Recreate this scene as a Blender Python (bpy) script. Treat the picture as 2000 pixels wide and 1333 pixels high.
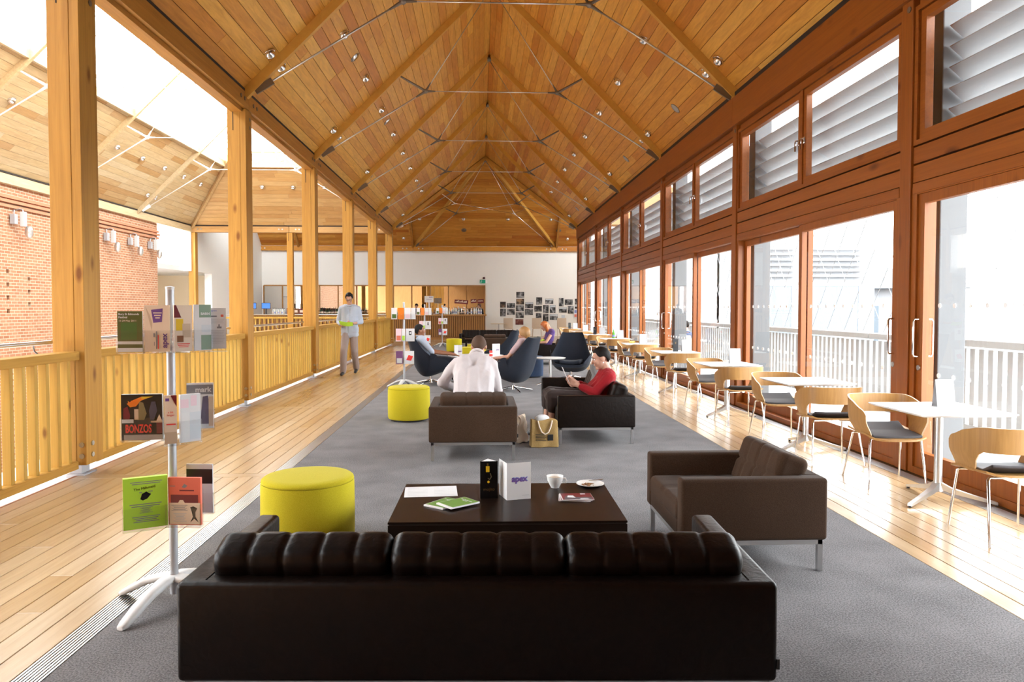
import bpy, bmesh, math, random
from mathutils import Vector, Matrix
R = math.radians
PI = math.pi
rnd = random.Random(7)
for _o in list(bpy.data.objects):
    bpy.data.objects.remove(_o)
SC = bpy.context.scene
C = SC.collection

# ------------------------------------------------------------------ camera
FPX = 1422.0
HC = 1.48
cam = bpy.data.cameras.new('camera')
cam.sensor_width = 36.0
cam.lens = FPX * 36.0 / 2000.0
cam.clip_start = 0.05
cam.clip_end = 400
cam.shift_y = -18.5 / 2000.0
camo = bpy.data.objects.new('camera', cam)
C.objects.link(camo)
camo.location = (0, 0, HC)
camo.rotation_euler = (R(90 - 1.85), 0, R(-2.5))
SC.camera = camo

# ------------------------------------------------------------------ world, light, exposure
w = bpy.data.worlds.new('sky')
SC.world = w
w.use_nodes = True
wn = w.node_tree.nodes
wl = w.node_tree.links
bg = wn['Background']
bg.inputs['Color'].default_value = (0.93, 0.965, 1.0, 1)
bg.inputs['Strength'].default_value = 7.6
SC.view_settings.view_transform = 'Standard'
SC.view_settings.look = 'None'
SC.view_settings.gamma = 1.0
SC.view_settings.use_curve_mapping = False
SC.view_settings.exposure = 1.0
SC.cycles.max_bounces = 8
SC.cycles.diffuse_bounces = 4
SC.cycles.glossy_bounces = 4
SC.cycles.transmission_bounces = 6
SC.cycles.transparent_max_bounces = 16
SC.cycles.caustics_reflective = False
SC.cycles.caustics_refractive = False
SC.cycles.sample_clamp_indirect = 6.0

# ------------------------------------------------------------------ mesh helpers
class MB:
    def __init__(s):
        s.v = []
        s.f = []
    def add(s, vs, fs):
        o = len(s.v)
        s.v += [tuple(p) for p in vs]
        s.f += [tuple(i + o for i in f) for f in fs]
        return s
    def box(s, x0, x1, y0, y1, z0, z1):
        return s.hexa([(x0, y0, z0), (x1, y0, z0), (x1, y1, z0), (x0, y1, z0), (x0, y0, z1), (x1, y0, z1), (x1, y1, z1), (x0, y1, z1)])
    def hexa(s, p):
        return s.add(p, [(3, 2, 1, 0), (4, 5, 6, 7), (0, 1, 5, 4), (1, 2, 6, 5), (2, 3, 7, 6), (3, 0, 4, 7)])
    def prism(s, poly, axis, a, b):
        n = len(poly)
        def P(u, v, t):
            return {'x': (t, u, v), 'y': (u, t, v), 'z': (u, v, t)}[axis]
        vs = [P(u, v, a) for u, v in poly] + [P(u, v, b) for u, v in poly]
        fs = [tuple(range(n))[::-1], tuple(range(n, 2 * n))] + [(i, (i + 1) % n, n + (i + 1) % n, n + i) for i in range(n)]
        return s.add(vs, fs)
    def cyl(s, p0, p1, r0, r1=None, n=10, caps=True):
        return s.tube([p0, p1], [r0, r0 if r1 is None else r1], n, caps)
    def tube(s, path, r, n=8, caps=True, closed=False):
        path = [Vector(p) for p in path]
        m = len(path)
        rr = r if isinstance(r, (list, tuple)) else [r] * m
        vs = []
        fs = []
        up = None
        for i, p in enumerate(path):
            if closed:
                d = path[(i + 1) % m] - path[i - 1]
            else:
                d = path[min(i + 1, m - 1)] - path[max(i - 1, 0)]
            d.normalize()
            if up is None:
                up = Vector((0, 0, 1)) if abs(d.z) < 0.9 else Vector((1, 0, 0))
            a = d.cross(up)
            if a.length < 1e-6:
                a = d.cross(Vector((0, 1, 0)))
            a.normalize()
            b = d.cross(a)
            up = -b if False else a.cross(d)
            for k in range(n):
                t = 2 * PI * k / n
                vs.append(p + a * (rr[i] * math.cos(t)) + b * (rr[i] * math.sin(t)))
        for i in range(m if closed else m - 1):
            j = (i + 1) % m
            for k in range(n):
                l = (k + 1) % n
                fs.append((i * n + k, i * n + l, j * n + l, j * n + k))
        if caps and not closed:
            fs.append(tuple(range(n))[::-1])
            fs.append(tuple((m - 1) * n + k for k in range(n)))
        return s.add(vs, fs)
    def bar(s, p0, p1, w, h, up=(0, 0, 1)):
        p0 = Vector(p0); p1 = Vector(p1); u = Vector(up)
        d = (p1 - p0).normalized()
        a = d.cross(u).normalized() * (w / 2)
        b = a.cross(d).normalized() * (h / 2)
        return s.hexa([p0 - a - b, p0 + a - b, p1 + a - b, p1 - a - b, p0 - a + b, p0 + a + b, p1 + a + b, p1 - a + b])
    def lathe(s, prof, n=20, c=(0, 0, 0), cap=True):
        vs = []
        fs = []
        m = len(prof)
        for r, z in prof:
            for k in range(n):
                t = 2 * PI * k / n
                vs.append((c[0] + r * math.cos(t), c[1] + r * math.sin(t), c[2] + z))
        for i in range(m - 1):
            for k in range(n):
                l = (k + 1) % n
                fs.append((i * n + k, i * n + l, (i + 1) * n + l, (i + 1) * n + k))
        if cap:
            if prof[0][0] > 1e-5:
                fs.append(tuple(range(n))[::-1])
            if prof[-1][0] > 1e-5:
                fs.append(tuple((m - 1) * n + k for k in range(n)))
        return s.add(vs, fs)
    def ell(s, c, r, n=12, m=8, rot=None):
        vs = []
        fs = []
        for i in range(m + 1):
            a = -PI / 2 + PI * i / m
            for k in range(n):
                t = 2 * PI * k / n
                p = Vector((r[0] * math.cos(a) * math.cos(t), r[1] * math.cos(a) * math.sin(t), r[2] * math.sin(a)))
                if rot:
                    p = rot @ p
                vs.append((c[0] + p.x, c[1] + p.y, c[2] + p.z))
        for i in range(m):
            for k in range(n):
                l = (k + 1) % n
                fs.append((i * n + k, i * n + l, (i + 1) * n + l, (i + 1) * n + k))
        return s.add(vs, fs)
    def grid(s, fn, nu, nv, cu=False):
        o = len(s.v)
        for j in range(nv + 1):
            for i in range(nu if cu else nu + 1):
                s.v.append(tuple(fn(i / nu, j / nv)))
        row = nu if cu else nu + 1
        for j in range(nv):
            for i in range(nu):
                i2 = (i + 1) % row if cu else i + 1
                s.f.append((o + j * row + i, o + j * row + i2, o + (j + 1) * row + i2, o + (j + 1) * row + i))
        return s
    def rbox(s, c, size, r, k=3, sub=(1, 1, 1), fn=None):
        h = [v / 2 for v in size]
        r = min(r, min(h) * 0.999)
        co = []
        for a in range(3):
            q = h[a] - r
            l = [-q - r * math.tan(PI / 4 * (k - j) / k) for j in range(k)]
            n = max(1, sub[a])
            mid = [-q + 2 * q * j / n for j in range(n + 1)]
            co.append(l + mid + [-x for x in reversed(l)])
        idx = {}
        N = [len(x) - 1 for x in co]
        o = len(s.v)
        def vid(i, j, l):
            key = (i, j, l)
            if key not in idx:
                p = Vector((co[0][i], co[1][j], co[2][l]))
                q = Vector([max(-(h[a] - r), min(h[a] - r, p[a])) for a in range(3)])
                d = p - q
                d = d.normalized() if d.length > 1e-9 else Vector((0, 0, 0))
                if d.length < 1e-9:
                    for a in range(3):
                        if abs(abs(p[a]) - h[a]) < 1e-6:
                            d[a] = math.copysign(1, p[a])
                pos = q + d * r
                if fn:
                    pos = Vector(fn(pos, d))
                idx[key] = len(s.v)
                s.v.append((pos.x + c[0], pos.y + c[1], pos.z + c[2]))
            return idx[key]
        for a in range(3):
            b, e = (a + 1) % 3, (a + 2) % 3
            for side in (0, N[a]):
                for i in range(N[b]):
                    for j in range(N[e]):
                        q = []
                        for (u, w_) in ((i, j), (i + 1, j), (i + 1, j + 1), (i, j + 1)):
                            t = [0, 0, 0]
                            t[a] = side; t[b] = u; t[e] = w_
                            q.append(vid(*t))
                        s.f.append(tuple(q if side else q[::-1]))
        return s
    def xf(s, m):
        s.v = [tuple(m @ Vector(p)) for p in s.v]
        return s
    def mesh(s, name, mat=None, smooth=None):
        me = bpy.data.meshes.new(name)
        me.from_pydata(s.v, [], s.f)
        me.update()
        if mat is not None:
            me.materials.append(mat)
        if smooth is not None:
            me.polygons.foreach_set('use_smooth', [True] * len(me.polygons))
            if smooth < 180:
                me.set_sharp_from_angle(angle=R(smooth))
        return me
    def build(s, name, mat, parent=None, smooth=None, loc=None):
        return link(name, s.mesh(name, mat, smooth), parent, loc)

def link(name, me, parent=None, loc=None, rot=None):
    o = bpy.data.objects.new(name, me)
    C.objects.link(o)
    if parent is not None:
        o.parent = parent
    if loc is not None:
        o.location = loc
    if rot is not None:
        o.rotation_euler = rot
    return o

def tag(o, label, cat, group=None, kind=None):
    if label:
        o['label'] = label
    if cat:
        o['category'] = cat
    if group:
        o['group'] = group
    if kind:
        o['kind'] = kind
    return o

def thing(name, label, cat, loc=(0, 0, 0), rz=0.0, group=None):
    o = bpy.data.objects.new(name, None)
    C.objects.link(o)
    o.empty_display_size = 0.1
    o.location = loc
    o.rotation_euler = (0, 0, rz)
    return tag(o, label, cat, group)

def struct(o):
    o['kind'] = 'structure'
    return o

def sroot(name, loc=(0, 0, 0)):
    o = bpy.data.objects.new(name, None)
    C.objects.link(o)
    o.location = loc
    o['kind'] = 'structure'
    return o

KIDS = {}
def dup(root, loc, rz, label=None, group=None):
    def rec(o, par):
        c = o.copy()
        C.objects.link(c)
        if par is not None:
            c.parent = par
        for ch in o.children:
            rec(ch, c)
        return c
    r = rec(root, None)
    r.location = loc
    r.rotation_euler = (0, 0, rz)
    if label:
        r['label'] = label
    if group:
        r['group'] = group
    return r

def smod(o, kind, **kw):
    m = o.modifiers.new(kind.lower(), kind)
    for k_, v_ in kw.items():
        setattr(m, k_, v_)
    return m

_O1 = ['first', 'second', 'third', 'fourth', 'fifth', 'sixth', 'seventh', 'eighth', 'ninth', 'tenth', 'eleventh', 'twelfth', 'thirteenth', 'fourteenth', 'fifteenth', 'sixteenth', 'seventeenth', 'eighteenth', 'nineteenth', 'twentieth']
def ordw(i):
    if i < 20:
        return _O1[i]
    return ('twenty-' if i < 29 else 'thirtieth' if i == 29 else 'thirty-') + (_O1[(i % 10)] if i != 29 else '')

def text(name, s, mat, parent, loc, rot, size, align='CENTER', bold=0.0, ext=0.0004, sx=1.0):
    cu = bpy.data.curves.new(name, 'FONT')
    cu.body = s
    cu.size = size
    cu.align_x = align
    cu.align_y = 'CENTER'
    cu.extrude = ext
    cu.offset = bold
    cu.resolution_u = 3
    cu.materials.append(mat)
    o = bpy.data.objects.new(name, cu)
    C.objects.link(o)
    o.parent = parent
    o.location = loc
    o.rotation_euler = rot
    o.scale = (sx, 1, 1)
    return o

# ------------------------------------------------------------------ materials
MATS = {}
def mat(name, col, rough=0.6, metal=0.0, spec=0.5, **kw):
    m = bpy.data.materials.new(name)
    m.use_nodes = True
    b = m.node_tree.nodes['Principled BSDF']
    b.inputs['Base Color'].default_value = (*col, 1)
    b.inputs['Roughness'].default_value = rough
    b.inputs['Metallic'].default_value = metal
    b.inputs['Specular IOR Level'].default_value = spec
    for k_, v_ in kw.items():
        b.inputs[k_].default_value = v_
    MATS[name] = m
    return m

def nodes(m):
    return m.node_tree.nodes, m.node_tree.links, m.node_tree.nodes['Principled BSDF']

def ramp(n, stops):
    r = n.new('ShaderNodeValToRGB')
    e = r.color_ramp.elements
    while len(e) < len(stops):
        e.new(0.5)
    for el, (p, c) in zip(e, stops):
        el.position = p
        el.color = (*c, 1)
    return r

def wood(name, cols, grain=(1, 14, 14), axis=0, rough=0.5, spec=0.3, knots=0.0, var=1.0, bump=0.15, gmix=0.5, gdark=0.72):
    """cols: plank tints picked per object; grain stretched along a local axis"""
    if len(cols) == 1:
        cols = cols * 2
    m = mat(name, cols[0], rough, spec=spec)
    n, l, b = nodes(m)
    tc = n.new('ShaderNodeTexCoord')
    oi = n.new('ShaderNodeObjectInfo')
    add = n.new('ShaderNodeVectorMath'); add.operation = 'ADD'
    mul = n.new('ShaderNodeVectorMath'); mul.operation = 'SCALE'
    mul.inputs[0].default_value = (37.0, 19.0, 53.0)
    l.new(oi.outputs['Random'], mul.inputs['Scale'])
    l.new(tc.outputs['Object'], add.inputs[0])
    l.new(mul.outputs[0], add.inputs[1])
    mp = n.new('ShaderNodeMapping')
    sc = [grain[1], grain[1], grain[2]]
    sc[axis] = grain[0]
    mp.inputs['Scale'].default_value = sc
    l.new(add.outputs[0], mp.inputs['Vector'])
    nz = n.new('ShaderNodeTexNoise')
    nz.inputs['Scale'].default_value = 2.2
    nz.inputs['Detail'].default_value = 5
    nz.inputs['Roughness'].default_value = 0.62
    nz.inputs['Distortion'].default_value = 0.7
    l.new(mp.outputs[0], nz.inputs['Vector'])
    st = [(i / max(1, len(cols) - 1), c) for i, c in enumerate(cols)]
    tint = ramp(n, st)
    l.new(oi.outputs['Random'], tint.inputs['Fac'])
    gr = ramp(n, [(0.33, (gdark, gdark * 0.9, gdark * 0.8)), (0.66, (1.06, 1.05, 1.03))])
    l.new(nz.outputs['Fac'], gr.inputs['Fac'])
    mx = n.new('ShaderNodeMix'); mx.data_type = 'RGBA'; mx.blend_type = 'MULTIPLY'
    mx.inputs['Factor'].default_value = gmix
    l.new(tint.outputs[0], mx.inputs[6])
    l.new(gr.outputs[0], mx.inputs[7])
    out = mx.outputs[2]
    if knots:
        vo = n.new('ShaderNodeTexVoronoi')
        vo.inputs['Scale'].default_value = knots
        mp2 = n.new('ShaderNodeMapping')
        s2 = [1.0, 1.0, 1.0]; s2[axis] = 0.42
        mp2.inputs['Scale'].default_value = s2
        l.new(add.outputs[0], mp2.inputs['Vector'])
        l.new(mp2.outputs[0], vo.inputs['Vector'])
        kr = ramp(n, [(0.05, (0.32, 0.16, 0.07)), (0.13, (1, 1, 1))])
        l.new(vo.outputs['Distance'], kr.inputs['Fac'])
        m2 = n.new('ShaderNodeMix'); m2.data_type = 'RGBA'; m2.blend_type = 'MULTIPLY'
        m2.inputs['Factor'].default_value = 0.8
        l.new(out, m2.inputs[6])
        l.new(kr.outputs[0], m2.inputs[7])
        out = m2.outputs[2]
    l.new(out, b.inputs['Base Color'])
    if bump:
        bp = n.new('ShaderNodeBump')
        bp.inputs['Strength'].default_value = bump
        bp.inputs['Distance'].default_value = 0.004
        l.new(nz.outputs['Fac'], bp.inputs['Height'])
        l.new(bp.outputs[0], b.inputs['Normal'])
    return m

def fabric(name, col, col2, scale=260, rough=0.95, sheen=0.06, bump=0.3):
    m = mat(name, col, rough, spec=0.15)
    n, l, b = nodes(m)
    tc = n.new('ShaderNodeTexCoord')
    nz = n.new('ShaderNodeTexNoise')
    nz.inputs['Scale'].default_value = scale
    nz.inputs['Detail'].default_value = 2
    l.new(tc.outputs['Object'], nz.inputs['Vector'])
    n2 = n.new('ShaderNodeTexNoise')
    n2.inputs['Scale'].default_value = 3.0
    n2.inputs['Detail'].default_value = 3
    l.new(tc.outputs['Object'], n2.inputs['Vector'])
    ad = n.new('ShaderNodeMath'); ad.operation = 'MULTIPLY_ADD'
    ad.inputs[1].default_value = 0.25
    l.new(n2.outputs['Fac'], ad.inputs[0])
    md = n.new('ShaderNodeMath'); md.operation = 'MULTIPLY'
    md.inputs[1].default_value = 0.75
    l.new(nz.outputs['Fac'], md.inputs[0])
    l.new(md.outputs[0], ad.inputs[2])
    r = ramp(n, [(0.38, col), (0.62, col2)])
    l.new(ad.outputs[0], r.inputs['Fac'])
    l.new(r.outputs[0], b.inputs['Base Color'])
    b.inputs['Sheen Weight'].default_value = sheen
    b.inputs['Sheen Roughness'].default_value = 0.5
    bp = n.new('ShaderNodeBump')
    bp.inputs['Strength'].default_value = bump
    bp.inputs['Distance'].default_value = 0.002
    l.new(nz.outputs['Fac'], bp.inputs['Height'])
    l.new(bp.outputs[0], b.inputs['Normal'])
    return m

def leather(name, col, rough=0.32):
    m = mat(name, col, rough, spec=0.17)
    n, l, b = nodes(m)
    tc = n.new('ShaderNodeTexCoord')
    nz = n.new('ShaderNodeTexNoise')
    nz.inputs['Scale'].default_value = 22
    nz.inputs['Detail'].default_value = 6
    nz.inputs['Distortion'].default_value = 1.2
    l.new(tc.outputs['Object'], nz.inputs['Vector'])
    r = ramp(n, [(0.35, tuple(c * 0.75 for c in col)), (0.65, tuple(c * 1.25 for c in col))])
    l.new(nz.outputs['Fac'], r.inputs['Fac'])
    l.new(r.outputs[0], b.inputs['Base Color'])
    bp = n.new('ShaderNodeBump')
    bp.inputs['Strength'].default_value = 0.35
    bp.inputs['Distance'].default_value = 0.006
    l.new(nz.outputs['Fac'], bp.inputs['Height'])
    l.new(bp.outputs[0], b.inputs['Normal'])
    return m

def glassmat(name, tint=(0.97, 0.99, 0.98), ior=1.45):
    m = bpy.data.materials.new(name)
    m.use_nodes = True
    n = m.node_tree.nodes; l = m.node_tree.links
    n.remove(n['Principled BSDF'])
    out = n['Material Output']
    tr = n.new('ShaderNodeBsdfTransparent'); tr.inputs[0].default_value = (*tint, 1)
    gl = n.new('ShaderNodeBsdfGlossy'); gl.inputs['Roughness'].default_value = 0.01
    ge = n.new('ShaderNodeNewGeometry')
    dt = n.new('ShaderNodeVectorMath'); dt.operation = 'DOT_PRODUCT'
    l.new(ge.outputs['Normal'], dt.inputs[0]); l.new(ge.outputs['Incoming'], dt.inputs[1])
    def mth(op, a_, b_):
        q = n.new('ShaderNodeMath'); q.operation = op
        for i_, v_ in enumerate((a_, b_)):
            if isinstance(v_, (int, float)):
                q.inputs[i_].default_value = v_
            elif v_ is not None:
                l.new(v_, q.inputs[i_])
        return q.outputs[0]
    f0 = ((ior - 1) / (ior + 1)) ** 2
    cs = mth('ABSOLUTE', dt.outputs['Value'], None)
    frs = mth('ADD', mth('MULTIPLY', mth('POWER', mth('SUBTRACT', 1.0, cs), 5.0), 1 - f0), f0)
    mx = n.new('ShaderNodeMixShader')
    l.new(frs, mx.inputs[0]); l.new(tr.outputs[0], mx.inputs[1]); l.new(gl.outputs[0], mx.inputs[2])
    l.new(mx.outputs[0], out.inputs[0])
    return m

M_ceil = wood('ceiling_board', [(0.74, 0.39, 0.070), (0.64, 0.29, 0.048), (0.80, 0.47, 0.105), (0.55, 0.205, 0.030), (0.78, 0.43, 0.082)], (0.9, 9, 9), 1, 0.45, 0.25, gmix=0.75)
M_raft = wood('rafter_timber', [(0.66, 0.37, 0.075), (0.62, 0.33, 0.065)], (3, 3, 3), 1, 0.5, 0.25, gmix=0.3)
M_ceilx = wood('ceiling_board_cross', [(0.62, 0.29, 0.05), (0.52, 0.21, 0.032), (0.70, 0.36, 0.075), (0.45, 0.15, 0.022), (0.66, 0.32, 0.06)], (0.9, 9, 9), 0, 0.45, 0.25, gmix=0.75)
M_atri = wood('skylit_ceiling_board', [(0.576, 0.432, 0.2448), (0.5472, 0.3888, 0.2016), (0.5904, 0.4752, 0.3024), (0.4464, 0.2592, 0.1008), (0.576, 0.4464, 0.2592), (0.5616, 0.4104, 0.216)], (0.9, 9, 9), 1, 0.5, 0.3, gmix=0.6)  # boards lightened and desaturated, skylight brightness put into the colour
M_glul = wood('glulam', [(0.47, 0.245, 0.048), (0.43, 0.215, 0.04)], (0.45, 11, 11), 2, 0.5, 0.25, knots=3.2, gmix=0.7, gdark=0.7)
M_glulh = wood('glulam_beam', [(0.46, 0.22, 0.045), (0.43, 0.2, 0.04)], (0.45, 11, 11), 1, 0.5, 0.25, knots=2.2, gmix=0.7)
M_slat = wood('spruce_slat', [(0.48, 0.29, 0.055), (0.45, 0.255, 0.045), (0.52, 0.33, 0.075)], (0.5, 16, 16), 2, 0.5, 0.25, knots=5.0, gmix=0.55)
M_rail = wood('spruce_rail', [(0.45, 0.245, 0.05)], (0.5, 16, 16), 1, 0.65, 0.15, knots=3.0, gmix=0.6)
M_frame = wood('stained_frame', [(0.29, 0.083, 0.0095), (0.255, 0.07, 0.008)], (0.5, 14, 14), 1, 0.42, 0.4, knots=2.5, gmix=0.75)
M_framev = wood('stained_post', [(0.29, 0.083, 0.0095), (0.255, 0.07, 0.008)], (0.5, 14, 14), 2, 0.42, 0.4, knots=2.5, gmix=0.75)
M_floor = wood('floor_board', [(0.52, 0.385, 0.245), (0.47, 0.325, 0.18), (0.55, 0.425, 0.285), (0.43, 0.28, 0.14), (0.53, 0.40, 0.26)], (0.7, 10, 10), 1, 0.2, 0.6, gmix=0.5, bump=0.03)
M_beech = wood('oak_veneer', [(0.432, 0.2448, 0.0864), (0.4104, 0.2232, 0.0756)], (0.6, 18, 18), 2, 0.4, 0.4, gmix=0.55, bump=0.03)
M_bar = wood('bar_oak', [(0.416, 0.216, 0.072), (0.368, 0.176, 0.056), (0.456, 0.248, 0.088)], (0.6, 14, 14), 2, 0.5, 0.3, gmix=0.6)
M_wenge = wood('wenge', [(0.010, 0.0048, 0.0028)], (0.7, 18, 18), 0, 0.33, 0.2, gmix=0.7, bump=0.0)
M_dark = mat('shadow_gap', (0.02, 0.012, 0.008), 0.8)
M_base = mat('roof_board', (0.16, 0.07, 0.02), 0.8)
M_plas = mat('white_plaster', (0.84, 0.82, 0.78), 0.85)
M_cream = mat('cream_plaster', (0.86, 0.74, 0.55), 0.85)
M_white = mat('white_paint', (0.731, 0.731, 0.7225), 0.5)
M_ext = mat('exterior_grey', (0.10, 0.103, 0.108), 0.6)
M_steel = mat('brushed_steel', (0.55, 0.55, 0.55), 0.3, 1.0)
M_rod = mat('tie_rod_steel', (0.62, 0.60, 0.58), 0.35, 0.9)
M_node = mat('cast_steel_node', (0.22, 0.19, 0.16), 0.45, 0.8)
M_chrome = mat('chrome', (0.78, 0.78, 0.79), 0.12, 1.0)
M_alu = mat('satin_aluminium', (0.68, 0.68, 0.68), 0.28, 0.9)
M_grey = mat('grey_powder_coat', (0.42, 0.43, 0.46), 0.4, 0.2)
M_lite = mat('light_grey_plastic', (0.62, 0.62, 0.62), 0.45)
M_blk = mat('black_plastic', (0.012, 0.012, 0.013), 0.35)
M_lamt = mat('white_laminate', (0.74, 0.74, 0.74), 0.3)
M_pape = mat('white_paper', (0.72, 0.72, 0.73), 0.7)
M_card = mat('shaded_menu_paper', (0.40, 0.40, 0.41), 0.7)  # white paper darkened, shade of the backlit cards put into the colour
M_edge = mat('veneer_edge', (0.70, 0.55, 0.36), 0.5)
M_pad = mat('charcoal_pad', (0.05, 0.045, 0.05), 0.7)
M_leab = leather('black_brown_leather', (0.0051, 0.00228, 0.00156), 0.36)
M_leab2 = leather('brown_black_leather', (0.0084, 0.0048, 0.0036), 0.42)
M_tan = fabric('taupe_wool', (0.033, 0.0175, 0.0095), (0.058, 0.032, 0.019))
M_yel = fabric('yellow_wool', (0.4464, 0.3744, 0.0108), (0.5328, 0.4464, 0.0216))
M_navy = fabric('navy_wool', (0.013, 0.0156, 0.0234), (0.0221, 0.026, 0.0377))
M_blue = fabric('blue_wool', (0.048, 0.08, 0.152), (0.072, 0.112, 0.2))
M_carp = fabric('grey_carpet', (0.085, 0.081, 0.083), (0.225, 0.214, 0.218), 130, 1.0, 0.05, 0.8)
M_glass = glassmat('window_glass')
M_acry = glassmat('clear_acrylic', (0.98, 0.985, 0.99), 1.35)
M_dot = mat('white_dot', (0.9, 0.9, 0.9), 0.6)
M_mirr = mat('mirror', (0.86, 0.86, 0.84), 0.01, 1.0)
M_louv = mat('louvre_blade', (0.36, 0.365, 0.375), 0.45)
M_bal = mat('terrace_paint', (0.30, 0.30, 0.295), 0.6)
M_terr = mat('pale_paving', (0.72, 0.71, 0.69), 0.8)

def brickmat():
    m = mat('brickwork', (0.5, 0.25, 0.14), 0.85)
    n, l, b = nodes(m)
    tc = n.new('ShaderNodeTexCoord')
    sep = n.new('ShaderNodeSeparateXYZ')
    cmb = n.new('ShaderNodeCombineXYZ')
    l.new(tc.outputs['Object'], sep.inputs[0])
    l.new(sep.outputs['Y'], cmb.inputs['X'])
    l.new(sep.outputs['Z'], cmb.inputs['Y'])
    br = n.new('ShaderNodeTexBrick')
    br.inputs['Scale'].default_value = 1.0
    br.inputs['Brick Width'].default_value = 0.215
    br.inputs['Row Height'].default_value = 0.075
    br.inputs['Mortar Size'].default_value = 0.009
    br.inputs['Mortar Smooth'].default_value = 0.2
    br.inputs['Bias'].default_value = -0.2
    br.inputs['Color1'].default_value = (0.44, 0.20, 0.105, 1)
    br.inputs['Color2'].default_value = (0.32, 0.12, 0.055, 1)
    br.inputs['Mortar'].default_value = (0.55, 0.44, 0.32, 1)
    l.new(cmb.outputs[0], br.inputs['Vector'])
    l.new(br.outputs['Color'], b.inputs['Base Color'])
    bp = n.new('ShaderNodeBump')
    bp.inputs['Strength'].default_value = 0.5
    bp.inputs['Distance'].default_value = 0.01
    bp.invert = True
    l.new(br.outputs['Fac'], bp.inputs['Height'])
    l.new(bp.outputs[0], b.inputs['Normal'])
    return m
M_brick = brickmat()
M_brickp = mat('brick_moulding', (0.50, 0.22, 0.12), 0.85)
# ================================================================== the building
BAY = 4.48
YB = [2.02 + BAY * i for i in range(7)]          # 2.02 ... 28.9
XL, XR, XM = -3.47, 3.97, 0.25
ZE, ZR = 4.69, 8.42
HALF = XR - XM
SLP = math.atan2(ZR - ZE, HALF)
YX0, YXM, YW = YB[6], 33.45, 38.0                # crossing wing: near eave, ridge, back wall
XA0, XA1 = -11.2, -3.70                          # atrium eaves
XAM = (XA0 + XA1) / 2
AD = 2.0                                         # boarded depth before the roof glazing
XW = 3.86                                        # inner face of window wall

def slab(poly, t, name, m, parent=None):
    """a thick sheet; poly wound so that its normal points into the room, the thickness goes outwards"""
    P = [Vector(p) for p in poly]
    nrm = (P[1] - P[0]).cross(P[2] - P[0]).normalized()
    if nrm.z > 0:
        P.reverse()
        nrm = -nrm
    n = len(P)
    mb = MB()
    mb.add(P + [p - nrm * t for p in P], [tuple(range(n)), tuple(range(n, 2 * n))[::-1]] + [((i + 1) % n, i, n + i, n + (i + 1) % n) for i in range(n)])
    return mb.build(name, m, parent)

_pl = {}
def plank_mesh(key, wdt, lng, thk, m, ax):
    k_ = (key, round(wdt, 3), round(lng, 2))
    if k_ not in _pl:
        a, b_ = (wdt / 2, lng / 2) if ax == 1 else (lng / 2, wdt / 2)
        c = 0.003
        mb = MB()
        # chamfered lower arrises
        mb.add([(-a, -b_, thk), (a, -b_, thk), (a, b_, thk), (-a, b_, thk),
                (-a, -b_, c), (a, -b_, c), (a, b_, c), (-a, b_, c),
                (-a + c, -b_ + c, 0), (a - c, -b_ + c, 0), (a - c, b_ - c, 0), (-a + c, b_ - c, 0)],
               [(0, 1, 2, 3), (11, 10, 9, 8)] + [(i, 4 + i, 4 + (i + 1) % 4, (i + 1) % 4) for i in range(4)] + [(4 + i, 8 + i, 8 + (i + 1) % 4, 4 + (i + 1) % 4) for i in range(4)])
        _pl[k_] = mb.mesh('board', m)
    return _pl[k_]

# ---- main roof, two slopes
def main_slope(side):
    sgn = 1 if side == 'left' else -1
    xe = XL if side == 'left' else XR
    root = sroot('ceiling_' + side)
    poly = [(xe, -3.0, ZE + 0.03), (XM, -3.0, ZR + 0.03), (XM, YXM, ZR + 0.03), (xe, YX0, ZE + 0.03)]
    if side == 'left':
        poly = poly[::-1]
        poly = [poly[0], poly[1], poly[2], poly[3]]
    P = [Vector(p) for p in poly]
    nrm = (P[1] - P[0]).cross(P[2] - P[0])
    if nrm.z > 0:
        poly = poly[::-1]
    slab(poly, 0.12, 'roof_deck', M_base, root)
    L = HALF / math.cos(SLP)
    n = 28
    wd = L / n
    for i in range(n):
        s = (i + 0.5) * wd
        x = xe + sgn * s * math.cos(SLP)
        z = ZE + s * math.sin(SLP)
        yend = YX0 + (s / L) * (YXM - YX0)
        vis = 1422 * (z - HC) / 640.0
        y = max(6.0, math.floor(vis)) - rnd.uniform(0.2, 3.0)
        while y < yend - 0.05:
            ln = rnd.choice([5.0, 6.0, 7.0, 8.0])
            if y + ln > yend - 1.2:
                ln = round(yend - y, 2)
            me = plank_mesh('m', wd - 0.006, ln - 0.004, 0.02, M_ceil, 1)
            o = link('board', me, root, (x, y + ln / 2, z), (0, -SLP * sgn, 0))
            y += ln
    return root
main_slope('left')
main_slope('right')
# eaves overhang outside the window wall
struct(slab([(XR, -3, ZE + 0.05), (XR, YX0, ZE + 0.05), (XR + 0.75, YX0, ZE - 0.05), (XR + 0.75, -3, ZE - 0.05)], 0.15, 'ceiling_overhang', M_white))

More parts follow.
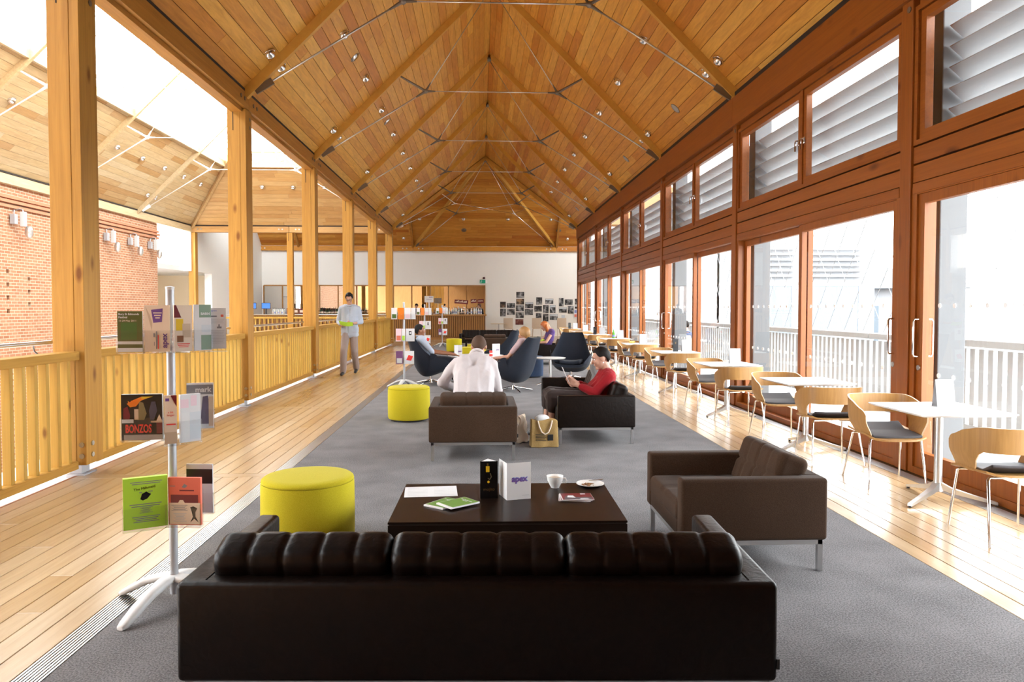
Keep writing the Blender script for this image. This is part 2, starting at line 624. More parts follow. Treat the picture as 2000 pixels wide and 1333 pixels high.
# ---- crossing wing: far slope (boarded), near slopes either side, end walls
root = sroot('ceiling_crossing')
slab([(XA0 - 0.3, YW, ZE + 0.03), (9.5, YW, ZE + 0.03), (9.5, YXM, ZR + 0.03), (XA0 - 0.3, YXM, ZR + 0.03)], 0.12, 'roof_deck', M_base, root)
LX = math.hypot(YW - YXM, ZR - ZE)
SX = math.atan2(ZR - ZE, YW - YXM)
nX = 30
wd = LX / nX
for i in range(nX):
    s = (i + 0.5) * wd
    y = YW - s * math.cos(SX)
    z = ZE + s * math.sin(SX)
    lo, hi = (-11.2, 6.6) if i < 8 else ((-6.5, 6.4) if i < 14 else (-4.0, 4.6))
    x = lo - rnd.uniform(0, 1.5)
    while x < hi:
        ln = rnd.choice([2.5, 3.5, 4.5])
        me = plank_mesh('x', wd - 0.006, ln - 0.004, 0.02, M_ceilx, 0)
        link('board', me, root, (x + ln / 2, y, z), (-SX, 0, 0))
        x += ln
# near slopes of the crossing: boarded to half height, added unseen rooflights above to brighten the back wall
ZH, YH = (ZE + ZR) / 2, (YX0 + YXM) / 2
XHL, XHR = (XL + XM) / 2, (XR + XM) / 2
slab([(XA0 - 0.3, YX0, ZE + 0.03), (XA0 - 0.3, YH, ZH + 0.03), (XHL, YH, ZH + 0.03), (XL, YX0, ZE + 0.03)], 0.1, 'roof_deck', M_base, root)
slab([(XR, YX0, ZE + 0.03), (XHR, YH, ZH + 0.03), (9.5, YH, ZH + 0.03), (9.5, YX0, ZE + 0.03)], 0.1, 'roof_deck', M_base, root)
slab([(XHL, YH, ZH + 0.03), (XHL - 1.2, YH, ZH + 0.03), (XM - 1.2, YXM, ZR + 0.03), (XM, YXM, ZR + 0.03)], 0.1, 'roof_deck', M_base, root)
slab([(XHR, YH, ZH + 0.03), (XHR + 1.2, YH, ZH + 0.03), (XM + 1.2, YXM, ZR + 0.03), (XM, YXM, ZR + 0.03)], 0.1, 'roof_deck', M_base, root)
slab([(-8.0, YH, ZH + 0.03), (XHL - 1.2, YH, ZH + 0.03), (XM - 1.2, YXM, ZR + 0.03), (-8.0, YXM, ZR + 0.03)], 0.1, 'roof_deck', M_base, root)
slab([(XHR + 1.2, YH, ZH + 0.03), (4.6, YH, ZH + 0.03), (4.6, YXM, ZR + 0.03), (XM + 1.2, YXM, ZR + 0.03)], 0.1, 'roof_deck', M_base, root)
for (xa, xb, xc, xd) in ((XA0 - 0.3, -8.0, -8.0, XA0 - 0.3), (4.6, 9.5, 9.5, 4.6)):
    for k_ in range(4):
        f0, f1 = k_ / 4, (k_ + 1) / 4
        P_ = [(xa + (xb - xa) * f0, YH, ZH + 0.05), (xa + (xb - xa) * f1, YH, ZH + 0.05), (xd + (xc - xd) * f1, YXM, ZR + 0.05), (xd + (xc - xd) * f0, YXM, ZR + 0.05)]
        m = MB(); m.add(P_, [(0, 1, 2, 3)]); m.build('added_roof_pane', M_glass, root)
        m = MB(); m.bar(P_[0], P_[3], 0.06, 0.1); m.build('glazing_bar', M_white, root)  # bars of the added rooflights

# ---- atrium roof: boarded lower band, glazing above
rootA = sroot('ceiling_atrium')
tA = math.atan2(ZR - ZE, (XA1 - XA0) / 2)
zA = ZE + AD * math.tan(tA)
YA0 = -3.0
slab([(XA0, YA0, ZE + 0.03), (XA0, YX0, ZE + 0.03), (XA0 + AD, YX0 - AD, zA + 0.03), (XA0 + AD, YA0, zA + 0.03)][::-1], 0.1, 'roof_deck', M_base, rootA)
slab([(XA1, YA0, ZE + 0.03), (XA1 - AD, YA0, zA + 0.03), (XA1 - AD, YX0 - AD, zA + 0.03), (XA1, YX0, ZE + 0.03)][::-1], 0.1, 'roof_deck', M_base, rootA)
slab([(XA0, YX0, ZE + 0.03), (XA1, YX0, ZE + 0.03), (XA1 - AD, YX0 - AD, zA + 0.03), (XA0 + AD, YX0 - AD, zA + 0.03)][::-1], 0.1, 'roof_deck', M_base, rootA)
LA = AD / math.cos(tA)
nA = 15
wd = LA / nA
M_atrix = wood('pale_ceiling_board_cross', [(0.52, 0.31, 0.115), (0.47, 0.26, 0.09), (0.55, 0.35, 0.15), (0.43, 0.22, 0.07)], (0.9, 9, 9), 0, 0.5, 0.3, gmix=0.6)
for i in range(nA):
    s = (i + 0.5) * wd
    x = XA0 + s * math.cos(tA)
    z = ZE + s * math.sin(tA)
    y = 9.5 - rnd.uniform(0, 1.5)
    yend = YX0 - s * math.cos(tA)
    while y < yend - 0.05:
        ln = rnd.choice([1.0, 1.25, 1.5, 2.0, 2.5])
        if y + ln > yend - 0.6:
            ln = round(yend - y, 2)
        link('board', plank_mesh('a', wd - 0.005, ln - 0.004, 0.02, M_atri, 1), rootA, (x, y + ln / 2, z), (0, -tA, 0))
        y += ln
    x = XA0 + s * math.cos(tA)
    xe = XA1 - s * math.cos(tA)
    yy = YX0 - s * math.cos(tA)
    while x < xe - 0.05:
        ln = rnd.choice([1.5, 2.0, 3.0])
        if x + ln > xe - 0.8:
            ln = round(xe - x, 2)
        link('board', plank_mesh('ax', wd - 0.005, ln - 0.004, 0.02, M_atrix, 0), rootA, (x + ln / 2, yy, z), (-tA, 0, 0))
        x += ln
# boarding of the street-side slope of the atrium (turned away from the lounge)
slab([(XA1, YA0, ZE + 0.0), (XA1 - AD, YA0, zA), (XA1 - AD, YX0 - AD, zA), (XA1, YX0, ZE)][::-1], 0.02, 'boarding', M_atri, rootA)
# glazing panes and bars
sk = sroot('window_7')
sk.name = 'window_7'
yap = YX0 - (XA1 - XA0) / 2
def lerp(a, b, t):
    return tuple(a[i] + (b[i] - a[i]) * t for i in range(3))
def pane(poly, nm='pane'):
    P = [Vector(p) for p in poly]
    n = len(P)
    mb = MB()
    mb.add(P, [tuple(range(n))])
    return mb.build(nm, M_glass, sk)
ys = [YA0] + [YB[i] for i in range(0, 5)] + [YX0 - AD]
for i in range(len(ys) - 1):
    for j in range(2):
        y0 = ys[i] + (ys[i + 1] - ys[i]) * j / 2
        y1 = ys[i] + (ys[i + 1] - ys[i]) * (j + 1) / 2
        a0, a1 = min(y0, yap), min(y1, yap)
        pane([(XA0 + AD, y0, zA + 0.06), (XA0 + AD, y1, zA + 0.06), (XAM, a1, ZR + 0.06), (XAM, a0, ZR + 0.06)])
        pane([(XA1 - AD, y0, zA + 0.06), (XA1 - AD, y1, zA + 0.06), (XAM, a1, ZR + 0.06), (XAM, a0, ZR + 0.06)])
pane([(XA0 + AD, YX0 - AD, zA + 0.06), (XA1 - AD, YX0 - AD, zA + 0.06), (XAM, yap, ZR + 0.06)])
gb = MB()
gb.bar((XAM, YA0, ZR), (XAM, yap, ZR), 0.1, 0.14)
gb.build('ridge_bar', M_rail, sk)
for (p, q) in (((XA0 + AD, YA0, zA), (XA0 + AD, YX0 - AD, zA)), ((XA1 - AD, YA0, zA), (XA1 - AD, YX0 - AD, zA)), ((XA0 + AD, YX0 - AD, zA), (XA1 - AD, YX0 - AD, zA))):
    b_ = MB(); b_.bar(p, q, 0.07, 0.22); b_.build('curb', M_atri, sk)
for i in range(len(ys) - 1):
    for j in (1, 2, 3):
        y = ys[i] + (ys[i + 1] - ys[i]) * j / 4
        for xs in (XA0 + AD, XA1 - AD):
            b_ = MB(); b_.bar((xs, y, zA + 0.05), (XAM, min(y, yap), ZR + 0.05), 0.03, 0.05); b_.build('glazing_bar', M_white, sk)

# ---- trusses
def rod(mb, a, b_, r=0.012):
    mb.cyl(a, b_, r, n=6)
def truss(label, A, B, group, parts=True, rw=0.085, rh=0.15, mr=M_raft, steel=M_rod, rafters=True):
    """A and B: eave points; apex midway"""
    A = Vector(A); B = Vector(B)
    Mid = (A + B) / 2
    t = thing('roof_truss', label, 'truss', (Mid.x, Mid.y, ZE), 0, group)
    o = Vector((Mid.x, Mid.y, ZE))
    ap = Vector((Mid.x, Mid.y, ZR))
    kd = 1.38 / 3.72
    ks = 1.90 / 3.72
    for E in (A, B):
        E0 = Vector((E.x, E.y, ZE))
        d = (Vector((E.x, E.y, 0)) - Vector((Mid.x, Mid.y, 0)))
        if rafters:
            m = MB()
            off = Vector((0, 0, -0.075))
            m.bar(E0 + off - o, ap + off - o, rw, rh)
            m.build('rafter', mr, t)
        N = Vector((Mid.x, Mid.y, HC + 4.54)) + d * kd
        S = Vector((Mid.x, Mid.y, ZR - (ZR - ZE) * ks - 0.2)) + d * ks
        Eb = E0 - d * 0.045 + Vector((0, 0, -0.02))
        m = MB(); rod(m, Eb - o, N - o, 0.014); m.build('tie_rod', steel, t, 180)
        m = MB(); rod(m, N - o, ap - o + Vector((0, 0, -0.22)), 0.010); m.build('hanger_rod', steel, t, 180)
        m = MB(); m.cyl(S - o, N - o, 0.02, 0.028, 8); m.build('strut', M_node if steel is M_rod else steel, t, 40)
        m = MB()
        dn = (Eb - N).normalized()
        m.ell(N - o, (0.055, 0.05, 0.05), 8, 6)
        m.cyl(N - o, N - o + dn * 0.24, 0.034, 0.016, 8)
        m.cyl(N - o, N - o - d.normalized() * 0.2, 0.03, 0.014, 8)
        m.cyl(N - o, N - o + (ap - N).normalized() * 0.2, 0.028, 0.012, 8)
        m.build('node', M_node if steel is M_rod else steel, t, 40)
        m = MB(); m.bar(Eb - o - d.normalized() * 0.0, Eb - o + (N - Eb).normalized() * 0.3, 0.03, 0.1)
        m.build('eave_shoe', M_node if steel is M_rod else steel, t)
    N1 = Vector((Mid.x, Mid.y, HC + 4.54)) + (A - Mid).xy.to_3d() * kd
    N2 = Vector((Mid.x, Mid.y, HC + 4.54)) + (B - Mid).xy.to_3d() * kd
    m = MB(); rod(m, N1 - o, N2 - o, 0.011); m.build('tie_rod', steel, t, 180)
    m = MB(); m.ell(ap - o + Vector((0, 0, -0.2)), (0.07, 0.07, 0.07), 8, 6); m.build('apex_node', M_node, t, 60)
    return t
ordn = ['nearest', 'second nearest', 'third', 'fourth', 'farthest']
for i in range(5):
    y = YB[i + 2]
    truss(ordn[i] + ' timber and steel-rod truss along the lounge ceiling', (XL, y, ZE), (XR, y, ZE), 'lounge roof trusses')
truss('steel-rod truss crossing diagonally from left eave to the far right corner', (XL + 0.05, YX0, ZE), (XR, YW, ZE), 'crossing trusses', steel=M_chrome, mr=M_raft)
truss('steel-rod truss crossing diagonally from window wall to the far left corner', (XR - 0.05, YX0, ZE), (XL, YW, ZE), 'crossing trusses', mr=M_raft)
M_wrod = mat('pale_tie_rod', (0.8, 0.8, 0.8), 0.4, 0.2)
for i in range(4):
    y = YB[i + 2]
    truss('%s pale timber truss with white rods under the atrium roof glazing' % ordn[i], (XA0, y, ZE), (XA1, y, ZE), 'atrium roof trusses', steel=M_wrod, mr=M_atri)
# straight rafters of the crossing's far slope and hips of the atrium
for j, x in enumerate((-9.3, XL, XR, 7.6)):
    m = MB(); m.bar((x, YW, ZE - 0.08), (x, YXM, ZR - 0.08), 0.1, 0.2); m.build('rafter', M_glulh, root)
for x0 in (XA0, XA1):
    m = MB(); m.bar((x0, YX0, ZE - 0.06), (XAM, yap, ZR - 0.02), 0.1, 0.2); m.build('hip_rafter', M_atri, rootA)

# ---- eaves beams
for nm, xa, xb, za, zb in (('beam_left', -3.70, -3.44, 4.43, 4.67),):
    rt = sroot('trim_1')
    for i in range(-1, 6):
        y0 = YB[0] - BAY if i < 0 else YB[i]
        m = MB(); m.box(-3.70, -3.44, y0 + 0.14 + 0.004, y0 + BAY + 0.14 - 0.004, 4.43, 4.66); m.build('beam', M_glulh, rt)
        m = MB(); m.box(-3.66, -3.50, y0 + 0.14 + 0.004, y0 + BAY + 0.14 - 0.004, 4.37, 4.428); m.build('beam_soffit', M_glulh, rt)
        for q in (0.36, 0.52, BAY - 0.22, BAY - 0.06):
            m = MB(); m.cyl((-3.445, y0 + q, 4.55), (-3.43, y0 + q, 4.55), 0.03, n=10); m.build('bolt', M_node, rt)
m = MB(); m.box(-3.52, -3.44, -2.5, YX0 + 0.1, 4.664, 4.70); m.build('shadow_gap', M_dark, rt)
# atrium eaves beams
rt = sroot('trim_2')
m = MB(); m.box(XA0 - 0.22, XA0 + 0.02, -2.5, YX0, 4.43, 4.66); m.build('beam', M_atri, rt)
m = MB(); m.box(XA0 - 0.02, XA0 + 0.04, -2.5, YX0, 4.664, 4.70); m.build('shadow_gap', M_dark, rt)
for (a, b_) in ((XA0, -7.46), (-7.44, -3.71)):
    m = MB(); m.box(a, b_, YX0 - 0.02, YX0 + 0.22, 4.43, 4.66); m.build('beam', M_atrix, rt)
    for q in (a + 0.25, a + 0.38, b_ - 0.25, b_ - 0.38):
        m = MB(); m.cyl((q, YX0 - 0.022, 4.55), (q, YX0 - 0.032, 4.55), 0.03, n=8); m.build('bolt', M_steel, rt)
m = MB(); m.box(XA0, XA1, YX0 - 0.04, YX0 + 0.04, 4.664, 4.70); m.build('shadow_gap', M_dark, rt)
# back wall eaves beam
rt = sroot('trim_3')
for (a, b_) in ((XA0 - 0.3, -3.48), (-3.46, XR - 0.01), (XR + 0.01, 9.5)):
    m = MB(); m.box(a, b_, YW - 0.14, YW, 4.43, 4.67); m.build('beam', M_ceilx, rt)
    for q in (a + 0.3, a + 0.5, b_ - 0.3, b_ - 0.5):
        m = MB(); m.cyl((q, YW - 0.142, 4.55), (q, YW - 0.152, 4.55), 0.035, n=8); m.build('bolt', M_lite, rt)

# ---- floors
fl = sroot('floor')
def slabz(x0, x1, y0, y1, z0, z1, nm, m_, par):
    b_ = MB(); b_.box(x0, x1, y0, y1, z0, z1); return b_.build(nm, m_, par)
slabz(-3.56, XW + 0.3, -3, YX0 + 0.1, -0.35, -0.012, 'floor_slab', M_base, fl)
slabz(XA0 - 0.3, 9.5, YX0 + 0.1, YW, -0.35, -0.001, 'floor_slab', M_floor, fl)
def floor_rows(x0, x1, n, side):
    wd_ = (x1 - x0) / n
    for b_ in range(6):
        y0, y1 = YB[b_] + 0.065, YB[b_] + BAY - 0.065
        for i in range(n):
            xc = x0 + (i + 0.5) * wd_
            cut = round(rnd.uniform(0.9, 3.4) * 2) / 2
            ls = [cut, round(y1 - y0 - cut, 2)]
            y = y0
            for ln in ls:
                me = plank_mesh('f', wd_ - 0.0022, ln - 0.0015, 0.02, M_floor, 1)
                link('floorboard', me, fl, (xc, y + ln / 2, 0), (PI, 0, 0))
                y += ln
        o = link('cross_board', plank_mesh('fc', 0.125, x1 - x0 - 0.004, 0.02, M_floorx, 0), fl, ((x0 + x1) / 2, YB[b_], 0), (PI, 0, 0))
    slabz(x0, x1, -3, YB[0] - 0.065, -0.02, 0, 'floorboard', M_floor, fl)
M_floorx = wood('floor_board_cross', [(0.46, 0.33, 0.2), (0.43, 0.3, 0.17)], (0.7, 10, 10), 0, 0.22, 0.6, gmix=0.5, bump=0.03)
floor_rows(-3.55, -1.862, 13, 'left')
floor_rows(2.572, 3.70, 9, 'right')
slabz(-3.575, -3.552, -3, YX0, -0.2, 0.0, 'edge_board', M_framev, fl)
struct(slabz(-1.737, 2.57, -3, 30.0, -0.03, 0.0, 'carpet', M_carp, None))
for (gx0, gx1, n, nm) in ((-1.860, -1.739, 8, 'floor_grille'), (3.704, 3.83, 8, 'floor_grille')):
    g = sroot(nm)
    slabz(gx0, gx1, -3, YX0, -0.03, -0.015, 'tray', M_dark, g)
    p = (gx1 - gx0) / n
    for i in range(n):
        slabz(gx0 + p * (i + 0.2), gx0 + p * (i + 0.75), -3, YX0, -0.014, 0.001, 'bar', M_alu, g)
# white ledge beside the void, and the atrium below
struct(slabz(-4.35, -3.577, -3, YX0 + 0.1, -0.4, -0.02, 'floor_ledge', M_white, None))
struct(slabz(XA0 - 3, -3.6, -3, YX0 + 1, -4.8, -4.7, 'floor_atrium', M_terr, None))
struct(slabz(-4.3, -4.2, -3, YX0 + 0.1, -4.7, -0.35, 'wall_below', M_white, None))
struct(slabz(XA0, -3.7, YX0 + 0.1, YX0 + 0.3, -4.7, -0.35, 'wall_below', M_white, None))

# ---- walls
struct(slabz(XA0 - 0.3, 9.5, YW, YW + 0.3, -0.35, 4.8, 'wall_back', M_plas, None))
for nm, x in (('wall_joint', -3.47), ('wall_joint', 3.95)):
    pass
struct(slabz(9.5, 9.7, YX0, YW, -0.35, 8.6, 'wall_crossing_right', M_plas, None))
struct(slabz(XR + 0.05, 9.6, YX0, YX0 + 0.25, -0.35, 4.8, 'wall_crossing_front', M_plas, None))
# left end wall of the crossing with its recess, and the cream lobby behind the brick wall
wl_ = sroot('wall_left')
mb = MB()
mb.box(XA0 - 0.3, XA0, 31.0, YW, -0.35, 8.6)
mb.box(XA0 - 0.3, XA0, YX0 - 0.1, 31.0, 2.92, 8.6)
mb.build('plaster', M_plas, wl_)
slabz(-14.6, -14.4, 25.0, 33, -4.7, 2.92, 'lobby_wall', M_cream, wl_)
slabz(-14.6, XA0 - 0.3, 33.0, 33.2, -4.7, 8.5, 'lobby_wall', M_cream, wl_)
slabz(-14.6, XA0, 25.5, 33.0, -0.35, -0.05, 'lobby_floor', M_terr, wl_)
slabz(-14.6, XA0 - 0.3, 25.5, 33.0, 2.92, 3.1, 'lobby_soffit', M_white, wl_)
# rear wall behind the camera, unseen and kept dark to cut light, and near end of the atrium
struct(slabz(-14, 5.2, -3.2, -3.0, -4.8, 8.8, 'wall_rear', M_bar, None))

# door in the left end wall of the crossing
d = sroot('door_9', (XA0, 33.6, 0))
m = MB(); m.box(0.0, 0.03, -0.5, 0.5, 0, 2.1); m.build('leaf', M_lite, d)
m = MB(); m.box(0.0, 0.045, -0.56, -0.5, 0, 2.16); m.box(0.0, 0.045, 0.5, 0.56, 0, 2.16); m.box(0.0, 0.045, -0.5, 0.5, 2.1, 2.16); m.build('frame', M_grey, d)
for q in (-0.42, -0.3):
    m = MB(); m.cyl((0.07, q, 0.7), (0.07, q, 1.35), 0.018, n=8); m.build('handle', M_steel, d, 60)

# ---- brick wall with putlog holes
br = sroot('wall_brick')
XBK = -11.28
Y0, Y1, Z0, Z1 = 8.0, 26.06, -4.7, 4.42
holes = []
for px, pys in ((2, (541, 567, 594)), (44, (532, 557, 582, 608)), (83, (547, 571, 595))):
    yy = 1422 * -XBK / (938 - px)
    for py in pys:
        zz = HC - (py - 602) * yy / 1422
        holes.append((yy - 0.05, yy + 0.05, zz - 0.05, zz + 0.05))
ysx = sorted(set([Y0, Y1] + [h[0] for h in holes] + [h[1] for h in holes]))
mb = MB()
for i in range(len(ysx) - 1):
    a, b_ = ysx[i], ysx[i + 1]
    cuts = sorted([(h[2], h[3]) for h in holes if h[0] <= a + 1e-6 and h[1] >= b_ - 1e-6])
    z = Z0
    for (c0, c1) in cuts + [(Z1, None)]:
        mb.add([(XBK, a, z), (XBK, b_, z), (XBK, b_, c0), (XBK, a, c0)], [(0, 1, 2, 3)])
        if c1 is not None:
            x2 = XBK - 0.22
            q = [(XBK, a, c0), (XBK, b_, c0), (XBK, b_, c1), (XBK, a, c1), (x2, a, c0), (x2, b_, c0), (x2, b_, c1), (x2, a, c1)]
            mb.add(q, [(0, 1, 5, 4), (1, 2, 6, 5), (2, 3, 7, 6), (3, 0, 4, 7), (4, 5, 6, 7)])
            z = c1
mb.add([(XBK, Y1, Z0), (XBK - 0.5, Y1, Z0), (XBK - 0.5, Y1, Z1), (XBK, Y1, Z1)], [(0, 1, 2, 3)])
mb.add([(XBK - 0.5, Y0, Z0), (XBK - 0.5, Y1, Z0), (XBK - 0.5, Y1, Z1), (XBK - 0.5, Y0, Z1)], [(0, 1, 2, 3)])
mb.build('brickwork', M_brick, br)
rt = sroot('trim_4')
for i, (zz, pr) in enumerate(((4.14, 0.05), (4.03, 0.09), (3.92, 0.05))):
    m = MB(); m.box(XBK, XBK + pr, Y0, Y1 + 0.03, zz - 0.035, zz + 0.035); m.build('string_course', M_brickp, rt)
# corner column of the atrium
def column(x0, x1, y0, y1, z0, z1, label, mm=M_glul, shoe=True):
    t = thing('timber_column', label, 'column', ((x0 + x1) / 2, (y0 + y1) / 2, 0), 0, 'timber columns')
    cx, cy = (x0 + x1) / 2, (y0 + y1) / 2
    hx, hy = (x1 - x0) / 2, (y1 - y0) / 2
    # two glued halves with a small step, as the photographed posts
    m = MB(); m.rbox((-hx * 0.31, 0, (z0 + z1) / 2), (hx * 1.38, hy * 2, z1 - z0), 0.004, 1); m.build('post', mm, t)
    m = MB(); m.rbox((hx * 0.69, 0, (z0 + z1) / 2), (hx * 0.62, hy * 2 - 0.006, z1 - z0), 0.004, 1); m.build('facing_post', mm, t)
    if shoe:
        m = MB(); m.box(-hx * 0.5, hx * 0.7, -hy * 0.7, hy * 0.7, -0.02, 0.012); m.box(-0.05, 0.05, -hy * 0.45, hy * 0.45, 0.012, z0 + 0.01); m.build('shoe', M_grey, t)
        for zz in (0.18, 0.28):
            m = MB(); m.cyl((hx * 0.72, -hy + 0.02, zz), (hx * 0.72, -hy - 0.006, zz), 0.022, n=12); m.build('bolt', M_steel, t, 40)
            m = MB(); m.cyl((hx - 0.004, -hy * 0.3, zz), (hx + 0.008, -hy * 0.3, zz), 0.022, n=12); m.build('bolt', M_steel, t, 40)
    for zz in (z1 - 0.12, z1 - 0.24):
        m = MB(); m.cyl((hx - 0.004, 0.05, zz), (hx + 0.006, 0.05, zz), 0.028, n=10); m.build('bolt', M_node, t, 40)
    m = MB(); m.box(-hx * 0.36 - 0.006, -hx * 0.36 + 0.006, -hy - 0.002, -hy + 0.01, z1 - 0.32, z1 - 0.01); m.build('slot', M_dark, t)
    return t
co = ['nearest', 'second nearest', 'third', 'fourth', 'fifth', 'farthest']
for i in range(6):
    y = YB[1 + i] if i < 6 else 0
    if y > 29.5:
        continue
    column(-3.72, -3.45, y, y + 0.29, 0.10, 4.42, co[i] + ' timber column of the row beside the walkway balustrade')
column(-7.55, -7.33, YX0, YX0 + 0.22, 0.0, 4.42, 'timber post in the far balustrade below the joint of the atrium end beam', shoe=False)
column(XA0 - 0.12, XA0 + 0.14, YX0 - 0.02, YX0 + 0.25, -4.7, 4.42, 'pale timber corner post between brick wall and white end wall', shoe=False)

# ---- balustrades
_sl = None
def baluster_mesh():
    m = MB(); m.rbox((0, 0, 0), (0.066, 0.045, 0.90), 0.003, 1)
    return m.mesh('baluster', M_slat)
me_bal = baluster_mesh()
bo = ['nearest', 'second nearest', 'third', 'fourth', 'fifth', 'farthest']
for i in range(6):
    ya, yb = YB[i] + 0.30, YB[i + 1] - 0.01
    t = thing('balustrade', bo[i] + ' pine slat balustrade panel along the left walkway edge', 'balustrade', (-3.56, (ya + yb) / 2, 0), 0, 'walkway balustrades')
    L = yb - ya
    m = MB(); m.rbox((0.0, 0, 1.065), (0.15, L, 0.075), 0.008, 2); m.build('top_rail', M_rail, t)
    m = MB(); m.rbox((0.0, 0, 0.105), (0.10, L, 0.07), 0.006, 2); m.build('bottom_rail', M_rail, t)
    n = int(L / 0.15)
    for k_ in range(n):
        yy = -L / 2 + (k_ + 0.5) * L / n
        if abs(yy) < 0.08:
            continue
        link('baluster', me_bal, t, (-0.01, yy, 0.585))
    m = MB(); m.rbox((0, 0, 0.585), (0.085, 0.09, 0.9), 0.004, 1); m.build('mid_post', M_slat, t)
    m = MB()
    m.tube([(-0.14, -L / 2 + 0.05, 1.185), (-0.14, L / 2 - 0.05, 1.185)], 0.019, 10)
    m.build('handrail', M_steel, t, 60)
    for q in (-L / 2 + 0.3, 0, L / 2 - 0.3):
        m = MB(); m.tube([(-0.14, q, 1.185), (-0.13, q, 1.12), (-0.06, q, 1.06)], 0.007, 6); m.build('bracket', M_steel, t, 60)
bx = [(XA0 + 0.15, -7.56), (-7.32, -3.75)]
for i, (xa, xb) in enumerate(bx):
    t = thing('balustrade', ('pale slat balustrade crossing the far end of the atrium, left of its middle post', 'pale slat balustrade crossing the far end of the atrium, right of its middle post')[i], 'balustrade', ((xa + xb) / 2, YX0 + 0.1, 0), 0, 'far balustrades')
    L = xb - xa
    m = MB(); m.rbox((0, 0, 1.1), (L, 0.15, 0.075), 0.008, 2); m.build('top_rail', M_slat, t)
    m = MB(); m.rbox((0, 0, 0.105), (L, 0.1, 0.07), 0.006, 2); m.build('bottom_rail', M_slat, t)
    n = int(L / 0.16)
    for k_ in range(n):
        link('baluster', me_bal, t, (-L / 2 + (k_ + 0.5) * L / n, 0, 0.61), (0, 0, PI / 2))
    m = MB(); m.tube([(-L / 2, 0.12, 1.22), (L / 2, 0.12, 1.22)], 0.019, 8); m.build('handrail', M_steel, t, 60)
# ================================================================== window wall
YBW = [YB[0] - BAY] + YB
dotm = MB()
dotm.cyl((0, 0, 0), (0.002, 0, 0), 0.021, n=12)
me_dot = dotm.mesh('dot', M_dot)
lv = MB()
lv.prism([(-0.085, -0.006), (0.085, -0.012), (0.09, 0.0), (0.085, 0.012), (-0.085, 0.006), (-0.09, 0)], 'y', -0.5, 0.5)
me_lou = lv.mesh('louvre', M_louv)
ww = sroot('wall_right')
for j in range(8):
    y = YBW[j]
    m = MB(); m.rbox((XW + 0.1, y, 2.2), (0.2, 0.17, 4.4), 0.006, 1); m.build('post', M_framev, ww)
    for zz in (4.28, 4.16):
        m = MB(); m.cyl((XW + 0.002, y - 0.03, zz), (XW - 0.008, y - 0.03, zz), 0.028, n=10); m.build('bolt', M_node, ww, 40)
for j in range(7):
    ya, yb = YBW[j] + 0.087, YBW[j + 1] - 0.087
    for (z0, z1, xo) in ((2.60, 2.752, 0.022), (2.768, 2.915, 0.022), (4.235, 4.66, -0.04)):
        m = MB()
        if z1 > 4:
            m.box(XW + xo, XW + 0.22, ya - 0.085, yb + 0.085, z0, z1)
        else:
            m.rbox((XW + xo + 0.03, (ya + yb) / 2, (z0 + z1) / 2), (0.06, yb - ya, z1 - z0), 0.005, 1)
        m.build('beam' if z1 > 4 else 'board', M_frame, ww)
    m = MB(); m.box(XW + 0.07, XW + 0.16, ya, yb, 2.56, 2.95); m.build('backing', M_dark, ww)
    m = MB(); m.box(XW + 0.06, XW + 0.2, ya, yb, 4.16, 4.24); m.build('head_board', M_frame, ww)
m = MB(); m.box(XW - 0.02, XW + 0.15, -2.5, YX0, 4.662, 4.74); m.build('shadow_gap', M_dark, ww)
# end return and rear bay
m = MB(); m.box(XW, XW + 0.25, -3.2, YBW[0], 0, 4.7); m.build('end_wall', M_frame, ww)

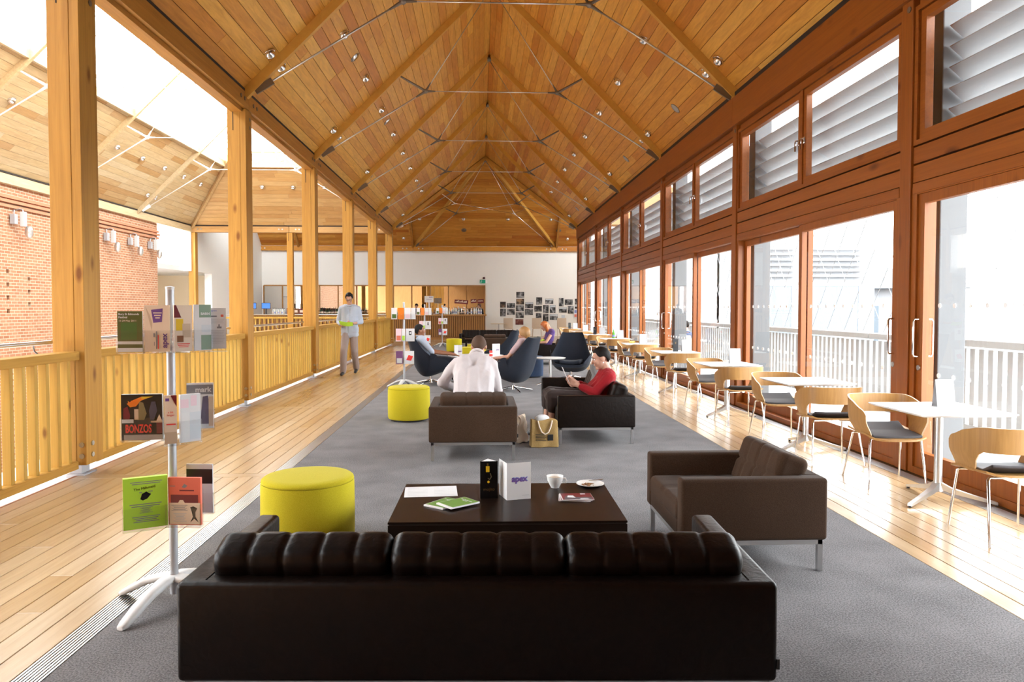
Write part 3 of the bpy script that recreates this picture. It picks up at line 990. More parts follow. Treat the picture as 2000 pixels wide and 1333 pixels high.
def rectframe(mb, x0, x1, ya, yb, z0, z1, t, tb=None):
    tb = tb or t
    mb.box(x0, x1, ya, yb, z1 - t, z1)
    mb.box(x0, x1, ya, yb, z0, z0 + tb)
    mb.box(x0, x1, ya, ya + t, z0 + tb, z1 - t)
    mb.box(x0, x1, yb - t, yb, z0 + tb, z1 - t)
    return mb
for j in range(7):
    ya, yb = YBW[j] + 0.087, YBW[j + 1] - 0.087
    ym = (ya + yb) / 2
    # clerestory window
    wn_ = sroot('window_%d' % (j + 8))
    m = MB(); rectframe(m, XW + 0.02, XW + 0.14, ya, yb, 2.93, 4.16, 0.045); m.box(XW + 0.03, XW + 0.14, ym - 0.035, ym + 0.035, 2.975, 4.115); m.build('frame', M_frame, wn_)
    for (a, b_, sd) in ((ya + 0.05, ym - 0.038, 1), (ym + 0.038, yb - 0.05, -1)):
        s_ = MB(); rectframe(s_, XW + 0.045, XW + 0.115, a, b_, 2.98, 4.11, 0.075); s_ = s_.build('sash', M_frame, wn_)
        p_ = MB(); p_.add([(XW + 0.08, a + 0.07, 3.05), (XW + 0.08, b_ - 0.07, 3.05), (XW + 0.08, b_ - 0.07, 4.04), (XW + 0.08, a + 0.07, 4.04)], [(0, 1, 2, 3)]); p_.build('pane', M_glass, s_)
        yh = (b_ - 0.035) if sd > 0 else (a + 0.035)
        h_ = MB(); h_.rbox((XW + 0.035, yh, 3.5), (0.02, 0.03, 0.08), 0.006, 2); h_.tube([(XW + 0.03, yh, 3.52), (XW - 0.005, yh, 3.52), (XW - 0.01, yh, 3.5), (XW - 0.01, yh, 3.39)], 0.009, 6); h_.build('handle', M_chrome, s_, 50)
    if j >= 1:
        for q in range(6):
            o = link('louvre', me_lou, wn_, (XW + 0.42, ym, 3.02 + q * 0.185), (0, R(38), 0))
            o.scale = (1.15, yb - ya, 1)
    if j == 0:
        m = MB(); m.box(XW + 0.15, XW + 0.2, ya, yb, 0.0, 4.2); m.build('light_block_panel', M_frame, wn_)  # unseen solid panel added to block daylight from the rear bay
    # glazed sliding doors below
    dn_ = sroot('door_%d' % (j + 1))
    m = MB(); rectframe(m, XW + 0.02, XW + 0.2, ya, yb, 0.0, 2.56, 0.07, 0.06); m.build('frame', M_framev, dn_)
    m = MB(); m.box(XW + 0.01, XW + 0.06, ya + 0.02, yb - 0.02, 2.50, 2.59); m.build('track_cover', M_frame, dn_)
    slide_far = (j % 2 == 1)
    halves = ((ya + 0.07, ym + 0.04), (ym - 0.04, yb - 0.07))
    for hi_, (a, b_) in enumerate(halves):
        sliding = (hi_ == 1) == slide_far
        xo = XW + (0.04 if sliding else 0.12)
        nm = 'sliding_leaf' if sliding else 'fixed_leaf'
        s_ = MB(); rectframe(s_, xo, xo + 0.06, a, b_, 0.06, 2.49, 0.085, 0.14); s_ = s_.build(nm, M_framev, dn_)
        p_ = MB(); p_.add([(xo + 0.03, a + 0.08, 0.19), (xo + 0.03, b_ - 0.08, 0.19), (xo + 0.03, b_ - 0.08, 2.41), (xo + 0.03, a + 0.08, 2.41)], [(0, 1, 2, 3)]); p_.build('pane', M_glass, s_)
        if j >= 1:
            L = b_ - a - 0.36
            nd = 9
            for zz in (0.90, 1.50):
                for k_ in range(nd):
                    link('dot', me_dot, s_, (xo + 0.024, a + 0.18 + (k_ + 0.5) * L / nd, zz))
        if sliding:
            yh = (b_ - 0.042) if hi_ == 1 else (a + 0.042)
            h_ = MB(); h_.tube([(xo, yh, 1.05), (xo - 0.05, yh, 1.05), (xo - 0.06, yh, 1.07), (xo - 0.06, yh, 1.36), (xo - 0.05, yh, 1.38), (xo, yh, 1.38)], 0.009, 8); h_.build('pull_handle', M_chrome, s_, 50)
            h_ = MB(); h_.tube([(xo + 0.06, yh, 1.05), (xo + 0.11, yh, 1.05), (xo + 0.12, yh, 1.07), (xo + 0.12, yh, 1.36), (xo + 0.11, yh, 1.38), (xo + 0.06, yh, 1.38)], 0.009, 8); h_.build('pull_handle', M_chrome, s_, 50)
            h_ = MB(); h_.cyl((xo + 0.002, yh, 0.95), (xo - 0.012, yh, 0.95), 0.024, n=14); h_.build('lock', M_steel, s_, 50)

# ================================================================== terrace outside
struct(slabz(XW + 0.22, 6.6, -3, YX0, -0.4, -0.06, 'floor_terrace', M_terr, None))
struct(slabz(-60, 120, -30, 160, -6.2, -6.0, 'ground', mat('street_paving', (0.07, 0.07, 0.07), 0.9), None))
for j in range(2, 8):
    y = YBW[j]
    t = thing('terrace_column', 'grey terrace column behind the glass, ' + ['beside the nearest inner window post', 'beside the second inner window post', 'beside the third inner window post', 'beside the fourth inner window post', 'beside the fifth inner window post', 'farthest along the glazing'][j - 2], 'column', (XW + 0.42, y + 0.05, -0.06), 0, 'terrace columns')
    m = MB(); m.rbox((0, 0, 2.3), (0.26, 0.24, 4.6), 0.01, 1); m.build('shaft', M_ext, t)
    m = MB(); m.box(-0.16, 0.16, -0.15, 0.15, 0, 0.015); m.build('base_plate', M_steel, t)
sm = MB(); sm.box(-0.02, 0.02, -0.042, 0.042, 0.1, 1.04)
me_ts = sm.mesh('slat', M_bal)
for j in range(2, 7):
    ya, yb = YBW[j], YBW[j + 1]
    t = thing('terrace_balustrade', 'white slatted terrace balustrade seen through the ' + ('', '', 'nearest', 'second', 'third', 'fourth', 'farthest')[j] + ' glazed bay', 'balustrade', (6.05, (ya + yb) / 2, -0.06), 0, 'terrace balustrades')
    L = yb - ya - 0.02
    m = MB(); m.rbox((0, 0, 1.11), (0.14, L, 0.09), 0.01, 1); m.build('top_rail', M_bal, t)
    m = MB(); m.box(-0.04, 0.04, -L / 2, L / 2, 0.0, 0.1); m.build('bottom_rail', M_bal, t)
    n = 28
    for k_ in range(n):
        link('slat', me_ts, t, (0, -L / 2 + (k_ + 0.5) * L / n, 0))
# cable net above the terrace balustrade
net = MB()
dy = 0.62
k_ = 0
yy = 5.0
while yy < 25.6:
    for sg in (1, -1):
        net.tube([(6.35, yy, 1.1), (6.35, yy + sg * 2.5, 4.6)], 0.006, 4, caps=False)
    yy += dy
o = net.build('cable_net', mat('net_wire', (0.2, 0.2, 0.2), 0.5))
tag(o, 'fine diamond cable net rising above the terrace balustrade', 'net', kind='stuff')
m = MB()
# own wing of the building across the terrace
bw = thing('pale_building', 'pale building wing with louvres at the far end of the terrace', 'building', (11.2, 29.3, -6))
m.box(-1.4, 5, 0.0, 0.8, 0, 11.2); m.build('wall', mat('pale_cladding', (0.22, 0.225, 0.235), 0.7), bw)
for (a, b_) in ((-1.0, 1.6), (2.0, 4.4)):
    m = MB(); m.box(a, b_, -0.03, 0.02, 6.3, 8.4); f_ = m.build('window', mat('blue_grey_glass', (0.08, 0.10, 0.13), 0.15), bw)
    m = MB(); rectframe(m, -0.5, 0.5, 0, 1, 0, 1, 0.05)
    m = MB(); m.box(a, b_, -0.06, -0.02, 8.4, 8.52); m.box(a, b_, -0.06, -0.02, 6.2, 6.3); m.box(a, a + 0.08, -0.06, -0.02, 6.3, 8.4); m.box(b_ - 0.08, b_, -0.06, -0.02, 6.3, 8.4); m.build('frame', M_white, f_)
    for q in range(6):
        m = MB(); m.box(a, b_, -0.2, -0.06, 8.75 + q * 0.22, 8.83 + q * 0.22); m.build('louvre', M_louv, bw)
hs = thing('pale_building', 'distant low building with shallow pitched roof beyond the terrace net', 'building', (22.0, 47.0, -6), R(-24))
m = MB(); m.box(-7, 7, -5, 5, 0, 8.6); m.build('wall', mat('far_wall', (0.20, 0.20, 0.21), 0.8), hs)
m = MB(); m.prism([(-8, 8.6), (8, 8.6), (8, 8.8), (0, 10.6), (-8, 8.8)], 'y', -5.6, 5.6); m.build('roof', mat('slate_roof', (0.13, 0.145, 0.16), 0.6), hs)
for k_ in range(5):
    m = MB(); m.box(-5.9 + k_ * 2.5, -4.2 + k_ * 2.5, -5.04, -4.98, 5.2, 7.6); m.build('window', mat('dark_glass', (0.05, 0.07, 0.09), 0.2) if k_ == 0 else MATS['dark_glass'], hs)
g2 = thing('pale_building', 'distant boxy glass-fronted building beyond the terrace', 'building', (13.8, 36.5, -6), 0)
m = MB(); m.box(-2, 2.3, -2, 2, 0, 10.2); m.build('wall', MATS['far_wall'], g2)
for k_ in range(2):
    m = MB(); m.box(-1.8 + k_ * 2.1, 0.1 + k_ * 2.0, -2.05, -1.98, 6.6, 9.4); m.build('window', MATS['dark_glass'], g2)
# ================================================================== lounge seating
def sstep(a, b_, x):
    t = max(0.0, min(1.0, (x - a) / (b_ - a)))
    return t * t * (3 - 2 * t)

def tuft_fn(size, nx, ny, ax, ay, az, amp, buttons=True):
    """puffs each panel of a cushion; ax, ay: in-plane axes, az: thickness axis"""
    hx, hy = size[ax] / 2, size[ay] / 2
    def fn(p, d):
        q = p.copy()
        u = (p[ax] / hx * 0.5 + 0.5) * nx
        v = (p[ay] / hy * 0.5 + 0.5) * ny
        fu = abs((u - math.floor(u)) * 2 - 1)
        fv = abs((v - math.floor(v)) * 2 - 1)
        e = (1 - fu ** 6)
        if ny > 1:
            e = min(e, 1 - fv ** 6)
        e = max(0.0, e) ** 0.5
        q += d * (amp * e)
        return q
    return fn

def sofa(name, label, cat, W, D, ncu, m_body, m_cush, loc, rz, group=None, panels=5, tufts=3, tabs=True, rows=1):
    """steel-framed box sofa; front is local +y, origin on the floor at the centre"""
    t = thing(name, label, cat, loc, rz, group)
    hw, hd = W / 2, D / 2
    A = 0.095
    # steel base
    m = MB()
    for sx in (-1, 1):
        m.box(sx * (hw - 0.035) - 0.013, sx * (hw - 0.035) + 0.013, -hd + 0.02, hd - 0.02, 0.152, 0.179)
    for sy in (-1, 1):
        m.box(-hw + 0.022, hw - 0.022, sy * (hd - 0.033) - 0.013, sy * (hd - 0.033) + 0.013, 0.1525, 0.1785)
    m.build('base_frame', M_steel, t)
    for sx in (-1, 1):
        for sy in (-1, 1):
            m = MB(); cx, cy = sx * (hw - 0.035), sy * (hd - 0.033)
            m.box(cx - 0.014, cx + 0.014, cy - 0.014, cy + 0.014, 0, 0.153); m.build('leg', M_steel, t)
    zt, zb = 0.530, 0.180
    # arms and back in one upholstered U
    bm = bmesh.new()
    B_ = 0.13
    pts = [(-hw, hd), (-hw, -hd), (hw, -hd), (hw, hd), (hw - A, hd), (hw - A, -hd + B_), (-hw + A, -hd + B_), (-hw + A, hd)]
    lo_ = [bm.verts.new((x_, y_, zb)) for x_, y_ in pts]
    hi_ = [bm.verts.new((x_, y_, zt)) for x_, y_ in pts]
    quads = [(0, 1, 6, 7), (1, 2, 5, 6), (2, 3, 4, 5)]
    for q in quads:
        bm.faces.new([lo_[k] for k in q][::-1]); bm.faces.new([hi_[k] for k in q])
    for k in range(8):
        bm.faces.new((lo_[k], lo_[(k + 1) % 8], hi_[(k + 1) % 8], hi_[k]))
    bmesh.ops.recalc_face_normals(bm, faces=bm.faces)
    eds = [e for e in bm.edges if e.calc_face_angle(0) > 0.5]
    bmesh.ops.bevel(bm, geom=eds, offset=0.02, segments=4, profile=0.5, affect='EDGES', clamp_overlap=True)
    me = bpy.data.meshes.new('arms_and_back'); bm.to_mesh(me); bm.free()
    me.materials.append(m_body)
    me.polygons.foreach_set('use_smooth', [True] * len(me.polygons)); me.set_sharp_from_angle(angle=R(35))
    link('arms_and_back', me, t)
    # welt seams at the rear corners
    for sx in (-1, 1):
        m = MB(); m.tube([(sx * (hw - A), -hd + 0.03, zt + 0.0005), (sx * (hw - A), -hd + B_ - 0.02, zt + 0.0005)], 0.0025, 5); m.build('seam', m_body, t, 180)
    m = MB(); m.rbox((0, 0.055, 0.235), (W - 2 * A - 0.004, D - 0.115, 0.095), 0.015, 2); m.build('seat_base', m_body, t, 60)
    iw = (W - 2 * A - 0.006) / ncu
    for k in range(ncu):
        xc = -W / 2 + A + 0.003 + iw * (k + 0.5)
        sz = (iw - 0.006, D - 0.16, 0.11)
        m = MB(); m.rbox((xc, 0.08, 0.325), sz, 0.03, 2, (panels * 4, tufts * 4, 1), tuft_fn(sz, panels, tufts, 0, 1, 2, 0.011)); m.build('seat_cushion', m_cush, t, 180)
        sz = (iw - 0.004 if ncu > 1 else iw - 0.02, 0.15, 0.30)
        m = MB(); m.rbox((0, 0, 0), sz, 0.042, 3, (panels * 10, 1, 10), tuft_fn(sz, panels, rows, 0, 2, 1, 0.016 if rows > 1 else 0.014))
        m.xf(Matrix.Translation((xc, -hd + 0.18, 0.485)) @ Matrix.Rotation(R(19), 4, 'X'))
        bc = m.build('back_cushion', m_cush, t, 180)
        b_ = MB()
        for i in range(panels - 1 if panels > 2 else 2):
            for zz in (-0.05, 0.06):
                p = Matrix.Translation((xc, -hd + 0.18, 0.485)) @ Matrix.Rotation(R(19), 4, 'X') @ Vector(((i + 1) * sz[0] / panels - sz[0] / 2, 0.072, zz))
                b_.ell(p, (0.011, 0.008, 0.011), 8, 5)
        b_.build('buttons', m_cush, bc, 180)
    if tabs:
        m = MB(); m.box(hw - 0.002, hw + 0.008, -hd + 0.006, -hd + 0.03, 0.225, 0.26); m.build('maker_tab', M_blk, t)
    return t

SD, SW = 0.85, 2.085
ca = R(-2.5)
sofa('leather_sofa', 'large black-brown leather sofa seen from behind in the foreground', 'sofa', SW, SD, 3, M_leab, M_leab,
     (-0.013 + 0.0436 * SD / 2, 2.485 + 0.999 * SD / 2, 0), ca, 'steel-framed lounge seats')
sofa('fabric_armchair', 'taupe fabric armchair with buttoned cushions to the right of the coffee table', 'armchair', 0.84, 0.83, 1, M_tan, M_tan,
     (1.525, 4.37, 0), R(90), 'steel-framed lounge seats', 4, 3, True, 2)
sofa('fabric_armchair', 'taupe fabric armchair with its back to us, man in white shirt sitting in it', 'armchair', 0.857, 0.85, 1, M_tan, M_tan,
     (-0.07, 7.42, 0), 0, 'steel-framed lounge seats')
sofa('leather_sofa', 'dark brown leather sofa side-on, woman in red sitting in it', 'sofa', 2.14, 0.85, 3, M_leab2, M_leab2,
     (1.262, 8.88, 0), R(90), 'steel-framed lounge seats')
sofa('leather_sofa', 'black buttoned leather sofa facing us in front of the bar', 'sofa', 2.14, 0.85, 3, M_leab2, M_leab2,
     (0.30, 27.3, 0), R(180), 'steel-framed lounge seats')
sofa('fabric_armchair', 'taupe fabric armchair in front of the black sofa near the bar', 'armchair', 0.9, 0.85, 1, M_tan, M_tan,
     (0.46, 23.3, 0), 0, 'steel-framed lounge seats')
sofa('leather_armchair', 'dark leather armchair side-on where the red-haired woman sits', 'armchair', 0.9, 0.85, 1, M_leab2, M_leab2,
     (1.86, 19.25, 0), R(90), 'steel-framed lounge seats')

# ---- poufs
def pouf(label, m_, loc, d=0.56, h=0.47, group='round poufs'):
    t = thing('pouf', label, 'pouf', loc, 0, group)
    r = d / 2
    m = MB()
    pr = [(0.0, 0.02), (r - 0.03, 0.02), (r - 0.008, 0.028), (r, 0.05), (r + 0.002, h * 0.5), (r, h - 0.045), (r - 0.003, h - 0.032)]
    m.lathe(pr, 40, cap=False); m.build('body', m_, t, 50)
    m = MB()
    pr = [(r - 0.006, h - 0.032), (r - 0.001, h - 0.028), (r - 0.004, h - 0.016), (r - 0.02, h - 0.004), (r - 0.06, h), (0.0, h + 0.002)]
    m.lathe(pr, 40, cap=False); m.build('top', m_, t, 80)
    m = MB(); m.lathe([(0, 0), (r - 0.05, 0), (r - 0.05, 0.022), (0, 0.022)], 30, cap=False); m.build('plinth', M_blk, t)
    return t
def fl_at(px, Y):
    return (px - 938) * Y / FPX
pouf('yellow round pouf beside the coffee table', M_yel, (fl_at(603, 4.52), 4.52, 0), 0.56, 0.45)
pouf('yellow round pouf beside the taupe armchair with the man in white', M_yel, (fl_at(799, 9.65), 9.65, 0), 0.55, 0.45)
pouf('yellow pouf standing nearest the bar', M_yel, (fl_at(887, 24.6), 24.6, 0), 0.52, 0.45)
pouf('yellow pouf just behind the low round table, in front of another', M_yel, (fl_at(917, 19.3), 19.3, 0), 0.54, 0.45)
pouf('yellow pouf second behind the low round table', M_yel, (fl_at(931, 20.8), 20.8, 0), 0.54, 0.45)
pouf('blue round pouf behind the navy chair of the woman in pink', M_blue, (fl_at(1036, 15.6), 15.6, 0), 0.56, 0.45)

# ---- egg-shaped swivel chairs
def egg_chair(label, loc, rz):
    t = thing('swivel_armchair', label, 'armchair', loc, rz, 'navy swivel chairs')
    # centre line of the shell, side view (y forward, z up)
    key = [(0.37, 0.335), (0.24, 0.315), (0.04, 0.27), (-0.14, 0.275), (-0.25, 0.38), (-0.31, 0.55), (-0.36, 0.74), (-0.405, 0.91), (-0.42, 0.965)]
    wid = [0.30, 0.39, 0.42, 0.43, 0.415, 0.36, 0.295, 0.235, 0.205]
    curl = [0.06, 0.20, 0.30, 0.37, 0.36, 0.22, 0.12, 0.07, 0.04]     # how far the sides wrap
    def samp(tab, v):
        x = v * (len(tab) - 1)
        i = min(int(x), len(tab) - 2)
        f = x - i
        a, b_ = tab[i], tab[i + 1]
        p = tab[i - 1] if i > 0 else a
        q = tab[i + 2] if i + 2 < len(tab) else b_
        if isinstance(a, tuple):
            return tuple(0.5 * (2 * a[k] + (b_[k] - p[k]) * f + (2 * p[k] - 5 * a[k] + 4 * b_[k] - q[k]) * f * f + (-p[k] + 3 * a[k] - 3 * b_[k] + q[k]) * f ** 3) for k in range(2))
        return 0.5 * (2 * a + (b_ - p) * f + (2 * p - 5 * a + 4 * b_ - q) * f * f + (-p + 3 * a - 3 * b_ + q) * f ** 3)
    def surf(off):
        def fn(u, v):
            y, z = samp(key, v)
            e = 0.004
            y2, z2 = samp(key, min(1, v + e)); y1, z1 = samp(key, max(0, v - e))
            ty, tz = y2 - y1, z2 - z1
            l = math.hypot(ty, tz) or 1
            ny, nz = tz / l, -ty / l           # normal to the inside (up / forward)
            s = u * 2 - 1
            w_ = samp(wid, v); c = samp(curl, v)
            a = abs(s)
            x = math.copysign(w_ * math.sin(min(1.0, a) * PI / 2 * 0.98) ** 0.92 if a > 0 else 0, s)
            lift = c * (a ** 2.6)
            sgn = 1
            bul = (1 - a ** 2) * off
            edge = 1 if off == 0 else (1 - a ** 6)
            y += ny * lift - ny * off * edge
            z += nz * lift - nz * off * edge
            if off:
                z -= 0.06 * math.exp(-((v - 0.36) / 0.16) ** 2) * (1 - a ** 2)
            return (x, y, z)
        return fn
    m = MB(); nu, nv = 22, 40
    m.grid(surf(0.0), nu, nv)
    k = len(m.v)
    m.grid(surf(0.055), nu, nv)
    m.f = [f if min(f) < k else f[::-1] for f in m.f]
    row = nu + 1
    for j in range(nv):
        for i in (0, nu):
            a, b_ = j * row + i, (j + 1) * row + i
            m.f.append((a, b_, b_ + k, a + k) if i == 0 else (b_, a, a + k, b_ + k))
    for i in range(nu):
        for j in (0, nv):
            a, b_ = j * row + i, j * row + i + 1
            m.f.append((b_, a, a + k, b_ + k) if j == 0 else (a, b_, b_ + k, a + k))
    bm = bmesh.new()
    me = m.mesh('shell', M_navy)
    bm.from_mesh(me); bmesh.ops.recalc_face_normals(bm, faces=bm.faces); bm.to_mesh(me); bm.free()
    me.polygons.foreach_set('use_smooth', [True] * len(me.polygons)); me.set_sharp_from_angle(angle=R(70))
    link('shell', me, t)
    # seat pad following the shell
    m = MB(); m.rbox((0, 0.09, 0.365), (0.50, 0.44, 0.08), 0.038, 3, (4, 4, 1), lambda p, d: Vector((p.x * (1 - 0.15 * max(0, p.y) / 0.22), p.y, p.z + 0.5 * p.x * p.x))); m.build('seat_pad', M_navy, t, 60)
    m = MB(); m.cyl((0, 0.0, 0.05), (0, 0.0, 0.24), 0.028, n=14); m.cyl((0, 0, 0.03), (0, 0, 0.10), 0.04, 0.035, 14); m.build('stem', M_chrome, t, 40)
    for a in range(4):
        m = MB()
        an = R(45 + 90 * a)
        c, s = math.cos(an), math.sin(an)
        m.tube([(0, 0, 0.075), (0.12 * c, 0.12 * s, 0.06), (0.36 * c, 0.36 * s, 0.012)], [0.02, 0.017, 0.011], 8); m.build('foot', M_chrome, t, 60)
    return t
egg_chair('navy swivel armchair from the side, man in light blue shirt sitting in it', (fl_at(842, 14.2), 14.2, 0), R(-80))
egg_chair('navy swivel armchair from behind, woman in pink sitting in it', (fl_at(1003, 12.95), 12.95, 0), R(62))
egg_chair('empty dark swivel armchair beyond the low round table', (fl_at(975, 17.0), 17.0, 0), R(75))
egg_chair('empty navy swivel armchair facing us beside the small round table', (fl_at(1116, 14.9), 14.9, 0), R(168))

# ---- low round tables
def round_table(label, loc, d, h):
    t = thing('round_table', label, 'table', loc, 0.3, 'low round tables')
    m = MB(); m.lathe([(0, h - 0.022), (d / 2 - 0.02, h - 0.022), (d / 2, h - 0.006), (d / 2, h - 0.002), (d / 2 - 0.004, h), (0, h)], 48, cap=False); m.build('top', M_lamt, t, 40)
    m = MB(); m.cyl((0, 0, 0.05), (0, 0, h - 0.02), 0.026, n=16); m.build('column', M_alu, t, 40)
    for a in range(4):
        c, s = math.cos(a * PI / 2), math.sin(a * PI / 2)
        m = MB(); m.tube([(0, 0, 0.075), (0.1 * c, 0.1 * s, 0.06), (d * 0.46 * c, d * 0.46 * s, 0.012)], [0.022, 0.018, 0.011], 8); m.build('foot', M_chrome, t, 60)
    return t
round_table('small round white pedestal table in front of the empty navy chair', (fl_at(1075, 13.9), 13.9, 0), 0.60, 0.53)
round_table('low round white table between the man in blue and the man in white', (fl_at(930, 14.6), 14.6, 0), 1.12, 0.53)
tb = thing('side_table', 'low dark square table in front of the black sofa by the bar', 'table', (-0.1, 25.9, 0), 0)
m = MB(); m.rbox((0, 0, 0.36), (0.9, 0.5, 0.05), 0.004, 1); m.build('top', M_wenge, tb)
for sx in (-1, 1):
    m = MB(); m.box(sx * 0.4 - 0.03, sx * 0.4 + 0.03, -0.22, 0.22, 0, 0.335); m.build('leg', M_wenge, tb)

# ---- coffee table and what lies on it
TZ = 0.333
ct = thing('coffee_table', 'dark brown rectangular coffee table behind the leather sofa', 'table', (0.155, 4.30, 0), R(-0.9))
m = MB(); m.rbox((0, 0, TZ - 0.006), (1.29, 0.855, 0.012), 0.002, 1); m.build('top', M_wenge, ct)
m = MB(); m.rbox((0, 0, TZ - 0.017), (1.28, 0.845, 0.008), 0.001, 1); m.build('joint', M_dark, ct)
m = MB(); m.rbox((0, 0, 0.18), (1.29, 0.855, 0.27), 0.003, 1); m.build('body', M_wenge, ct)
m = MB(); m.box(-0.6, 0.6, -0.39, 0.39, 0, 0.046); m.build('plinth', M_blk, ct)
def on_table(px, py):
    Y = (HC - TZ) * FPX / (py - 602)
    return ((px - 938) * Y / FPX, Y, TZ)
M_grn = mat('green_print', (0.13, 0.27, 0.04), 0.5)
M_prp = mat('purple_ink', (0.16, 0.07, 0.30), 0.5)
M_blu = mat('blue_ink', (0.20, 0.28, 0.62), 0.5)
M_ink = mat('grey_ink', (0.22, 0.22, 0.24), 0.6)
M_inkl = mat('pale_ink', (0.58, 0.58, 0.60), 0.6)
M_bkp = mat('black_card', (0.006, 0.006, 0.008), 0.25)
M_red = mat('red_ink', (0.80, 0.04, 0.03), 0.5)
M_ora = mat('orange_card', (0.85, 0.22, 0.01), 0.5)
M_lime = mat('lime_paper', (0.46, 0.78, 0.05), 0.6)
M_pink = mat('salmon_paper', (0.75, 0.16, 0.10), 0.6)
M_ppk = mat('pale_pink_paper', (0.80, 0.60, 0.66), 0.6)
M_beig = mat('beige_paper', (0.62, 0.47, 0.33), 0.6)
M_mar = mat('maroon_print', (0.16, 0.012, 0.02), 0.4)
M_yink = mat('yellow_print', (0.75, 0.50, 0.02), 0.4)
M_gold = mat('dim_gold_print', (0.10, 0.055, 0.015), 0.4)
M_chn = mat('white_china', (0.86, 0.85, 0.83), 0.15)
M_cof = mat('milky_coffee', (0.68, 0.52, 0.36), 0.4)

def sheet(name, label, cat, loc, rz, w_, h_, m_=M_pape, t_=0.0015, lines=0, group=None):
    t = thing(name, label, cat, loc, rz, group)
    m = MB(); m.box(-w_ / 2, w_ / 2, -h_ / 2, h_ / 2, 0.0, t_); m.build('page', m_, t)
    if lines:
        m = MB()
        for i in range(lines):
            y = h_ * (0.36 - 0.72 * i / max(1, lines - 1))
            for sx in (-1, 1):
                a = sx * w_ * 0.25
                m.box(a - w_ * 0.19, a + w_ * 0.19, y - 0.0015, y + 0.0015, t_, t_ + 0.0004)
        m.build('printed_lines', M_inkl, t)
    return t
x, y, z = on_table(841, 962)
sheet('leaflet', 'white unfolded leaflet lying at the far left of the coffee table', 'leaflet', (x, y, z), R(4), 0.325, 0.25, lines=6)
def booklet(label, loc, rz, z0):
    t = thing('booklet', label, 'booklet', (loc[0], loc[1], loc[2] + z0), rz, 'green booklets')
    m = MB(); m.rbox((0, 0, 0.0045), (0.145, 0.205, 0.009), 0.0008, 1); m.build('pages', M_pape, t)
    m = MB(); m.box(-0.068, 0.070, -0.088, 0.099, 0.009, 0.0095); m.build('cover', M_grn, t)
    text('title', 'Bury St Edmunds\nFestival', M_pape, t, (0, 0.055, 0.0098), (0, 0, 0), 0.015)
    return t
booklet('green and white booklet lying underneath on the coffee table', on_table(868, 987), R(-38), 0)
booklet('green and white booklet on top, overlapping another one', on_table(894, 990), R(-52), 0.0102)
# black triangular menu holder
x, y, z = on_table(954, 974)
t = thing('menu_stand', 'black three-sided drinks card standing on the coffee table', 'menu card', (x, y, z), R(4))
tri = [(-0.052, -0.03), (0.052, -0.03), (0.0, 0.06)]
for i in range(3):
    a, b_ = Vector((*tri[i], 0)), Vector((*tri[(i + 1) % 3], 0))
    m = MB(); m.bar((a + b_) / 2 + Vector((0, 0, 0.0)), (a + b_) / 2 + Vector((0, 0, 0.225)), (a - b_).length, 0.003, up=((b_ - a).cross(Vector((0, 0, 1)))).normalized())
    m.build('panel', M_bkp, t)
m = MB(); m.prism([(u * 0.9, v * 0.9) for u, v in tri], 'z', 0.221, 0.2245); m.build('inner_face', M_pape, t)
m = MB(); m.rbox((-0.008, -0.0332, 0.178), (0.022, 0.002, 0.036), 0.001, 1); m.build('cocktail_print', M_yink, t)
m = MB(); m.box(-0.013, -0.003, -0.0335, -0.032, 0.196, 0.212); m.build('bottle_neck_print', M_gold, t)
m = MB(); m.tube([(0.008, -0.0325, 0.152), (0.014, -0.0325, 0.13), (0.004, -0.0325, 0.115), (-0.006, -0.0325, 0.122)], 0.003, 6); m.build('curl_print', M_gold, t)
m = MB(); m.cyl((-0.003, -0.0315, 0.1), (-0.003, -0.034, 0.1), 0.0075, n=12); m.build('dot_print', M_yink, t)
text('lettering', 'mojito', M_gold, t, (0, -0.0325, 0.055), (PI / 2, 0, 0), 0.026)
# apex card, folded
x, y, z = on_table(990, 981)
t = thing('folded_card', 'white folded menu card with purple logo on the coffee table', 'menu card', (x, y, z), 0)
def leaf(nm, ang, parent, w_=0.15, h_=0.222):
    m = MB(); m.box(0, w_, -0.0006, 0.0006, 0, h_)
    o = m.build(nm, M_pape, parent)
    o.rotation_euler = (0, 0, ang)
    return o
f_ = leaf('front_leaf', R(14), t)
leaf('rear_leaf', R(106), t)
text('logo_shadow', 'apex', M_blu, f_, (0.080, -0.0011, 0.1255), (PI / 2, 0, 0), 0.050, bold=0.0022, sx=1.0)
text('logo', 'apex', M_prp, f_, (0.0765, -0.0018, 0.1235), (PI / 2, 0, 0), 0.050, bold=0.0012, sx=1.0)
m = MB(); m.box(0.095, 0.138, -0.0014, -0.0006, 0.022, 0.026); m.build('small_print', M_inkl, f_)
# cup
x, y, z = on_table(1085, 956)
t = thing('coffee_cup', 'white china coffee cup on the coffee table', 'cup', (x, y, z), R(-20))
m = MB(); m.lathe([(0.0, 0.0), (0.027, 0.0), (0.028, 0.004), (0.033, 0.012), (0.049, 0.045), (0.0545, 0.074), (0.0525, 0.074), (0.047, 0.045), (0.031, 0.014), (0.0, 0.010)], 32, cap=False); m.build('bowl', M_chn, t, 60)
m = MB(); m.tube([(0.050, 0, 0.06), (0.068, 0, 0.063), (0.076, 0, 0.05), (0.066, 0, 0.034), (0.044, 0, 0.030)], 0.0045, 8); m.build('handle', M_chn, t, 60)
m = MB(); m.lathe([(0, 0.058), (0.0495, 0.058)], 24, cap=False); m.build('coffee', M_cof, t)
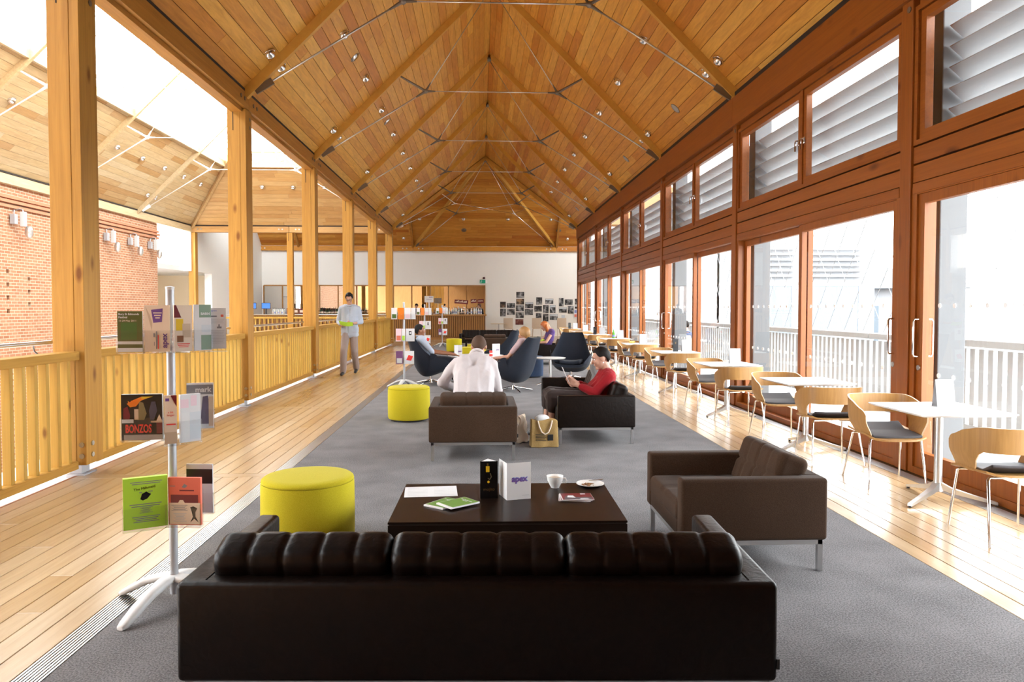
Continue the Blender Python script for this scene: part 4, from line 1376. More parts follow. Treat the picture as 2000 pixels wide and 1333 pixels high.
# plate with crumbs
x, y, z = on_table(1155, 953)
t = thing('side_plate', 'white side plate with cake crumbs on the coffee table', 'plate', (x, y, z), 0)
m = MB(); m.lathe([(0.0, 0.0), (0.05, 0.0), (0.055, 0.003), (0.09, 0.014), (0.0895, 0.017), (0.053, 0.0065), (0.0, 0.005)], 36, cap=False); m.build('dish', M_chn, t, 60)
cr = MB()
for i in range(26):
    a, r_ = rnd.uniform(0, 2 * PI), rnd.uniform(0, 0.05)
    s_ = rnd.uniform(0.003, 0.009)
    cr.ell((r_ * math.cos(a) * 1.1 - 0.01, r_ * math.sin(a), 0.006 + s_ * 0.3), (s_ * 1.4, s_, s_ * 0.5), 6, 4)
o = cr.build('crumbs', mat('cake_crumb', (0.28, 0.13, 0.05), 0.8), t); o['kind'] = 'stuff'
m = MB(); m.bar((0.0, 0.05, 0.019), (0.095, 0.075, 0.022), 0.012, 0.002); m.build('fork', M_steel, t)
# flyers in a small heap
x, y, z = on_table(1128, 979)
for i in range(3):
    t = thing('flyer', ('lowest of three glossy maroon flyers heaped on the coffee table', 'middle of three glossy maroon flyers heaped on the coffee table', 'top maroon flyer with white figure on the coffee table heap')[i], 'flyer', (x - 0.006 * (2 - i), y + 0.004 * (2 - i), z + 0.0045 * i), R(-3 + 4 * i - 4), 'maroon flyers')
    m = MB(); m.box(-0.095, 0.095, -0.075, 0.075, 0.0, 0.004); m.build('card', M_pape, t)
    m = MB(); m.box(-0.09, 0.093, -0.07, 0.073, 0.004, 0.0044); m.build('print', M_mar, t)
    if i == 2:
        m = MB(); m.add([(-0.08, -0.068, 0.0046), (0.085, -0.068, 0.0046), (0.088, -0.03, 0.0046), (0.05, -0.01, 0.0046), (0.0, -0.02, 0.0046), (-0.02, 0.03, 0.0046), (-0.05, 0.035, 0.0046), (-0.075, -0.01, 0.0046)], [tuple(range(8))]); m.build('figure_print', mat('grey_print', (0.10, 0.09, 0.10), 0.4), t)
        m = MB(); m.add([(-0.06, -0.02, 0.0047), (-0.01, -0.03, 0.0047), (-0.02, 0.02, 0.0047), (-0.05, 0.022, 0.0047)], [(0, 1, 2, 3)]); m.add([(0.01, -0.06, 0.0047), (0.07, -0.06, 0.0047), (0.06, -0.045, 0.0047), (0.02, -0.043, 0.0047)], [(0, 1, 2, 3)]); m.add([(0.03, 0.045, 0.0047), (0.06, 0.045, 0.0047), (0.06, 0.065, 0.0047), (0.03, 0.065, 0.0047)], [(0, 1, 2, 3)]); m.build('highlight_print', M_pape, t)

# ================================================================== cafe tables and chairs along the glazing
def cafe_chair(label):
    t = thing('cafe_chair', label, 'chair', (0, 0, 0), 0, 'bent oak cafe chairs')
    a_, b_ = 0.275, 0.25
    def plan(tt):
        # tt in [-1,1]; 0 at the back
        s = abs(tt)
        if s < 0.62:
            th = s / 0.62 * PI / 2
            e = 2.0 / 2.7
            x = a_ * abs(math.sin(th)) ** e
            y = -b_ * abs(math.cos(th)) ** e
        else:
            f = (s - 0.62) / 0.38
            x = a_ - 0.02 * f * f
            y = 0.0 + 0.20 * f
        return math.copysign(x, tt), y
    def shell(off):
        def fn(u, v):
            tt = u * 2 - 1
            s = abs(tt)
            zu = 0.735 - 0.10 * sstep(0.35, 1.0, s) - 0.035 * sstep(0.9, 1.0, s) ** 2
            zl = 0.575 - 0.148 * sstep(0.40, 0.62, s)
            z = zl + (zu - zl) * v
            x, y = plan(tt)
            k = 1 + 0.10 * (z - 0.58)
            tuck = 0.045 * sstep(0.56, 0.42, z) * sstep(0.35, 0.6, s)
            x = x * k - math.copysign(tuck, tt)
            y = (y - 0.02) * k + 0.02 - 0.02 * (z - 0.6)
            L = math.hypot(x, y) or 1
            if off:
                x -= x / L * off; y -= y / L * off
            return (x, y, z)
        return fn
    m = MB(); nu, nv = 40, 6
    m.grid(shell(0.0), nu, nv); k = len(m.v); m.grid(shell(0.013), nu, nv)
    m.f = [f if min(f) < k else f[::-1] for f in m.f]
    row = nu + 1
    ed = MB()
    for j in range(nv):
        for i in (0, nu):
            p, q = j * row + i, (j + 1) * row + i
            ed.add([m.v[p], m.v[q], m.v[q + k], m.v[p + k]], [(0, 1, 2, 3)])
    for i in range(nu):
        for j in (0, nv):
            p, q = j * row + i, j * row + i + 1
            ed.add([m.v[p], m.v[q], m.v[q + k], m.v[p + k]], [(0, 1, 2, 3)])
    sh = m.build('backrest_shell', M_beech, t, 70)
    ed.build('shell_edge', M_edge, sh, 70)
    def seat(off):
        def fn(u, v):
            x = (u * 2 - 1); y = (v * 2 - 1)
            e = 1 - 0.25 * (abs(y) ** 4)
            xx = 0.236 * x * (1 - 0.04 * (y > 0) * y)
            yy = 0.02 + 0.235 * y * (1 - 0.14 * abs(x) ** 3)
            zz = 0.428 + 0.022 * abs(x) ** 5 - 0.02 * max(0, y) ** 3 + 0.012 * max(0, -y) ** 2 - off
            return (xx, yy, zz)
        return fn
    m = MB(); nu = nv = 10
    m.grid(seat(0), nu, nv); k = len(m.v); m.grid(seat(0.014), nu, nv)
    m.f = [f if min(f) < k else f[::-1] for f in m.f]
    row = nu + 1
    for j in range(nv):
        for i in (0, nu):
            p, q = j * row + i, (j + 1) * row + i
            m.f.append((p, q, q + k, p + k))
            p, q = i * row + j, i * row + j + 1
            m.f.append((p, q, q + k, p + k))
    m.build('seat', M_beech, t, 60)
    m = MB(); m.rbox((0, 0.02, 0.437), (0.40, 0.40, 0.022), 0.010, 2, (4, 4, 1), lambda p, d: Vector((p.x, p.y, p.z + 0.018 * (abs(p.x) / 0.2) ** 5 * 0.4 - 0.02 * (max(0, p.y) / 0.22) ** 3 + 0.05 * sstep(-0.13, -0.2, p.y)))); m.build('seat_pad', M_pad, t, 50)
    for sx in (-1, 1):
        m = MB(); m.tube([(sx * 0.05, 0.16, 0.405), (sx * 0.19, 0.17, 0.405), (sx * 0.205, 0.178, 0.395), (sx * 0.235, 0.225, 0.0)], 0.0095, 8); m.build('leg', M_chrome, t, 50)
        m = MB(); m.tube([(sx * 0.05, -0.13, 0.41), (sx * 0.19, -0.14, 0.41), (sx * 0.205, -0.15, 0.40), (sx * 0.245, -0.245, 0.0)], 0.0095, 8); m.build('leg', M_chrome, t, 50)
    m = MB(); m.bar((0, 0.16, 0.405), (0, -0.13, 0.41), 0.03, 0.012); m.build('under_frame', M_chrome, t)
    return t
def cafe_table(label):
    t = thing('cafe_table', label, 'table', (0, 0, 0), 0, 'white cafe tables')
    h = 0.712
    m = MB(); q = 0.36
    m.add([(-q, -q, h), (q, -q, h), (q, q, h), (-q, q, h), (-q, -q, h - 0.008), (q, -q, h - 0.008), (q, q, h - 0.008), (-q, q, h - 0.008), (-q + 0.03, -q + 0.03, h - 0.022), (q - 0.03, -q + 0.03, h - 0.022), (q - 0.03, q - 0.03, h - 0.022), (-q + 0.03, q - 0.03, h - 0.022)],
          [(0, 1, 2, 3), (11, 10, 9, 8)] + [(4 + i, 4 + (i + 1) % 4, (i + 1) % 4, i) for i in range(4)] + [(8 + i, 8 + (i + 1) % 4, 4 + (i + 1) % 4, 4 + i) for i in range(4)])
    m.build('top', M_lamt, t)
    m = MB(); m.lathe([(0.0, h - 0.022), (0.055, h - 0.022), (0.055, h - 0.035), (0.04, h - 0.05), (0, h - 0.05)], 20, cap=False); m.build('collar', M_grey, t, 40)
    m = MB(); m.lathe([(0.029, h - 0.04), (0.029, 0.17), (0.033, 0.12), (0.045, 0.075), (0.0, 0.06)], 18, cap=False); m.build('column', M_alu, t, 50)
    for a in range(3):
        an = R(-90 + 120 * a + 60)
        c, s = math.cos(an), math.sin(an)
        m = MB()
        pts = [(0.02, 0.115, 0.026, 0.045), (0.09, 0.085, 0.022, 0.034), (0.25, 0.048, 0.018, 0.022), (0.39, 0.018, 0.016, 0.016)]
        vs = []
        for (r_, z_, hw_, hh_) in pts:
            for (du, dv) in ((-1, -1), (1, -1), (1, 1), (-1, 1)):
                vs.append((r_ * c - s * hw_ * du, r_ * s + c * hw_ * du, z_ + hh_ * dv * 0.6))
        fs = [(3, 2, 1, 0), (12, 13, 14, 15)]
        for i in range(3):
            for k in range(4):
                fs.append((i * 4 + k, i * 4 + (k + 1) % 4, i * 4 + 4 + (k + 1) % 4, i * 4 + 4 + k))
        m.add(vs, fs); m.build('foot', M_alu, t, 60)
        m = MB(); m.cyl((0.385 * c, 0.385 * s, 0.0), (0.385 * c, 0.385 * s, 0.012), 0.012, n=8); m.build('glide', M_blk, t)
    return t
TY = [5.42, 7.55, 9.9, 12.7, 15.6, 18.2, 21.0, 24.0, 27.0]
TX = [3.52, 3.45, 3.40, 3.44, 3.45, 3.40, 3.38, 3.38, 3.38]
on_ = ['nearest', 'second', 'third', 'fourth', 'fifth', 'sixth', 'seventh', 'eighth', 'farthest']
ch0 = None
tb0 = None
for i, (yy, xx) in enumerate(zip(TY, TX)):
    lt = '%s white square cafe table along the window wall' % on_[i]
    la = 'bent oak chair on the near side of the %s window table, back to us' % on_[i]
    lb = 'bent oak chair on the far side of the %s window table, facing us' % on_[i]
    rt_ = rnd.uniform(-0.06, 0.06)
    if i == 0:
        tb0 = cafe_table(lt); tb0.location = (xx, yy, 0)
        ch0 = cafe_chair(la); ch0.location = (3.40, yy - 0.88, 0); ch0.rotation_euler = (0, 0, R(-4))
    else:
        dup(tb0, (xx, yy, 0), rt_, lt)
        dup(ch0, (xx - 0.07 + rnd.uniform(-.03, .03), yy - 0.66, 0), R(rnd.uniform(-8, 5)), la)
    dup(ch0, (xx - 0.09 + rnd.uniform(-.02, .02), yy + (0.56 if i < 3 else 0.66), 0), PI + R(rnd.uniform(-5, 10)), lb)
# cards, holders and bits on the cafe tables
def table_card(label, loc, rz, w_=0.15, h_=0.21):
    t = thing('menu_card', label, 'menu card', loc, rz, 'menu cards on the window tables')
    f_ = MB(); f_.hexa([(-w_ / 2, -0.035, 0), (w_ / 2, -0.035, 0), (w_ / 2, -0.033, 0), (-w_ / 2, -0.033, 0), (-w_ / 2, -0.003, h_), (w_ / 2, -0.003, h_), (w_ / 2, -0.001, h_), (-w_ / 2, -0.001, h_)]); f_ = f_.build('front_panel', M_card, t)
    b_ = MB(); b_.hexa([(-w_ / 2, 0.033, 0), (w_ / 2, 0.033, 0), (w_ / 2, 0.035, 0), (-w_ / 2, 0.035, 0), (-w_ / 2, 0.001, h_), (w_ / 2, 0.001, h_), (w_ / 2, 0.003, h_), (-w_ / 2, 0.003, h_)]); b_.build('rear_panel', M_card, t)
    l_ = MB()
    for k in range(12):
        f = 0.1 + 0.8 * k / 11
        yy_ = -0.0365 + 0.032 * f
        l_.box(-w_ * 0.42, w_ * (0.30 + 0.12 * ((k * 7) % 3) / 2), yy_, yy_ + 0.001, f * h_ - 0.002, f * h_ + 0.002)
    l_.build('printed_lines', M_inkl, f_)
    return t
for i, (dx, dy_, rz) in enumerate(((0.10, 0.10, 2), (None, 0, 0), (0.12, 0.02, -5), (0.20, 0.02, 4), (0.05, -0.1, 0), (0.12, 0.0, 3), (0.16, 0, -4), (0.1, 0, 2), (0.16, 0, 0))):
    if dx is None:
        continue
    table_card('white printed menu card standing on the %s window table' % on_[i], (TX[i] + dx, TY[i] + dy_, 0.712), R(rz), 0.15 if i < 3 else 0.17)
for i, dx in ((3, 0.0), (6, -0.06), (8, -0.06)):
    t = thing('menu_stand', 'black upright drinks card on the %s window table' % on_[i], 'menu card', (TX[i] + dx, TY[i] + 0.03, 0.712), R(10), 'black drinks cards')
    m = MB(); m.prism([(-0.05, -0.03), (0.05, -0.03), (0, 0.05)], 'z', 0, 0.22); m.build('card', M_bkp, t)
    m = MB(); m.rbox((0, -0.0305, 0.15), (0.02, 0.002, 0.04), 0.0008, 1); m.build('cocktail_print', M_gold, t)
t = thing('bottle', 'green and blue bottle on the sixth window table', 'bottle', (TX[5] - 0.02, TY[5] + 0.12, 0.712))
m = MB(); m.lathe([(0, 0), (0.036, 0), (0.038, 0.01), (0.038, 0.13), (0.03, 0.16), (0.016, 0.19), (0.015, 0.225), (0, 0.225)], 16, cap=False); m.build('glass', mat('green_glass', (0.12, 0.42, 0.05), 0.15), t, 60)
m = MB(); m.cyl((0, 0, 0.04), (0, 0, 0.09), 0.0385, n=16, caps=False); m.build('label_band', M_blu, t, 60)
m = MB(); m.cyl((0, 0, 0.215), (0, 0, 0.235), 0.017, n=12); m.build('cap', M_blu, t, 40)
t = thing('napkin', 'yellow crumpled napkin on the fifth window table', 'napkin', (TX[4] - 0.16, TY[4] + 0.05, 0.726))
m = MB(); m.rbox((0, 0, 0.015), (0.12, 0.09, 0.03), 0.012, 2, (5, 4, 1), lambda p, d: Vector((p.x, p.y, p.z + 0.012 * math.sin(p.x * 90) * math.cos(p.y * 80)))); m.build('paper', mat('yellow_napkin', (0.85, 0.62, 0.15), 0.8), t, 60)
# ================================================================== ceiling fittings
sp = MB()
sp.lathe([(0.085, 0.0), (0.088, -0.012), (0.075, -0.05), (0.05, -0.078), (0.0, -0.09)], 20, cap=False)
sp.lathe([(0.098, 0.0), (0.098, -0.008), (0.085, -0.008)], 20, cap=False)
me_sp = sp.mesh('dome', M_chrome, 50)
def spot(p, rot, label, group, dark=True):
    t = thing('spotlight', label, 'spotlight', p, 0, group)
    t.rotation_euler = rot
    link('dome', me_sp, t)
    return t
def ceil_pt(side, d):
    """point on the main roof d metres in from the eave"""
    return (XL + d if side == 'left' else XR - d), ZE + d * math.tan(SLP)
for side in ('left', 'right'):
    sg = 1 if side == 'left' else -1
    grp = 'spotlights on the %s roof slope' % side
    for k in range(9):
        x, z = ceil_pt(side, 1.25)
        y = 9.86 + 2.24 * k
        spot((x, y, z - 0.004), (0, -sg * SLP * 0.6, 0), '%s chrome dome spotlight from us in the middle row, %s roof slope' % (ordw(k), side), grp)
    for k in range(2, 7):
        for dy in (-0.28, 0.28):
            x, z = ceil_pt(side, 0.45)
            spot((x, YB[k] + dy, z - 0.004), (0, -sg * SLP * 0.6, 0), 'eaves spotlight just %s the %s rafter foot from us, %s roof slope' % ('before' if dy < 0 else 'beyond', ordw(k - 2), side), grp + ', eaves')
    for k in range(2, 6):
        dd = 1.25 if side == 'left' else 0.42
        x, z = ceil_pt(side, dd)
        t = thing('ceiling_disc', '%s flat round %s disc from us, flush in the %s roof slope' % (ordw(k - 2), 'chrome' if side == 'left' else 'grey', side), 'speaker', (x, YB[k] + 2.24, z), 0, 'discs on the %s slope' % side)
        t.rotation_euler = (0, -sg * SLP, 0)
        m = MB(); m.lathe([(0, -0.012), (0.085, -0.012), (0.095, -0.004), (0.095, 0.0)], 20, cap=False); m.build('cover', M_chrome if side == 'left' else M_grey, t, 40)
        m = MB(); m.lathe([(0.095, 0.002), (0.105, 0.002), (0.105, -0.004), (0.095, -0.006)], 20, cap=False); m.build('ring', M_node, t, 40)
za_ = ZE + (9.97 - 11.2 + 2.46) * 0 + (XA0 * 0)
for k in range(9):
    y = 14.6 + 1.5 * k
    spot((-9.97, y, ZE + (-9.97 - XA0) * math.tan(tA)), (0, -tA * 0.6, 0), '%s chrome dome spotlight from us in the long row on the atrium ceiling' % ordw(k), 'atrium spotlights')
for k in (3, 4, 5):
    for dy in (-0.28, 0.28):
        spot((-10.75, YB[k] + dy, ZE + 0.45 * math.tan(tA)), (0, -tA * 0.6, 0), 'spotlight just %s the %s atrium rafter foot above the brick wall' % ('before' if dy < 0 else 'beyond', ordw(k - 3)), 'atrium spotlights, eaves')
for k, x in enumerate((-9.2, -8.08, -6.95, -5.8)):
    spot((x, 27.6, ZE + 1.3 * math.tan(tA)), (-tA * 0.6, 0, 0), '%s spotlight from the left on the end slope of the atrium' % ordw(k), 'atrium end spotlights')
for k, x in enumerate((-3.0, -0.82, 1.39, 3.54)):
    spot((x, 36.5, ZE + 1.5 * math.tan(SX)), (-SX * 0.6, 0, 0), '%s spotlight from the left in the upper row on the far boarded slope' % ordw(k), 'far slope spotlights')
for k, x in enumerate((-3.9, -3.0, 3.55, 4.5)):
    spot((x, 37.55, ZE + 0.45 * math.tan(SX)), (-SX * 0.6, 0, 0), '%s spotlight from the left in the lower row on the far boarded slope' % ordw(k), 'far slope spotlights, eaves')
for k, x in enumerate((-7.0, -0.82, 4.0)):
    t = thing('ceiling_disc', '%s flat dark disc from the left, low on the far boarded slope' % ordw(k), 'speaker', (x, 37.1, ZE + 0.9 * math.tan(SX)), 0, 'far slope discs')
    t.rotation_euler = (-SX, 0, 0)
    m = MB(); m.lathe([(0, -0.03), (0.10, -0.03), (0.13, -0.005), (0.13, 0)], 18, cap=False); m.build('cover', M_node, t, 40)

# floodlights on the brick wall
for i, (y, lb) in enumerate(((16.9, 'at the left picture edge'), (18.25, 'left of the nearest column'), (21.3, 'just right of the nearest column'), (22.6, 'third from the right end'), (24.1, 'second from the right end'), (25.5, 'at the right end'))):
    t = thing('floodlight', 'grey floodlight with gear box on the brick wall, ' + lb, 'floodlight', (XBK + 0.012, y, 3.62), 0, 'floodlights on the brick wall')
    m = MB(); m.rbox((0.07, -0.16, 0.0), (0.12, 0.13, 0.24), 0.01, 1); m.build('gear_box', M_grey, t)
    m = MB(); m.rbox((0.17, 0.04, 0.02), (0.12, 0.11, 0.36), 0.015, 1); m.build('lamp_body', M_lite, t)
    m = MB(); m.ell((0.24, 0.14, -0.28), (0.09, 0.09, 0.16), 14, 10); m.build('lamp_head', M_alu, t, 60)
    m = MB(); m.tube([(0.0, 0.04, 0.24), (0.08, 0.04, 0.27), (0.16, 0.04, 0.25), (0.17, 0.04, 0.18)], 0.016, 6); m.tube([(0.0, -0.1, 0.2), (0.06, -0.12, 0.22), (0.07, -0.16, 0.12)], 0.012, 6); m.build('bracket', M_grey, t, 60)

# ================================================================== brochure stands
def stand_root(label, loc, rz, group='brochure stands'):
    t = thing('brochure_stand', label, 'brochure stand', loc, rz, group)
    m = MB(); m.cyl((0, 0, 0.05), (0, 0, 1.575), 0.02, n=16); m.build('pole', M_grey, t, 40)
    m = MB(); m.lathe([(0.02, 1.57), (0.022, 1.585), (0.0, 1.59)], 16, cap=False); m.build('cap', M_lite, t, 40)
    for a in range(4):
        an = R(-18 + 90 * a)
        c, s = math.cos(an), math.sin(an)
        m = MB()
        pts = [(0.0, 0.135, 0.036, 0.014), (0.07, 0.128, 0.035, 0.02), (0.16, 0.10, 0.032, 0.022), (0.25, 0.055, 0.030, 0.022), (0.315, 0.020, 0.026, 0.018), (0.338, 0.012, 0.018, 0.010)]
        def fn(u, v, pts=pts, c=c, s=s):
            x_ = v * (len(pts) - 1); i = min(int(x_), len(pts) - 2); f = x_ - i
            q = [pts[i][k] * (1 - f) + pts[i + 1][k] * f for k in range(4)]
            th = 2 * PI * u
            du = math.copysign(abs(math.cos(th)) ** 0.6, math.cos(th)) * q[2]
            dz = math.copysign(abs(math.sin(th)) ** 0.6, math.sin(th)) * q[3]
            return (q[0] * c - s * du, q[0] * s + c * du, q[1] + dz)
        m.grid(fn, 12, 15, True)
        o = len(m.v)
        m.f.append(tuple(range(o - 12, o)))
        m.build('foot', M_lite, t, 60)
    return t
def pocket(t, p0, p1, z0, z1, dep=0.03):
    """clear pocket between plan points, opening to the right-hand side normal (towards the viewer)"""
    p0 = Vector((*p0, 0)); p1 = Vector((*p1, 0))
    d = (p1 - p0).normalized()
    n = Vector((d.y, -d.x, 0))
    m = MB()
    up = Vector((0, 0, 1))
    def pl(a, b_, za, zb):
        m.bar((a + b_) / 2 + up * za, (a + b_) / 2 + up * zb, (b_ - a).length, 0.002, up=tuple((b_ - a).normalized().cross(up)))
    pl(p0, p1, z0, z1)
    pl(p0 + n * dep, p1 + n * dep, z0, z0 + (z1 - z0) * 0.62)
    pl(p0, p0 + n * dep, z0, z0 + (z1 - z0) * 0.62)
    pl(p1, p1 + n * dep, z0, z0 + (z1 - z0) * 0.62)
    m.bar((p0 + p1) / 2 + n * 0.0 + up * z0, (p0 + p1) / 2 + n * dep + up * z0, (p1 - p0).length, 0.002)
    return m.build('pocket', M_acry, t)
class Leaf:
    """a leaflet stack standing in a pocket; x along the pocket, z up, face towards local -y"""
    def __init__(s, label, W, p0, p1, z0, h, m_, thick=0.012, lean=0, group='leaflets in the nearest brochure stand', cat='leaflet', name='leaflet'):
        p0 = W @ Vector((*p0, 0)); p1 = W @ Vector((*p1, 0))
        d = p1 - p0
        s.w = d.length - 0.008
        s.h = h
        n = Vector((d.y, -d.x, 0)).normalized()
        c = (p0 + p1) / 2 + n * 0.014
        s.t = thing(name, label, cat, (c.x, c.y, z0 + 0.003), math.atan2(d.y, d.x), group)
        s.t.rotation_euler = (R(lean), 0, math.atan2(d.y, d.x))
        s.y = -thick / 2
        m = MB(); m.box(-s.w / 2, s.w / 2, -thick / 2, thick / 2, 0, h); m.build('sheets', m_, s.t)
        s.k = 0
    def rect(s, u0, u1, v0, v1, m_, nm='print'):
        s.k += 1
        e = s.y - 0.0003 * s.k
        m = MB(); m.add([((u0 - 0.5) * s.w, e, v0 * s.h), ((u1 - 0.5) * s.w, e, v0 * s.h), ((u1 - 0.5) * s.w, e, v1 * s.h), ((u0 - 0.5) * s.w, e, v1 * s.h)], [(0, 1, 2, 3)])
        m.build(nm, m_, s.t); return s
    def poly(s, pts, m_, nm='print'):
        s.k += 1
        e = s.y - 0.0003 * s.k
        m = MB(); m.add([((u - 0.5) * s.w, e, v * s.h) for u, v in pts], [tuple(range(len(pts)))]); m.build(nm, m_, s.t); return s
    def txt(s, st, u, v, size, m_, rot=0.0, bold=0.0, sx=1.0, align='CENTER'):
        s.k += 1
        text('lettering', st, m_, s.t, ((u - 0.5) * s.w, s.y - 0.0003 * s.k - 0.0003, v * s.h), (PI / 2, rot, 0), size, bold=bold, sx=sx, ext=0.0001, align=align); return s
    def lines(s, u0, u1, v0, v1, n, m_=None):
        s.k += 1
        e = s.y - 0.0003 * s.k
        m = MB()
        for i in range(n):
            v = v1 + (v0 - v1) * (i + 0.5) / n
            hh = abs(v1 - v0) / n * 0.22
            q = ((i * 37) % 5) * 0.02
            m.add([((u0 + q - 0.5) * s.w, e, (v - hh) * s.h), ((u1 - q - 0.5) * s.w, e, (v - hh) * s.h), ((u1 - q - 0.5) * s.w, e, (v + hh) * s.h), ((u0 + q - 0.5) * s.w, e, (v + hh) * s.h)], [(0, 1, 2, 3)])
        m.build('text_lines', m_ or M_ink, s.t); return s
M_dgr = mat('olive_print', (0.10, 0.115, 0.02), 0.5)
M_mgr = mat('leaf_green_print', (0.07, 0.15, 0.025), 0.5)
M_brn = mat('brown_print', (0.20, 0.075, 0.02), 0.5)
M_tgr = mat('grey_green_print', (0.22, 0.33, 0.24), 0.5)
M_pal = mat('pale_grey_print', (0.62, 0.66, 0.70), 0.5)
M_crm = mat('cream_print', (0.82, 0.68, 0.54), 0.6)
SX0, SY0 = -1.535, 3.68
st = stand_root('grey pole brochure stand with three tiers in the left foreground', (SX0, SY0, 0), 0)
# feet measured at about 250 and 154 degrees
for f_ in [c for c in st.children if c.name.startswith('foot')]:
    f_.rotation_euler = (0, 0, R(-2))
W = Matrix.Translation((SX0, SY0, 0))
T1 = [((-0.205, -0.10), (-0.085, -0.088)), ((-0.085, -0.088), (0.038, -0.075)), ((0.040, -0.078), (0.112, -0.02)), ((0.112, -0.02), (0.180, 0.04)), ((0.165, 0.045), (0.250, 0.075))]
for a, b_ in T1:
    pocket(st, a, b_, 1.262, 1.44)
m = MB(); m.lathe([(0.021, 1.262), (0.09, 1.262), (0.09, 1.268), (0.021, 1.268)], 20, cap=False); m.build('tier_plate', M_acry, st)
L = Leaf('green leaflet reading Bury St Edmunds Festival in the near stand', W, *T1[0], 1.266, 0.196, M_pape)
L.rect(0, 1, 0.26, 1, M_dgr).rect(0, 1, 0.10, 0.19, M_dgr).rect(0.14, 0.78, 0.30, 0.72, M_mgr)
L.txt('Bury St Edmunds', 0.05, 0.925, 0.0135, M_pape, align='LEFT', bold=0.0003).txt('Festival', 0.05, 0.85, 0.0135, M_pape, align='LEFT', bold=0.0003).txt('11-29 May 2011', 0.05, 0.765, 0.0125, M_crm, align='LEFT')
L = Leaf('beige apex leaflet with purple block in the near stand', W, *T1[1], 1.266, 0.225, M_crm)
L.poly([(0.05, 0.98), (0.30, 0.45), (0.32, 0.62), (0.22, 0.80)], M_beig).poly([(0.28, 0.90), (0.74, 0.93), (0.70, 0.64), (0.36, 0.62)], M_prp)
L.lines(0.36, 0.70, 0.70, 0.86, 3, M_crm).txt('apex', 0.80, 0.235, 0.036, M_prp, rot=-PI / 2, bold=0.001).lines(0.36, 0.42, 0.08, 0.45, 2, M_ink)
L.rect(0.46, 0.50, 0.06, 0.44, M_ink).rect(0.53, 0.57, 0.06, 0.36, M_red)
L = Leaf('brown picture leaflet turned aside in the near stand', W, *T1[2], 1.266, 0.225, M_crm)
L.poly([(0.0, 1.0), (0.12, 1.0), (0.4, 0.73), (0, 0.73)], M_mar).rect(0.1, 0.5, 0.45, 0.7, M_yink).rect(0.45, 0.9, 0.3, 0.6, M_beig).rect(0.15, 0.5, 0.2, 0.34, M_brn).lines(0.15, 0.85, 0.08, 0.18, 3, M_red)
L = Leaf('green and white barn leaflet turned aside in the near stand', W, *T1[3], 1.266, 0.228, M_pape)
L.rect(0.3, 1, 0.72, 1, M_tgr).txt('BARN', 0.66, 0.80, 0.017, M_pape, bold=0.0006).rect(0.4, 1.0, 0.02, 0.34, M_tgr).rect(0.42, 1.0, 0.40, 0.56, M_pal)
L = Leaf('white printed sheet at the right of the near stand top tier', W, *T1[4], 1.272, 0.205, M_pape, 0.004)
L.txt('apex', 0.3, 0.94, 0.016, M_blu).rect(0.1, 0.48, 0.78, 0.815, M_ink).lines(0.1, 0.9, 0.62, 0.74, 4, M_inkl).rect(0.48, 0.74, 0.50, 0.545, M_ink).rect(0.56, 0.64, 0.54, 0.60, M_ink).lines(0.1, 0.9, 0.12, 0.46, 9, M_inkl).rect(0.7, 0.86, 0.78, 0.84, M_pink)
T2 = [((-0.195, -0.095), (-0.002, -0.075)), ((0.002, -0.10), (0.060, -0.075)), ((0.060, -0.075), (0.135, 0.0)), ((0.045, 0.07), (0.175, 0.10))]
pocket(st, *T2[0], 0.835, 1.02); pocket(st, *T2[1], 0.815, 1.0, 0.045); pocket(st, *T2[2], 0.815, 1.0); pocket(st, *T2[3], 0.86, 1.03)
m = MB(); m.lathe([(0.021, 0.835), (0.07, 0.835), (0.07, 0.841), (0.021, 0.841)], 20, cap=False); m.build('tier_plate', M_acry, st)
L = Leaf('dark BONZOS flyer with red lettering in the near stand middle tier', W, *T2[0], 0.839, 0.222, M_pape, 0.02)
L.rect(0, 1, 0.0, 1, M_bkp).rect(0.06, 1, 0.0, 0.12, mat('grey_strip', (0.40, 0.37, 0.36), 0.6))
L.poly([(0.14, 0.80), (0.3, 0.88), (0.5, 0.95), (0.78, 0.95), (0.60, 0.90), (0.48, 0.86), (0.36, 0.74), (0.22, 0.72)], M_ora).poly([(0.5, 0.95), (0.78, 0.95), (0.62, 0.91), (0.5, 0.9)], M_yink)
L.poly([(0.40, 0.44), (0.44, 0.84), (0.54, 0.82), (0.62, 0.58), (0.56, 0.44)], mat('olive_figure', (0.22, 0.17, 0.07), 0.5)).poly([(0.32, 0.45), (0.32, 0.68), (0.42, 0.68), (0.42, 0.45)], M_beig)
L.poly([(0.70, 0.44), (0.68, 0.64), (0.74, 0.84), (0.84, 0.84), (0.88, 0.64), (0.80, 0.44)], mat('dusk_figure', (0.07, 0.06, 0.09), 0.5)).poly([(0.05, 0.48), (0.06, 0.70), (0.16, 0.74), (0.22, 0.55), (0.2, 0.44)], M_mar).rect(0.02, 0.30, 0.38, 0.46, M_pal).rect(0.72, 1.0, 0.38, 0.42, M_beig).poly([(0.86, 0.42), (0.93, 0.56), (1.0, 0.42)], M_crm).rect(0.86, 1, 0.14, 0.38, M_mar)
L.txt('MR', 0.28, 0.82, 0.030, M_ora, rot=-0.2).txt('BONZOS', 0.42, 0.245, 0.056, M_red, bold=0.0015, sx=0.52)
L = Leaf('beige leaflet with red lettering at the near stand pole', W, *T2[1], 0.82, 0.235, M_crm, 0.012)
L.txt('a bit\nlarger', 0.5, 0.62, 0.014, M_red).rect(0.1, 0.4, 0.88, 0.94, M_prp).poly([(0.5, 1), (1, 1), (1, 0.75)], M_mar).lines(0.15, 0.9, 0.37, 0.43, 1, M_red).rect(0, 1, 0.0, 0.24, M_beig)
